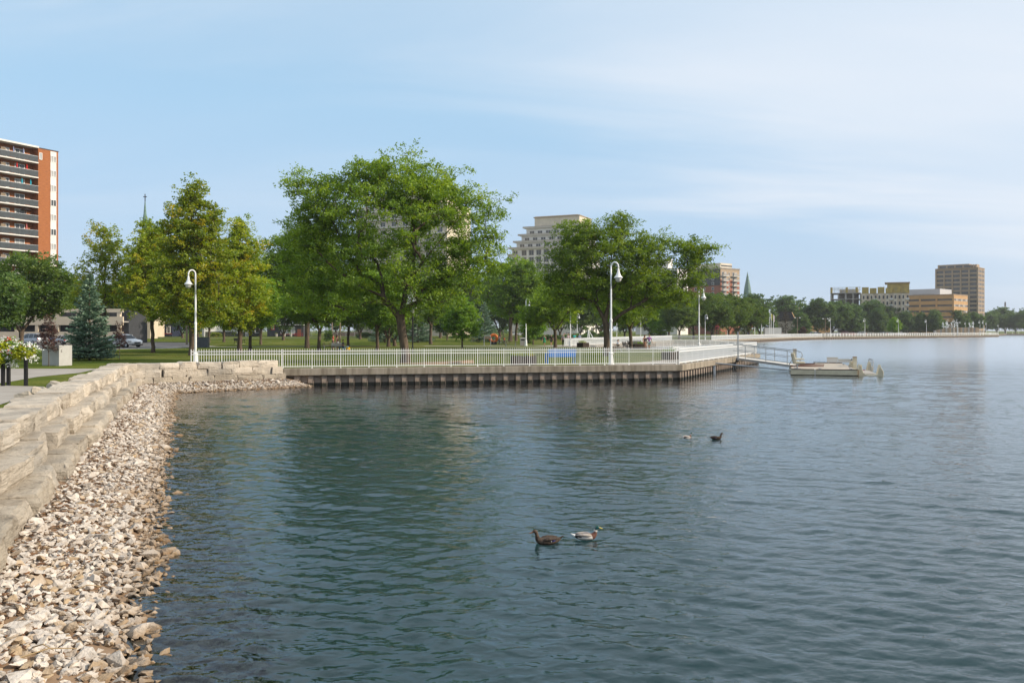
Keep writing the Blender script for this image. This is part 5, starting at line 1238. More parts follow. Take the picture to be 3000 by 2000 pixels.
for x, D, rz, sc, lab in ((1790, 53.7, -20, 1.03, 'tallest looking gooseneck lamp post rising behind the front railing'), (2048, 91, -25, 1.06, 'gooseneck lamp post on the pier pavement behind the side railing'), (2066, 187, -10, 0.9, 'gooseneck lamp post in front of the promenade row trees'),
                          (1541, 119, -10, 1.05, 'lamp post beside the pale waste bin under the trees'), (1671, 113, 10, 1.02, 'lamp post at the corner of the promenade railing'), (1807, 190, 0, .95, 'thin lamp post seen over the seated man'), (1877, 192, 0, .95, 'thin lamp post seen left of the strolling couple'), (1691, 195, 0, .95, 'thin lamp post behind the turquoise shirt walker'),
                          (2131, 235, 0, .95, 'lamp post left of the hanging flower pots'), (2185, 262, 0, .95, 'lamp post half hidden right of the promenade row'), (2433, 300, 180, 1.05, 'first gooseneck lamp on the far quay beside the parked cars'), (2534, 318, 180, 1.05, 'second gooseneck lamp on the far quay'), (2632, 330, 180, 1.05, 'third gooseneck lamp on the far quay'), (2714, 345, 180, 1.05, 'fourth gooseneck lamp on the far quay'),
                          (2775, 425, 180, 1.0, 'small gooseneck lamp by the near end of the fountain'), (2795, 350, 180, 1.05, 'gooseneck lamp in front of the fountain jets'), (2829, 425, 180, 1.0, 'small gooseneck lamp between the fountain jets'), (2871, 385, 180, 1.05, 'gooseneck lamp just right of the fountain'), (2881, 398, 180, 1.05, 'gooseneck lamp second right of the fountain'), (2890, 440, 180, 1.0, 'short gooseneck lamp near the quay end'), (2925, 412, 180, 0.8, 'last gooseneck lamp at the tip of the quay')):
    dup(L0, LK, (gx(x, D), D, PZ), R(rz), lab, sc)
for x, D, h, lab in ((2336, 300, 6.6, 'twin armed parking light nearer the flagpoles'), (2418, 310, 6.4, 'twin armed parking light above the white car roof'), (2806, 352, 5.4, 'twin armed white light pole before the fountain')):
    t = thing('parking_light', lab, 'street lamp', (gx(x, D), D, PZ), 0, 'twin parking lights'); MB().path([(0, 0, 0), (0, 0, h)], [0.16, 0.11], 8).build('pole', m_wood if x < 2500 else m_white, t)
    MB().bb(-0.9, 0.9, -.06, .06, h, h + .12).build('cross_arm', m_wood if x < 2500 else m_white, t)
    for s in (-1, 1): MB().lathe([(0.05, .25), (.12, .2), (.28, 0), (.1, -.12)], (s * .85, 0, h - .05), 8).build('lamp_head', m_white, t)
for x, D, h, r, m, lab in ((2211, 262, 8.0, .12, m_white, 'white banner pole right of the promenade row'), (2231, 300, 8.2, .12, m_white, 'white pole left of the flagpoles')):
    t = thing('banner_pole', lab, 'pole', (gx(x, D), D, PZ)); MB().path([(0, 0, 0), (0, 0, h)], r, 8).build('shaft', m, t); MB().bb(.1, .75, -.02, .02, h - 2.6, h - .6).build('banner', m_rail if x < 2220 else m_offw, t)
for i, (x, c, lab) in enumerate(((2254, (0.55, 0.62, 0.66), 'flagpole with a pale flag, first of three'), (2259, (0.62, 0.52, 0.05), 'flagpole with a yellow flag, middle of three'), (2266, (0.6, 0.5, 0.5), 'flagpole with a white and red flag, last of three'))):
    t = thing('flagpole', lab, 'flagpole', (gx(x, 290), 290, PZ), 0, 'flagpoles on the promenade'); MB().path([(0, 0, 0), (0, 0, 8.6 - i * .5)], [.12, .07], 8).build('pole', m_white, t)
    z = 8.3 - i * .5; MB().add([(0.08, 0, z), (0.35, .05, z - .1), (0.50, 0, z - .3), (0.42, .05, z - 2.3), (0.2, 0, z - 2.2), (0.08, 0, z - 1.2)], [(0, 1, 2, 3, 4, 5)]).build('flag', M('flag_%d' % i, c, .8), t).modifiers.new('cloth', 'SOLIDIFY').thickness = 0.02
t = thing('red_white_flag', 'red and white flag flying above the distant round tree', 'flag', (gx(2338, 415), 415, PZ)); MB().path([(0, 0, 0), (0, 0, 13.6)], [.12, .06], 6).build('pole', m_galv, t)
MB().bb(.06, .75, -.02, .02, 11.8, 13.5).build('flag', m_redp, t); MB().bb(.26, .56, -.03, .03, 11.8, 13.5).build('white_band', m_offw, t)
for x, D, h, lab in ((547, 130, 9, 'wooden utility pole right of the tallest conical tree trunk'), (731, 140, 8, 'wooden pole between the railing trees'), (973, 190, 7, 'pale wooden pole left of the picnic party'), (996, 140, 8, 'brown wooden pole right behind the picnic party'), (1474, 300, 10, 'wooden pole behind the orange ring'), (1643, 300, 8, 'thin wooden pole near the walkers'), (1738, 290, 8, 'thin wooden pole right of the white swing frame'), (1760, 290, 7, 'second wooden pole right of the white swing frame'), (2241, 330, 9, 'wooden pole near the flagpoles')):
    t = thing('utility_pole', lab, 'pole', (gx(x, D), D, PZ), 0, 'wooden poles'); MB().path([(0, 0, 0), (0, 0, h)], [0.16, 0.12], 8).build('shaft', m_wood, t); MB().bb(-.5, .5, -.05, .05, h - .6, h - .45).build('cross_arm', m_wood, t)
# ------------------------------------------------------------------ park furniture
m_plant = M('planter_wood', (0.045, 0.030, 0.022), 0.8, var=0.3, scale=4)
def planter(label, p, rz, w, d, h, seed):
    t = thing('planter_box', label, 'planter', p, rz, 'dark planter boxes'); n = max(2, int(w / 0.18))
    for i in range(n): MB().bb(-w / 2 + i * w / n + .006, -w / 2 + (i + 1) * w / n - .006, -d / 2, -d / 2 + .04, .04, h).build('plank', m_plant, t)
    for i in range(n): MB().bb(-w / 2 + i * w / n + .006, -w / 2 + (i + 1) * w / n - .006, d / 2 - .04, d / 2, .04, h).build('plank', m_plant, t)
    MB().bb(-w / 2, -w / 2 + .04, -d / 2 + .04, d / 2 - .04, .04, h).bb(w / 2 - .04, w / 2, -d / 2 + .04, d / 2 - .04, .04, h).build('end_panel', m_plant, t)
    MB().bb(-w / 2 + .04, w / 2 - .04, -d / 2 + .04, d / 2 - .04, .05, h - .06).build('soil', M('soil', (.05, .035, .025), .95), t)
    rg = np.random.default_rng(seed); C_ = np.column_stack([rg.uniform(-w / 2 + .1, w / 2 - .1, 14), rg.uniform(-d / 3, d / 3, 14), rg.uniform(h, h + .18, 14)])
    V_, F_, t_ = leaves_np(rg, C_, np.full(14, .12), 40, .10, .03, -.5); tag(ob('plants', npmesh('plants', V_, F_, LM['pear' if seed % 2 else 'linden'], t_), t), kind='stuff')
    return t
planter('long dark brown planter box behind the railing beside the blue bench', gp(1535, 1072) + Vector((0, .75, 0)), R(13), 1.5, .6, .58, 1)
planter('dark planter box at the pier corner beside a white bench', gp(1965, 1054), R(30), .95, .95, .62, 2)
planter('dark planter box standing before the promenade railing corner', gp(1708, 1018), R(40), 1.1, 1.1, .62, 3)
planter('dark planter box behind the strolling couple', gp(1872, 1023), R(10), 1.3, .9, .62, 4)
def bench(label, p, rz, mat, w=1.8, name='park_bench'):
    t = thing(name, label, 'bench', p, rz, 'park benches')
    for i in range(5): MB().bb(-w / 2, w / 2, -.22 + i * .095, -.14 + i * .095, .43, .455).build('seat_slat', mat, t)
    for i in range(5): MB().beam((-w / 2, .27 + i * .022, .52 + i * .09), (w / 2, .27 + i * .022, .52 + i * .09), .02, .075, up=(0, 0, 1)).build('back_slat', mat, t)
    for s in (-1, 1):
        MB().path([(s * w / 2, -.24, 0), (s * w / 2, -.24, .64), (s * w / 2, -.2, .68), (s * w / 2, .3, .66)], .035, 6).build('arm_leg', mat, t)
        MB().path([(s * w / 2, .28, 0), (s * w / 2, .27, .45), (s * w / 2, .38, .95)], .035, 6).build('back_leg', mat, t); MB().bb(s * w / 2 - .09, s * w / 2 + .09, -.3, .36, 0, .03).build('foot', m_greyc, t)
    return t
m_blue = M('blue_plastic', (0.03, 0.19, 0.58), 0.5, var=.1)
bb_ = bench('bright blue bench seen from behind through the white railing', gp(1643, 1066) + Vector((0, .3, 0)), R(193), m_blue, 1.85)
MB().bb(-.90, .90, .33, .36, .46, .97).build('back_panel', m_blue, bb_)
bench('black bench between two railing trees on the lawn', gp(702, 1007), R(150), m_black); bench('black bench beside the seated man at the pier', gp(1838, 1026), R(70), m_black); bench('white bench at the pier corner by the dark planter', gp(1988, 1049), R(200), m_white, 1.4)
bench('dark bench right behind the strolling couple', gp(1862, 1021), R(20), m_black)
def picnic_table(label, p, rz):
    t = thing('picnic_table', label, 'table', p, rz, 'picnic tables')
    for i in range(5): MB().bb(-.9, .9, -.36 + i * .145, -.23 + i * .145, .73, .77).build('top_plank', m_wood, t)
    for s in (-1, 1):
        MB().bb(-.9, .9, s * .68 - .13, s * .68 + .13, .43, .47).build('bench_plank', m_wood, t)
        MB().beam((s * .65, -.6, 0), (s * .65, .2, .72), .06, .06).beam((s * .65, .6, 0), (s * .65, -.2, .72), .06, .06).beam((s * .65, -.75, .41), (s * .65, .75, .41), .05, .05).build('leg', m_galv, t)
    return t
pt = picnic_table('picnic table draped with a pale cloth where the party sits', gp(990, 1026), R(5)); picnic_table('bare picnic table left of the party', gp(966, 1022), R(20)); picnic_table('dark picnic table beside the metal display frame', gp(1496, 1014), R(5)); picnic_table('picnic table where the man in white sits', gp(1797, 1031), R(35))
tag(MB().bb(-.75, .55, -.40, -.385, .45, .785).bb(-.75, .55, -.40, .38, .772, .787).build('tablecloth', m_offw, None, gp(992, 1026), R(5)), 'pale cloth hanging off the picnic table', 'tablecloth')
tag(MB().lathe([(.18, 0), (.26, .3), (.24, .3), (.16, .03)], n=10).build('yellow_bag', M('yellow_bag', (.75, .42, .02), .6), None, gp(1019, 1025)), 'yellow bag on the grass at the picnic', 'bag')
tag(MB().bb(-.3, .3, -.2, .2, 0, .32).bb(-.32, .32, -.22, .22, .32, .38).build('cool_box', M('blue_plastic_light', (.15, .38, .5), .5), None, gp(1012, 1024) + Vector((0, 0, .0))), 'light blue cool box beside the yellow bag', 'cool box')
t = thing('waste_bin', 'pale waste bin beside the lamp post under the trees', 'bin', gp(1532, 1012)); MB().bb(-.4, .4, -.35, .35, 0, 1.0).build('casing', m_greyc, t); MB().bb(-.44, .44, -.39, .39, 1.0, 1.12).build('lid', m_offw, t); MB().bb(-.25, .25, -.37, -.345, .72, .92).build('opening', m_black, t)
t = thing('display_frame', 'curved metal display frame with a dark panel on the grass', 'sign', gp(1428, 1013)); 
for s in (-1, 1): MB().path([(s * .46, 0, 0), (s * .46, 0, 1.25), (s * .36, 0, 1.42)], .05, 6).build('leg', m_galv, t); MB().bb(s * .46 - .2, s * .46 + .2, -.15, .15, 0, .04).build('foot', m_greyc, t)
MB().path([(-.38, 0, 1.40), (0, 0, 1.46), (.38, 0, 1.40)], .05, 6).build('top_bar', m_galv, t); MB().bb(-.40, .40, -.03, .03, .95, 1.36).build('panel', m_wood, t)
# orange ring
t = thing('orange_ring', 'big orange inflatable ring leaning beside the bicycles', 'swim ring', gp(1446, 1009) + Vector((0, 0, .95)), 0); b = MB(); vs_, fs = [], []
for i in range(24):
    for k in range(10):
        a, c = 2 * math.pi * i / 24, 2 * math.pi * k / 10; rr_ = .52 + .22 * math.cos(c); vs_.append((rr_ * math.cos(a), .22 * math.sin(c), rr_ * math.sin(a)))
        fs.append((i * 10 + k, i * 10 + (k + 1) % 10, ((i + 1) % 24) * 10 + (k + 1) % 10, ((i + 1) % 24) * 10 + k))
b.add(vs_, fs).build('tube', M('orange_vinyl', (.75, .17, .02), .4), t, smooth=True); MB().bb(-.5, .5, -.3, .3, -.93, -.55).build('cart', m_black, t)
def bicycle(label, p, rz, col):
    t = thing('bicycle', label, 'bicycle', p, rz, 'bicycles by the spruce'); mt = M('bike_%s' % label[:9], col, .4)
    for xw in (-.52, .52):
        v, f = [], []
        for i in range(18):
            for k in range(4):
                a, c = 2 * math.pi * i / 18, 2 * math.pi * k / 4; r_ = .32 + .022 * math.cos(c); v.append((xw + r_ * math.cos(a), .022 * math.sin(c), .34 + r_ * math.sin(a))); f.append((i * 4 + k, i * 4 + (k + 1) % 4, ((i + 1) % 18) * 4 + (k + 1) % 4, ((i + 1) % 18) * 4 + k))
        w = MB().add(v, f).build('wheel', m_black, t)
        s = MB()
        for i in range(6): a = i * math.pi / 6; s.beam((xw - .31 * math.cos(a), 0, .34 - .31 * math.sin(a)), (xw + .31 * math.cos(a), 0, .34 + .31 * math.sin(a)), .006, .006, up=(0, 1, 0))
        s.build('spokes', m_galv, w)
    MB().path([(-.52, 0, .34), (-.05, 0, .30), (-.18, 0, .80), (-.52, 0, .34)], .018, 5).path([(-.05, 0, .30), (.40, 0, .78), (-.16, 0, .74)], .02, 5).path([(.52, 0, .34), (.38, 0, .95)], .018, 5).build('frame', mt, t)
    MB().path([(.34, -.26, 1.0), (.38, 0, .96), (.34, .26, 1.0)], .014, 5).build('handlebar', m_black, t); MB().bb(-.30, -.06, -.06, .06, .84, .89).build('saddle', m_black, t)
bicycle('white bicycle in the cluster by the orange ring', gp(1468, 1009), R(10), (.6, .6, .6)); bicycle('dark bicycle in the cluster by the orange ring', gp(1456, 1010), R(30), (.03, .03, .04)); bicycle('grey bicycle at the outer end of the cluster', gp(1478, 1010), R(-20), (.3, .32, .34)); bicycle('red bicycle lying by the steep spruce', gp(1392, 1004), R(15), (.5, .03, .03))
# birdhouse
t = thing('martin_birdhouse', 'white tiered martin birdhouse on a black pole behind the biggest locust', 'birdhouse', gp(1209, 1032)); kk = t.location.y / F
MB().path([(0, 0, 0), (0, 0, 115 * kk)], .07, 8).build('pole', m_black, t); MB().lathe([(.12, 115 * kk), (.30, 127 * kk), (.34, 128 * kk)], n=8).build('bracket', m_white, t)
for i in range(5):
    z0 = (129 + i * 7.5) * kk; wv = (.36, .46, .46, .46, .40)[i]; s = MB().bb(-wv, wv, -wv, wv, z0, z0 + 5.8 * kk).build('tier', m_white, t); MB().bb(-wv - .16, wv + .16, -wv - .16, wv + .16, z0 + 5.9 * kk, z0 + 7.0 * kk).build('ledge', m_white, t)
    for j in range(4): MB().bb(-wv + .12 + j * .2 - .04, -wv + .12 + j * .2 + .04, -wv - .012, -wv - .002, z0 + .05, z0 + .14).build('nest_hole', m_black, s)
MB().prismy([(-.5, 167 * kk), (.5, 167 * kk), (0, 185 * kk)], -.5, .5).build('roof', m_white, t)
# cabinets
t = thing('utility_cabinet', 'pale grey utility cabinet behind the small dark red sapling', 'cabinet', gp(152, 1071), R(-14)); MB().bb(-.62, .42, -.1, .9, .04, 1.16).build('case', M('pale_grey_paint', (.40, .395, .375), .6, var=.05), t); MB().bb(-.64, .44, -.12, .92, 1.16, 1.22).build('lid', m_offw, t); MB().bb(.43, .66, -.16, .9, 0, 1.24).build('end_case', M('pale_grey_paint', (.40, .395, .375), .6), t); MB().bb(-.6, .4, -.08, .88, 0, .04).build('plinth', m_greyc, t)
MB().bb(-.62, .42, -.115, -.10, 1.06, 1.075).build('door_gap', m_dgrey, t)
t = thing('grey_cabinet', 'dark grey utility cabinet behind the lamp post', 'cabinet', gp(590, 1018), R(10)); MB().bb(-.85, .75, 0, 1.4, 0, 1.25).build('case', M('slate_paint', (.09, .10, .115), .5), t); MB().bb(-.88, .78, -.03, 1.43, 1.25, 1.3).build('lid', m_dgrey, t); MB().bb(-.07, -.05, -.012, 0, .1, 1.2).build('door_gap', m_black, t)
# white swing frame
t = thing('swing_frame', 'white triangular swing frame behind the promenade railing', 'frame', (gx(1730, 150), 150, PZ), R(0), None, 0.72)
for a, b in (((-.9, -.5, 0), (-.5, 0, 3.1)), ((-.3, .5, 0), (-.5, 0, 3.1)), ((-.5, 0, 3.1), (1.0, -.4, .4)), ((-.1, -.5, 0), (-.5, 0, 3.1)), ((1.3, .4, .2), (-.4, 0, 3.0))): MB().beam(a, b, .10, .10).build('strut', m_white, t)
# hedges and shrubs at the street
for i, (x, D, w, h, lm, lab) in enumerate(((632, 285, 3.5, 1.5, 'pear', 'round dry shrub before the white house'), (1070, 250, 4.5, 1.6, 'dark', 'dark shrub behind the pale trunked linden'), (985 - 22, 170, 1.1, 2.3, 'dark', 'small dark conifer shrub beside the picnic party'), (1545, 140, .9, 2.4, 'dark', 'slim dark shrub right of the waste bin'), (1600, 185, 9, 1.2, 'dark', 'low hedge behind the walking woman in green'), (1690, 190, 6, 1.4, 'dark', 'low hedge behind the walkers at the railing'), (1730, 240, 3, 2.2, 'dark', 'shrub behind the white swing frame'), (1770, 235, 3, 2.0, 'dark', 'shrub behind the leaning trunk'), (2345, 330, 9, 3.2, 'dark', 'wide dark hedge behind the flagpoles'), (2352, 322, 2.6, 3.6, 'red', 'dark red bush beside the parked cars'), (1925, 215, 4, 2.4, 'dark', 'shrub behind the promenade railing near the couple'), (60, 250, 14, 2.2, 'dark', 'dark hedge before the parking garage'))):
    rg = np.random.default_rng(200 + i); n = int(30 + w * 14); C_ = np.column_stack([rg.normal(0, w * .33, n).clip(-w / 2, w / 2), rg.normal(0, .5, n), np.zeros(n)]); C_[:, 2] = h * (1 - (C_[:, 0] / (w * .62)) ** 2 * .5) * np.sqrt(rg.random(n)) * .9
    V_, F_, t_ = leaves_np(rg, C_, np.full(n, .32), 60, .22, .15); s = thing('shrub', lab, 'shrub', (gx(x, D), D, PZ), 0, 'shrubs'); ob('foliage', npmesh('foliage', V_, F_, LM[lm], t_), s)
    MB().path([(0, 0, 0), (.05, 0, h * .6)], [.07, .03], 5).build('stem', m_bark, s)
# ------------------------------------------------------------------ flower planters on posts
m_fw, m_fr, m_fy = (leaf_mat('petals_' + n_, [(0, c), (.5, c), (1, tuple(min(1, q * 1.15) for q in c))], .25) for n_, c in (('white', (.80, .80, .76)), ('red', (.62, .03, .02)), ('lime', (.36, .40, .02))))
def flower_post(label, x, y, ztop, r, seed, kind):
    p = gp(x, y); t = thing('flower_planter', label, 'planter', p, 0, 'flower baskets on black posts'); rg = np.random.default_rng(seed)
    MB().bb(-.055, .055, -.055, .055, 0, ztop).build('post', m_black, t)
    MB().lathe([(.05, ztop), (.18, ztop + .03), (.28, ztop + .11), (.33, ztop + .22), (.30, ztop + .22)], n=14).build('bowl', M('green_bowl', (.01, .055, .03), .35), t, smooth=True)
    def puff(n, per, cz, sp, rad_, L_, W_, mat, nm, top=1.0, ang=None):
        a = rg.uniform(0, 2 * math.pi, n) if ang is None else rg.normal(ang, .55, n); q = np.sqrt(rg.random(n)) * sp if ang is None else rg.uniform(.55, 1.05, n) * sp; C_ = np.column_stack([q * np.cos(a), q * np.sin(a), cz + rg.uniform(-1, 1, n) * rad_ + top * (sp - q) * .5])
        V_, F_, t_ = leaves_np(rg, C_, np.full(n, .085), per, L_, W_, 0, .9, .8); tag(ob(nm, npmesh(nm, V_, F_, mat, t_), t), kind='stuff')
    z = ztop + .24
    puff(60, 50, z, r * .9, .10, .075, .05, LM['linden'], 'leaves'); puff(34, 75, z - .06, r, .16, .085, .06, m_fy, 'lime_vine', .3, -1.9 if kind != 2 else -1.5)
    puff(38, 15, z + .06, r * 1.0, .14, .055, .05, m_fw, 'white_flowers'); puff(16, 14, z - .12, r * 1.12, .22, .055, .05, m_fw, 'trailing_white_flowers', 0, -.5 if kind else .3); puff(15, 15, z + .12, r * .65, .08, .06, .05, m_fr, 'red_flowers')
flower_post('lowest flower basket at the picture edge with a green bowl', 9, 1131, .82, .42, 1, 0); flower_post('highest flower basket, full of white blooms, on the middle post', 25, 1128.5, 1.28, .48, 2, 1); flower_post('flower basket with lime vine on the separate black post', 76, 1131, 1.08, .40, 3, 2)
# ------------------------------------------------------------------ floating dock, gangway, launch
m_float = M('cream_plastic', (0.64, 0.58, 0.43), 0.6, (0.52, 0.46, 0.33), scale=2.0)
m_deck = M('deck_composite', (0.46, 0.41, 0.34), 0.8, (0.38, 0.33, 0.27), scale=1.5, sx=(0.2, 3, 1))
m_rubber = M('brown_rubber', (0.035, 0.02, 0.016), 0.7)
m_redwood = M('red_bumper', (0.20, 0.10, 0.075), 0.8)
DK = Vector((19.25, 58.9, 0)); DA = R(-17)
dk = thing('floating_dock', 'cream plastic floating dock with planked deck and dark rubber edging', 'dock', DK, DA)
MB().prism([(0.06, 0.05), (4.24, 0.05), (4.24, 12.6), (2.0, 12.6), (2.0, 10.2), (0.06, 10.2), (0.06, 9.2), (2.6, 8.3), (0.06, 7.4), (0.06, 6.0), (2.4, 5.1), (0.06, 4.2)], -0.25, 0.36).build('hull', m_float, dk)
for i in range(10):
    x0 = 1.62 + i * 0.266 if i else 1.62
    MB().bb(1.62 + i * 0.262 + .012, 1.62 + (i + 1) * 0.262 - .012, -0.02, 0.06, -0.2, 0.37).build('float_panel', m_float, dk)
MB().bb(0.0, 1.52, -0.02, 0.06, -0.2, 0.37).build('float_panel', m_float, dk); MB().bb(1.54, 1.60, -0.035, 0.06, -0.2, 0.42).build('joint_strip', m_offw, dk)
for i in range(8): MB().bb(4.24, 4.30, 0.1 + i * 1.55, 1.6 + i * 1.55, -0.2, 0.37).build('float_panel', m_float, dk)
for i in range(40):
    y0 = 0.08 + i * 0.31
    x0 = 2.06 if y0 > 10.1 else 0.1
    if 4.0 < y0 < 6.1 or 7.3 < y0 < 9.3: x0 = 0.1 + max(0.0, 2.45 - abs(y0 - (5.1 if y0 < 6.2 else 8.3)) * 2.6)
    MB().bb(x0, 4.22, y0, y0 + 0.295, 0.37, 0.40).build('deck_plank', m_deck, dk)
MB().bb(0.02, 1.5, -0.03, 0.05, 0.375, 0.43).build('rubber_edge', m_rubber, dk); MB().bb(1.66, 4.28, -0.03, 0.05, 0.375, 0.43).build('rubber_edge', m_rubber, dk)
for (a, b) in (((0.06, 4.2), (2.4, 5.1)), ((0.06, 7.4), (2.6, 8.3))): MB().beam((a[0], a[1], .43), (b[0], b[1], .43), .10, .07).build('bumper', m_redwood, dk)
for (a, b) in (((0.06, 6.0), (2.4, 5.15)), ((0.06, 9.2), (2.6, 8.35))): MB().beam((a[0], a[1], .43), (b[0], b[1], .43), .10, .08).build('bumper', m_rubber, dk)
MB().bb(2.0, 4.2, 12.55, 12.65, .40, .47).build('rubber_edge', m_rubber, dk); MB().bb(0.1, 2.0, 10.1, 10.2, .40, .46).build('bumper', m_redwood, dk)
MB().prism([(-.03, -.035), (4.33, -.035), (4.33, 12.65), (1.97, 12.65), (1.97, 12.55), (4.2, 12.5), (4.2, .2), (-.03, .2)], -0.06, 0.05).build('waterline_stain', m_wet, dk)
for x, y in ((.35, .25), (1.9, .2), (3.9, .25), (4.05, 3.2), (4.05, 9.0), (.3, 3.4), (2.2, 12.3)):
    MB().bb(x - .03, x + .03, y - .03, y + .03, .40, .46).beam((x - .12, y, .475), (x + .12, y, .475), .035, .03).build('cleat', m_galv, dk)
def dl(x, y, z=0.0): return DK + Matrix.Rotation(DA, 3, 'Z') @ Vector((x, y, z))
for x, y, h, lab in ((0.5, 10.6, 1.55, 'taller cream mooring pile at the back of the floating dock'), (4.5, 4.6, 1.15, 'weathered cream mooring pile beside the boat launch')):
    t = thing('mooring_pile', lab, 'post', dl(x, y), DA + .2, 'mooring piles'); MB().prism([(-.12, -.10), (.12, -.10), (.12, .10), (-.12, .10)], -1.5, h).build('shaft', m_float, t); MB().bb(-.13, .13, -.11, .11, h - .05, h + .03).build('cap', m_tan, t)
t = thing('dock_seat', 'cream moulded swivel seat facing the launch on the dock corner', 'seat', dl(0.45, 1.1, .40), DA + R(8))
MB().path([(0, 0, 0), (0, 0, .36)], .05, 8).build('pedestal', m_galv, t); MB().bb(-.2, .2, -.2, .2, 0, .02).build('foot_plate', m_galv, t)
for nm, args in (('seat', (-.26, .48, -.28, .28, .36, .50)), ('armrest', (-.20, .42, -.34, -.26, .62, .72)), ('armrest', (-.20, .42, .26, .34, .62, .72))):
    o = MB().bb(*args).build(nm, m_float, t); bv = o.modifiers.new('edge', 'BEVEL'); bv.width = .04; bv.segments = 2
o = MB().prismy([(-.28, .42), (-.10, .42), (-.22, 1.08), (-.42, 1.08)], -.30, .30).build('backrest', m_float, t); bv = o.modifiers.new('edge', 'BEVEL'); bv.width = .05; bv.segments = 2
t = thing('transfer_bench', 'pale stepped transfer bench at the back of the dock', 'bench', dl(3.0, 11.6, .40), DA)
for x0, x1, z1 in ((0, .82, .46), (.85, 1.95, .33)):
    MB().bb(x0, x1, 0, .06, .10, z1).build('back_panel', m_offw, t); MB().bb(x0 - .02, x1 + .02, -.03, .09, z1, z1 + .04).build('top_rail', m_float, t)
for x in (.1, .7, 1.0, 1.8): MB().bb(x, x + .06, 0, .06, 0, .10).build('leg', m_galv, t)
t = thing('kayak_launch', 'cream curved kayak launch with upright fins beside the dock', 'boat launch', dl(4.34, 0.6), DA)
prof = [(q_[0] * .55, q_[1] * .78) for q_ in [(0.05, .52), (.22, 1.0), (.30, .62), (.48, .95), (.55, .55), (.66, .30), (.9, .12), (1.3, .06), (1.9, .06), (2.3, .12), (2.42, .55), (2.6, .98), (2.72, .70), (2.95, .42), (3.0, .25), (2.9, -.2), (.05, -.2)]]
for i, y0 in enumerate((0.0, 6.6)):
    o = MB().prismy(prof, y0, y0 + 1.0).build('cradle', m_float, t); bv = o.modifiers.new('edge', 'BEVEL'); bv.width = .05; bv.segments = 2
    MB().bb(.02, .06, y0 - .1, y0 + 1.2, -.1, .4).build('bracket', m_tan, t)
MB().bb(.35, 1.35, 1.0, 6.6, -.12, .08).build('slide', m_greyc, t); MB().bb(.5, 1.1, 6.4, 6.56, .085, .12).build('red_strip', m_redp, t)
for xr in (.25, 1.5):
    MB().path([(xr, 5.0, .1), (xr, 5.05, .8), (xr, 5.25, .92), (xr, 7.6, .92), (xr, 7.8, .8), (xr, 7.8, .1)], .035, 7).build('hand_rail', m_galv, t); MB().path([(xr, 6.4, .1), (xr, 6.4, .9)], .03, 6).build('rail_post', m_galv, t)
# gangway
GA, GB = Vector((17.7, 69.6, PZ + .02)), dl(0.25, 7.0, .42); gt = (GB - GA); gl_ = gt.length; gang = math.atan2(gt.y, gt.x)
t = thing('gangway', 'galvanised gangway with tube railings sloping from the pier to the dock', 'gangway', GA, gang); sl = (GB.z - GA.z) / gl_
def gw(x, y, z): return (x, y, z + sl * x)
for i in range(22): MB().beam(gw(i * gl_ / 22 + .01, 0, .02), gw((i + 1) * gl_ / 22 - .01, 0, .02), 1.2, .04).build('deck_panel', m_offw, t)
for s in (-.66, .66):
    MB().beam(gw(-.4, s, -.04), gw(gl_ + .2, s, -.04), .06, .18).build('side_beam', m_galv, t)
    MB().path([gw(-.1, s, .02), gw(-.55, s, .55), gw(-.55, s, .85), gw(-.35, s, 1.05), gw(0, s, 1.08), gw(gl_, s, 1.08), gw(gl_ + .35, s, 1.0), gw(gl_ + .45, s, .8), gw(gl_ + .25, s, .35), gw(gl_ + .05, s, .05)], .032, 7).build('handrail', m_galv, t)
    MB().path([gw(0, s, .60), gw(gl_, s, .60)], .025, 6).build('mid_rail', m_galv, t)
    for i in range(4): MB().path([gw(.1 + i * (gl_ - .2) / 3, s, 0), gw(.1 + i * (gl_ - .2) / 3, s, 1.06)], .03, 6).build('rail_post', m_galv, t)
t = thing('mooring_boom', 'long steel boom reaching from the pier wall to the dock corner', 'boom', (0, 0, 0)); pA, pB = Vector((14.6, 61.6, .72)), dl(0.1, .5, .30)
MB().path([pA, pA.lerp(pB, .6), pB], .05, 8).build('tube', m_galv, t); MB().bb(pA.x - .08, pA.x + .08, pA.y - .1, pA.y + .1, -.1, .78).build('bracket', m_galv, t)
t = thing('mooring_boom', 'far steel boom tying the pier wall to the tall mooring pile', 'boom', (0, 0, 0)); pA, pB = Vector((20.0, 73.2, .80)), dl(.3, 10.0, .42); MB().path([pA, pB], .05, 8).build('tube', m_galv, t); MB().bb(pA.x - .08, pA.x + .08, pA.y - .1, pA.y + .1, .2, .86).build('bracket', m_galv, t)
t = thing('ladder_post', 'tall grey steel post at the pier edge by the gangway', 'post', (gx(2162, 67), 67, PZ)); MB().bb(-.04, .04, -.04, .04, -.2, 2.05).build('shaft', m_galv, t); MB().bb(-.1, .1, -.1, .1, 0.03, .05).build('foot_plate', m_galv, t)

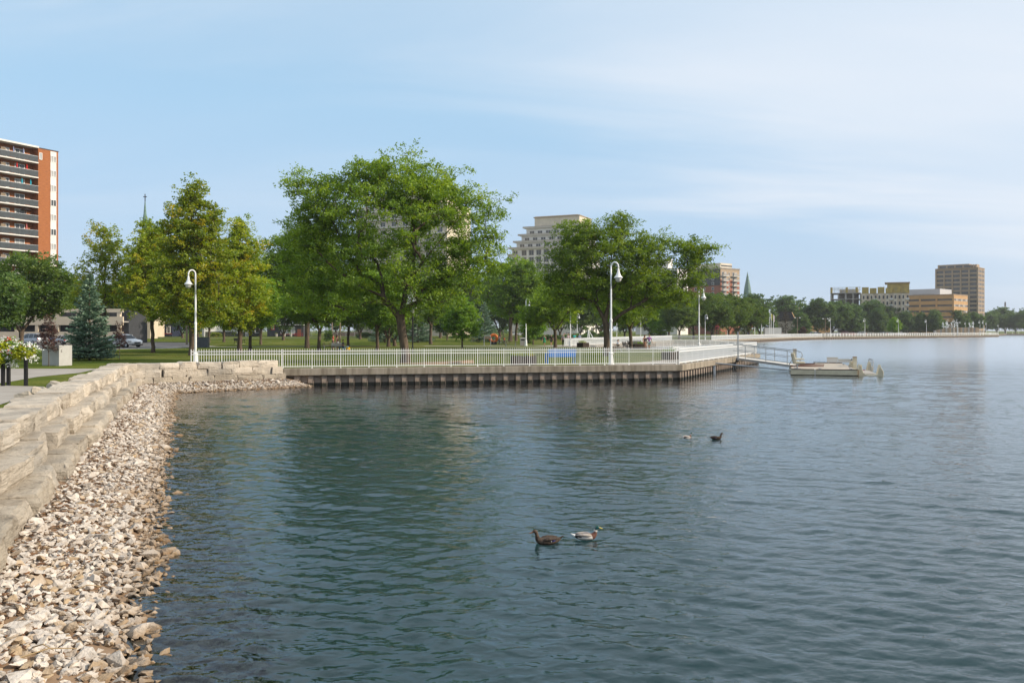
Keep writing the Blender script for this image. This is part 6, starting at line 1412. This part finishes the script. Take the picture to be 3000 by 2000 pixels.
# ------------------------------------------------------------------ vehicles
m_tyre = M('tyre_rubber', (0.012, 0.012, 0.012), 0.8); m_rim = M('alloy_rim', (0.42, 0.42, 0.43), 0.35, metal=.7); m_cglass = M('car_glass', (0.02, 0.024, 0.028), 0.06, spec=.6)
m_tail = M('tail_light', (0.55, 0.015, 0.015), 0.25); m_headl = M('head_light', (0.75, 0.76, 0.78), 0.1); m_trim = M('black_trim', (0.015, 0.015, 0.016), 0.5)
CARP = {  # stations along the length: (x, sill z, belt z, belt half width, roof z, roof half width)
 'suv': [(-2.38, .55, .80, .72, .82, .60), (-2.30, .35, .98, .84, 1.02, .66), (-2.05, .30, 1.08, .93, 1.50, .64), (-1.5, .28, 1.08, .95, 1.66, .68), (-.3, .28, 1.06, .95, 1.68, .68), (.55, .28, 1.04, .95, 1.58, .66), (1.15, .28, 1.04, .94, 1.08, .74), (1.9, .30, .96, .92, .99, .74), (2.28, .34, .86, .82, .88, .62), (2.38, .42, .70, .74, .72, .58)],
 'van': [(-2.55, .55, .85, .80, .90, .70), (-2.48, .34, 1.02, .93, 1.10, .80), (-2.30, .28, 1.06, .98, 1.66, .78), (-1.8, .26, 1.06, .99, 1.74, .80), (0, .26, 1.04, .99, 1.75, .80), (.8, .26, 1.02, .99, 1.66, .76), (1.65, .28, 1.00, .98, 1.08, .80), (2.2, .30, .90, .94, .93, .74), (2.52, .36, .74, .80, .76, .62)],
 'sedan': [(-2.30, .50, .75, .70, .78, .60), (-2.22, .32, .90, .84, .94, .70), (-1.65, .28, .95, .89, .99, .72), (-1.05, .26, .94, .90, 1.36, .58), (-.3, .26, .93, .90, 1.44, .60), (.4, .26, .92, .90, 1.38, .58), (1.05, .26, .92, .89, .96, .70), (1.8, .28, .84, .87, .87, .70), (2.22, .34, .72, .78, .75, .62), (2.30, .42, .62, .70, .64, .58)]}
def car(label, kind, col, p, rz, sc=1.0, group='parked cars'):
    S = CARP[kind]; t = thing('parked_' + kind, label, 'car', p, rz, group, sc); mt = M('car_paint_' + '_'.join(str(c) for c in col), col, .25, var=.03, spec=.5, metal=.3)
    v, f, mi = [], [], []
    for x, zs, zb, hb, zr, hr in S:
        half = [(hb * .90, zs), (hb, zs + .18), (hb * 1.0, (zs + zb) / 2 + .1), (hb * .97, zb), (hr, max(zb + .01, zr - .05)), (hr * .82, zr)]
        for y, z in half: v.append((x, -y, z))
        for y, z in reversed(half): v.append((x, y, z))
    n = 12
    for i in range(len(S) - 1):
        cab = (S[i][4] - S[i][2] > .12) or (S[i + 1][4] - S[i + 1][2] > .12); full = (S[i][4] - S[i][2] > .3) and (S[i + 1][4] - S[i + 1][2] > .3)
        for k in range(n):
            f.append((i * n + k, i * n + (k + 1) % n, (i + 1) * n + (k + 1) % n, (i + 1) * n + k))
            mi.append(1 if (cab and k in (3, 7)) or (cab and not full and k in (4, 5, 6)) else 0)
    f.append(tuple(range(n))); f.append(tuple(reversed(range((len(S) - 1) * n, len(S) * n)))); mi += [0, 0]
    b = MB(); b.v, b.f, b.m = v, f, mi; body = b.build('body', [mt, m_cglass], t); body.modifiers.new('round', 'BEVEL').width = .03
    xs = (-1.42, 1.42) if kind != 'van' else (-1.5, 1.55); hw = S[4][3]
    for x in xs:
        for s in (-1, 1):
            w = MB().path([(x, s * (hw - .20), .34), (x, s * (hw + .012), .34)], .345, 18).build('wheel', m_tyre, t); MB().path([(x, s * (hw + .0), .34), (x, s * (hw + .022), .34)], .22, 12).build('rim', m_rim, w)
    for x in {'suv': (-1.2, -.2, .5), 'van': (-1.5, -.4, .65), 'sedan': (-.75, .1)}[kind]:
        for s in (-1, 1): MB().beam((x, s * (hw * .975), S[4][2]), (x - .04, s * (S[4][5] + .01), S[4][4] - .05), .09, .03, up=(0, s, .3)).build('pillar', mt, t)
    for s in (-1, 1):
        MB().bb(S[1][0] - .04, S[1][0] + .22, s * .80 - .08, s * .80 + .08, S[1][2] - .28, S[1][2] - .02).build('tail_light', m_tail, t); MB().bb(S[-2][0] - .25, S[-2][0] + .03, s * .66 - .14, s * .66 + .14, S[-2][2] - .17, S[-2][2] - .04).build('headlight', m_headl, t)
        MB().bb(.55, .75, s * (hw + .02) - .08, s * (hw + .02) + .08, S[4][2] + .02, S[4][2] + .16).build('mirror', mt, t)
    MB().bb(S[-1][0] - .12, S[-1][0] + .02, -.45, .45, .50, .68).build('grille', m_trim, t); MB().bb(S[0][0] - .02, S[0][0] + .1, -.8, .8, .42, .62).build('rear_bumper', mt, t); MB().bb(S[-1][0] - .1, S[-1][0] + .03, -.78, .78, .28, .44).build('front_bumper', m_trim, t)
    return t
SIL, WHT, BLK = (.42, .44, .47), (.72, .72, .72), (.02, .02, .022)
car('silver minivan parked behind the flower baskets', 'van', SIL, gp(98, 1010.5), R(150)); car('silver sedan with red tail lights between minivan and blue spruce', 'sedan', (.46, .47, .48), gp(186, 1008.5), R(142)); car('white suv with its nose past the blue spruce', 'suv', WHT, gp(366, 1017), R(-28)); car('white car half hidden behind the silver sedan', 'suv', WHT, gp(222, 1005), R(15)); car('dark blue car behind the dark red sapling', 'sedan', (.02, .03, .07), gp(138, 1007), R(140))
for x, D, k, c, rz, lab in ((1548, 330, 'suv', SIL, 10, 'silver suv on the street behind the waste bin lamp'), (1508, 350, 'suv', WHT, 0, 'white car on the street behind the bright linden trunks'), (1668, 345, 'sedan', (.5, .44, .36), 5, 'beige car on the street above the grey haired walker'), (1768, 335, 'sedan', BLK, 15, 'dark car on the street behind the leaning trunk'), (2378, 330, 'suv', WHT, 170, 'white suv first in the row on the far quay'), (2398, 345, 'sedan', BLK, 20, 'black sedan second in the row on the far quay'), (2422, 338, 'sedan', BLK, 160, 'black car under the twin light in the far row'), (2446, 335, 'sedan', SIL, 175, 'silver car beside the first far gooseneck lamp'), (2470, 345, 'suv', (.2, .02, .02), 170, 'dark red car in the far row'), (2496, 350, 'sedan', (.25, .03, .03), 10, 'red sedan in the far row'), (2519, 350, 'suv', SIL, 165, 'silver suv left of the second far lamp'), (2550, 355, 'sedan', BLK, 5, 'black sedan right of the second far lamp'), (2580, 360, 'suv', BLK, 170, 'black suv in the far row under dark trees'), (2612, 365, 'sedan', SIL, 0, 'silver sedan near the third far lamp'), (2640, 372, 'sedan', WHT, 0, 'white sedan right of the third far lamp'), (2355, 335, 'sedan', (.1, .1, .11), 20, 'grey car beside the dark red bush')):
    car(lab, k, c, (gx(x, D), D, PZ), R(rz), 1.0, 'cars parked far off')
t = thing('white_box_truck', 'white box trailer behind the flagpoles', 'trailer', (gx(2268, 300), 300, PZ)); o = MB().bb(-3.2, 2.6, 0, 2.2, .6, 3.1).build('box', m_offw, t); MB().bb(-3.4, 3.0, .1, 2.1, .4, .6).build('chassis', m_trim, t)
for x in (-2.2, 1.8): MB().path([(x, -.02, .38), (x, .25, .38)], .38, 12).build('wheel', m_tyre, t)

# ------------------------------------------------------------------ people
m_skin = M('skin', (0.46, 0.26, 0.18), 0.6, var=.08)
def skin_obj(name, verts, edges, rad, mat, parent, root=0, sub=1):
    me = bpy.data.meshes.new(name); me.from_pydata([tuple(v) for v in verts], edges, []); me.materials.append(mat); o = ob(name, me, parent)
    md = o.modifiers.new('skin', 'SKIN'); md.use_smooth_shade = True
    if not me.skin_vertices: return o
    for i, r in enumerate(rad): me.skin_vertices[0].data[i].radius = (r, r) if not isinstance(r, tuple) else r; me.skin_vertices[0].data[i].use_root = (i == root)
    s = o.modifiers.new('sub', 'SUBSURF'); s.levels = s.render_levels = sub
    return o
def person(label, p, rz, h=1.7, top=(.3, .3, .3), bottom=(.05, .05, .06), hair=(.06, .04, .03), pose='stand', dress=False, shorts=False, sleeveless=False, longhair=False, phase=1, skirt=False):
    t = thing('person', label, 'person', p, rz, scale=h); mt, mb_, mh = M('cloth_%.2f_%.2f_%.2f' % top, top, .85, var=.15, scale=9), M('cloth_%.2f_%.2f_%.2f' % bottom, bottom, .85, var=.3, scale=12), M('hair_%.2f_%.2f' % hair[:2], hair, .7)
    J = {'pel': (0, 0, .53), 'bel': (0, 0, .61), 'che': (0, .0, .735), 'nec': (0, 0, .825), 'nk2': (0, -.005, .855), 'hd1': (0, -.012, .895), 'hd2': (0, -.010, .945), 'hd3': (0, 0, .985)}
    sit = pose == 'sit'; dz = -.26 if sit else 0
    for s, n in ((1, 'l'), (-1, 'r')):
        sw = (.11 * s * phase if pose == 'walk' else .015 * s)
        J['sh' + n] = (s * .105, 0, .80); J['hp' + n] = (s * .052, 0, .505)
        if sit:
            J['kn' + n] = (s * .065, -.24, .53 - .0); J['an' + n] = (s * .065, -.22, .30); J['to' + n] = (s * .07, -.30, .275); J['el' + n] = (s * .14, -.05, .645); J['wr' + n] = (s * .09, -.19, .64)
        else:
            J['kn' + n] = (s * .055, -sw * .75 - .012, .285); J['an' + n] = (s * .055, -sw * (.9 if sw > 0 else 1.6), .05 + (.035 if sw < -.05 else 0)); J['to' + n] = (s * .06, J['an' + n][1] - .085, .018 + (.03 if sw < -.05 else 0)); J['el' + n] = (s * .145, sw * .5 + .01, .635); J['wr' + n] = (s * .155, sw * .9 - .03, .495)
        w = Vector(J['wr' + n]); d = (w - Vector(J['el' + n])).normalized(); J['pa' + n] = tuple(w + d * .035)
        for q in range(4): J['f%d%s' % (q, n)] = tuple(w + d * (.075 + (.010, .016, .012, .002)[q]) + Vector((s * -.004, (q - 1.5) * .014, 0)))
        J['th' + n] = tuple(w + d * .05 + Vector((-s * .012, -.032, 0)))
    keys = list(J); V = [Vector(J[k]) + Vector((0, 0, dz)) for k in keys]; ix = {k: i for i, k in enumerate(keys)}
    Ed = [('pel', 'bel'), ('bel', 'che'), ('che', 'nec'), ('nec', 'nk2'), ('nk2', 'hd1'), ('hd1', 'hd2'), ('hd2', 'hd3')]
    for n in 'lr': Ed += [('che', 'sh' + n), ('sh' + n, 'el' + n), ('el' + n, 'wr' + n), ('wr' + n, 'pa' + n), ('pel', 'hp' + n), ('hp' + n, 'kn' + n), ('kn' + n, 'an' + n), ('an' + n, 'to' + n), ('pa' + n, 'th' + n)] + [('pa' + n, 'f%d%s' % (q, n)) for q in range(4)]
    RD = {'pel': .072, 'bel': .066, 'che': .078, 'nec': .034, 'nk2': .030, 'hd1': .043, 'hd2': .050, 'hd3': .030}
    for n in 'lr': RD.update({'sh' + n: .036, 'el' + n: .025, 'wr' + n: .017, 'pa' + n: .018, 'hp' + n: .052, 'kn' + n: .034, 'an' + n: .022, 'to' + n: .020, 'th' + n: .0055, **{'f%d%s' % (q, n): .005 for q in range(4)}})
    skin_obj('body', V, [(ix[a], ix[b]) for a, b in Ed], [RD[k] for k in keys], m_skin, t)
    def cloth(name, ks, eds, rr_, mat):
        vs_ = []
        for k in ks: vs_.append(V[ix[k]] if isinstance(k, str) else V[ix[k[0]]].lerp(V[ix[k[1]]], k[2]))
        return skin_obj(name, vs_, eds, rr_, mat, t)
    if not dress:
        ks = ['bel', 'che', ('che', 'nec', .75), 'pel']; eds = [(0, 1), (1, 2), (0, 3)]; rr_ = [.076, .088, .042, .078]
        if not sleeveless:
            for n in 'lr': i = len(ks); ks += ['sh' + n, ('sh' + n, 'el' + n, .7)]; eds += [(1, i), (i, i + 1)]; rr_ += [.046, .038]
        cloth('shirt', ks, eds, rr_, mt)
        if skirt: MB().lathe([(.082, .56), (.10, .48), (.13, .30), (.15, .10)], n=14).build('skirt', mb_, t, smooth=True)
        else:
            e_ = .55 if shorts else 1.0; ks = ['pel']; eds, rr_ = [], [.080]
            for n in 'lr':
                i = len(ks); ks += ['hp' + n, ('hp' + n, 'kn' + n, .9 if shorts else 1.0)]; eds += [(0, i), (i, i + 1)]; rr_ += [.060, .050 if shorts else .042]
                if not shorts: ks += [('kn' + n, 'an' + n, .92)]; eds += [(i + 1, i + 2)]; rr_ += [.034]
            cloth('shorts' if shorts else 'trousers', ks, eds, rr_, mb_)
    else:
        MB().lathe([(.040, .825), (.085, .80), (.090, .73), (.076, .62), (.090, .53), (.12, .40), (.135, .28)], n=14).build('dress', mt, t, smooth=True)
    for n in 'lr':
        a, b = V[ix['an' + n]], V[ix['to' + n]]; MB().path([a + Vector((0, .02, -.03)), a + Vector((0, -.02, -.025)), b], [.026, .028, .020], 7).build('shoe', M('shoe', (.12, .11, .10), .7), t, smooth=True)
    hz_ = .945 + dz; cap = [(0.052, -.02), (.056, .0), (.054, .028), (.040, .048), (.012, .058)]
    MB().lathe(cap, (0, .006, hz_), 12).build('hair', mh, t, smooth=True)
    if longhair: MB().path([(0, .035, hz_ + .03), (0, .052, hz_ - .03), (0, .050, hz_ - .11), (0, .045, hz_ - .17)], [.035, .046, .040, .015], 8).build('long_hair', mh, t, smooth=True)
    MB().path([(0, -.050, hz_ - .012), (0, -.066, hz_ - .03), (0, -.050, hz_ - .035)], [.005, .010, .006], 6).build('nose', m_skin, t, smooth=True)
    for s in (-1, 1): MB().lathe([(.002, -.006), (.006, 0), (.002, .006)], (s * .019, -.056, hz_ - .002), 6).build('eye', m_black, t); MB().lathe([(.004, -.014), (.012, 0), (.004, .014)], (s * .054, .0, hz_ - .012), 6).build('ear', m_skin, t)
    MB().bb(-.014, .014, -.060, -.052, hz_ - .052, hz_ - .047).build('mouth', M('lips', (.34, .12, .10), .6), t)
    return t
person('woman in a green dress walking on the pier path', gp(1595, 1013.5), R(-20), 1.55, (.03, .22, .10), pose='walk', dress=True, longhair=True)
person('man in black shirt and dark shorts walking beside the green dress', gp(1615, 1013.5), R(15), 1.6, (.012, .012, .014), (.03, .03, .03), (.35, .33, .30), 'walk', shorts=True, phase=-1)
person('woman in grey shirt and black trousers walking away by the railing corner', gp(1650, 1014), R(180), 1.62, (.20, .19, .21), (.012, .012, .013), (.45, .38, .28), 'walk')
person('person in pale pink shirt behind the promenade railing', (gx(1665, 125), 125, PZ), R(180), 1.68, (.55, .42, .42), (.1, .1, .12), (.30, .18, .10)); person('man in turquoise shirt behind the promenade railing', (gx(1683, 125), 125, PZ), R(180), 1.72, (.03, .42, .36), (.1, .1, .12), (.10, .08, .06)); person('grey haired person in blue patterned shirt behind the railing', (gx(1698, 127), 127, PZ), R(180), 1.66, (.22, .30, .40), (.1, .1, .12), (.5, .5, .5))
person('woman in black top and patterned skirt strolling on the pier', gp(1889, 1026), R(15), 1.68, (.012, .010, .012), (.28, .15, .10), (.10, .05, .03), 'walk', sleeveless=True, longhair=True, skirt=True); person('man in purple shirt and pale shorts strolling beside the patterned skirt', gp(1902, 1026), R(5), 1.72, (.34, .17, .42), (.32, .40, .40), (.16, .08, .05), 'walk', shorts=True, phase=-1)
person('man in white shirt sitting at the picnic table by the leaning trunk', gp(1811, 1030.5) + Vector((0, 0, .0)), R(-75), 1.72, (.74, .74, .74), (.30, .25, .18), (.25, .20, .15), 'sit', shorts=True); person('person sitting across the table, half hidden by the leaning trunk', gp(1775, 1030), R(80), 1.68, (.5, .55, .62), (.05, .06, .10), (.08, .05, .04), 'sit')
person('man in red shirt standing at the picnic table', gp(976, 1021), R(90), 1.7, (.34, .05, .03), (.03, .03, .05), (.03, .02, .02)); person('woman in black sleeveless top with bare arms at the picnic table', gp(988, 1026), R(70), 1.66, (.012, .012, .014), (.55, .55, .55), (.05, .025, .02), shorts=True, sleeveless=True, longhair=True); person('person in dark clothes bending over a bag at the picnic', gp(1005, 1027), R(-70), 1.6, (.05, .06, .09), (.10, .16, .26), (.05, .03, .02), 'sit')
person('child in orange shirt standing by the bicycles', gp(1477, 1009), R(30), 1.15, (.65, .16, .02), (.04, .04, .05)); person('child in pink cap standing by the bicycles', gp(1463, 1008), R(-30), 1.2, (.25, .25, .28), (.04, .04, .05), (.6, .12, .3))
for i, (x, D, c, lab) in enumerate(((2192, 255, (.05, .09, .30), 'far person in blue on the promenade by the hanging flowers'), (2203, 258, (.03, .03, .05), 'far person in black on the promenade'), (2219, 270, (.10, .35, .32), 'far person in teal on the promenade'), (2292, 300, (.5, .4, .36), 'far person in a pale shirt near the trailer'), (2588, 345, (.15, .3, .4), 'far person in blue walking on the quay'))): person(lab, (gx(x, D), D, PZ), R(40 * i), 1.7, c)
# hanging flower pots on the promenade
for x, D, c, lab in ((2197, 250, m_fr, 'pink hanging flower pot by the far persons'), (2100, 232, m_fr, 'purple hanging flower pot under the promenade row')):
    t = thing('hanging_flower_pot', lab, 'planter', (gx(x, D), D, PZ), 0, 'hanging pots'); MB().path([(0, 0, 0), (0, 0, 3.6)], .08, 6).build('pole', m_black, t); rg = np.random.default_rng(x); C_ = rg.normal(0, .42, (60, 3)) + [0, 0, 3.2]
    V_, F_, t_ = leaves_np(rg, C_, np.full(60, .14), 20, .16, .13); ob('blooms', npmesh('blooms', V_, F_, leaf_mat('pink_petals', [(0, (.45, .08, .16)), (.5, (.5, .12, .14)), (1, (.3, .1, .05))], .2), t_), t); MB().lathe([(.1, 2.5), (.5, 2.9), (.5, 3.0)], n=10).build('pot', m_dgrey, t)

# ------------------------------------------------------------------ ducks
def duck(label, p, rz, drake, sc=1.0, headturn=0.0):
    t = thing('mallard_duck', label, 'duck', p, rz, 'ducks on the water', sc)
    ctr = [(-.245, .095), (-.215, .080), (-.17, .062), (-.11, .052), (-.04, .050), (.03, .050), (.085, .056), (.120, .078), (.138, .108), (.146, .142), (.152, .172), (.160, .198), (.176, .214), (.196, .214), (.212, .204), (.235, .196), (.262, .190), (.272, .188)]
    ry = [.012, .038, .066, .086, .094, .090, .076, .056, .038, .028, .026, .029, .032, .028, .018, .016, .017, .006]
    rz_ = [.008, .022, .040, .054, .060, .060, .060, .052, .038, .028, .026, .029, .032, .027, .013, .008, .006, .004]
    n, v, f, mi = 16, [], [], []
    for i, (x, z) in enumerate(ctr):
        a, b = ctr[max(0, i - 1)], ctr[min(len(ctr) - 1, i + 1)]; tx, tz = b[0] - a[0], b[1] - a[1]; L = math.hypot(tx, tz); tx, tz = tx / L, tz / L
        for k in range(n):
            c = 2 * math.pi * k / n; v.append((x - tz * rz_[i] * math.sin(c), ry[i] * math.cos(c), z + tx * rz_[i] * math.sin(c)))
    for i in range(len(ctr) - 1):
        for k in range(n):
            f.append((i * n + k, i * n + (k + 1) % n, (i + 1) * n + (k + 1) % n, (i + 1) * n + k)); up = math.sin(2 * math.pi * (k + .5) / n)
            if i >= 14: m_ = 5
            elif drake: m_ = 0 if i == 0 else 1 if i == 1 else (1 if i == 2 and up > .1 else 2) if i < 3 else (3 if up > .55 else 2) if i < 6 else 4 if i < 9 else 2 if i == 9 else 6
            else: m_ = 7 if i < 9 else 8
            mi.append(m_)
    f += [tuple(range(n)), tuple(range((len(ctr) - 1) * n, len(ctr) * n))]; mi += [mi[0], 5]
    b = MB(); b.v, b.f, b.m = v, f, mi
    mats = [M('duck_white', (.75, .73, .70), .7), M('duck_black', (.012, .012, .012), .5), M('duck_flank', (.58, .55, .51), .8, var=.15, scale=60), M('duck_back', (.26, .20, .16), .8, var=.25, scale=50), M('duck_breast', (.11, .045, .03), .7, var=.2, scale=40),
            M('drake_bill', (.50, .40, .06), .4) if drake else M('hen_bill', (.20, .10, .05), .4), M('duck_green', (.004, .075, .05), .25, (.003, .04, .07), scale=20, spec=.6), M('hen_brown', (.095, .068, .050), .85, (.026, .019, .015), scale=55, detail=3, lo=.42, hi=.58), M('hen_head', (.11, .08, .058), .85, (.06, .04, .028), scale=70)]
    body = b.build('body', mats, t, smooth=True)
    s = body.modifiers.new('sub', 'SUBSURF'); s.levels = s.render_levels = 1
    for sd in (-1, 1):
        w = MB(); pts = [(-.20, .086), (-.14, .088), (-.06, .088), (.02, .082), (.07, .074)]; rr_ = [.006, .026, .036, .034, .010]
        w.path([(x, sd * (.046 + .032 * (1 - abs(x + .04) * 3.4)), z + .010) for x, z in pts], rr_, 10, flat=.75); w.build('wing', M('drake_wing', (.30, .25, .21), .8, (.44, .40, .36), scale=40) if drake else mats[7], t, smooth=True)
        MB().path([(-.120, sd * .088, .076), (-.09, sd * .0955, .071), (-.062, sd * .096, .068)], [.004, .009, .007], 8).build('wing_patch', M('wing_blue', (.015, .02, .16), .3), t, smooth=True) if not drake else None
        MB().path([(-.056, sd * .0975, .058), (-.050, sd * .096, .082)], .0045, 6).build('wing_bar', mats[0], t) if not drake else None
        MB().lathe([(.001, -.0055), (.0055, 0), (.001, .0055)], (.190, sd * .0262, .221), 6).build('eye', M('duck_eye', (.01, .008, .006), .1), t)
    MB().path([(-.215, 0, .085), (-.262, 0, .105), (-.285, 0, .115)], [.030, .022, .004], 8, flat=.3).build('tail', mats[0] if drake else mats[7], t, smooth=True)
    return t
def wp(x, y): q = gp(x, y, 0.0); return Vector((q.x, q.y, -0.012))
duck('brown hen duck nearest, facing away from the drake beside it', wp(1600, 1592), R(196), False, .95); duck('nearest drake with green head and yellow bill swimming past the hen', wp(1720, 1578), R(4), True, .86)
duck('farther drake with its dark green head turned away', wp(2015, 1283), R(28), True, .70); duck('farther brown hen duck swimming ahead of the drake', wp(2100, 1286), R(6), False, .82)
duck('tiny far duck beyond the end of the side railing', wp(2238, 1010), R(0), False, 1.0)
# ------------------------------------------------------------------ summer haze in the air
hm = bpy.data.materials.new('haze'); hm.use_nodes = True
hn, hl = hm.node_tree.nodes, hm.node_tree.links; hn.clear()
ho = hn.new('ShaderNodeOutputMaterial'); hv = hn.new('ShaderNodeVolumePrincipled')
hv.inputs['Color'].default_value = (0.92, 0.95, 1.0, 1); hv.inputs['Density'].default_value = 0.00014; hv.inputs['Anisotropy'].default_value = 0.2
hl.new(hv.outputs[0], ho.inputs['Volume'])
tag(MB().bb(-5200, 5200, -400, 5200, -4.0, 64.0).build('haze', hm), 'thin pale summer haze filling the air over the water', None, kind='stuff')
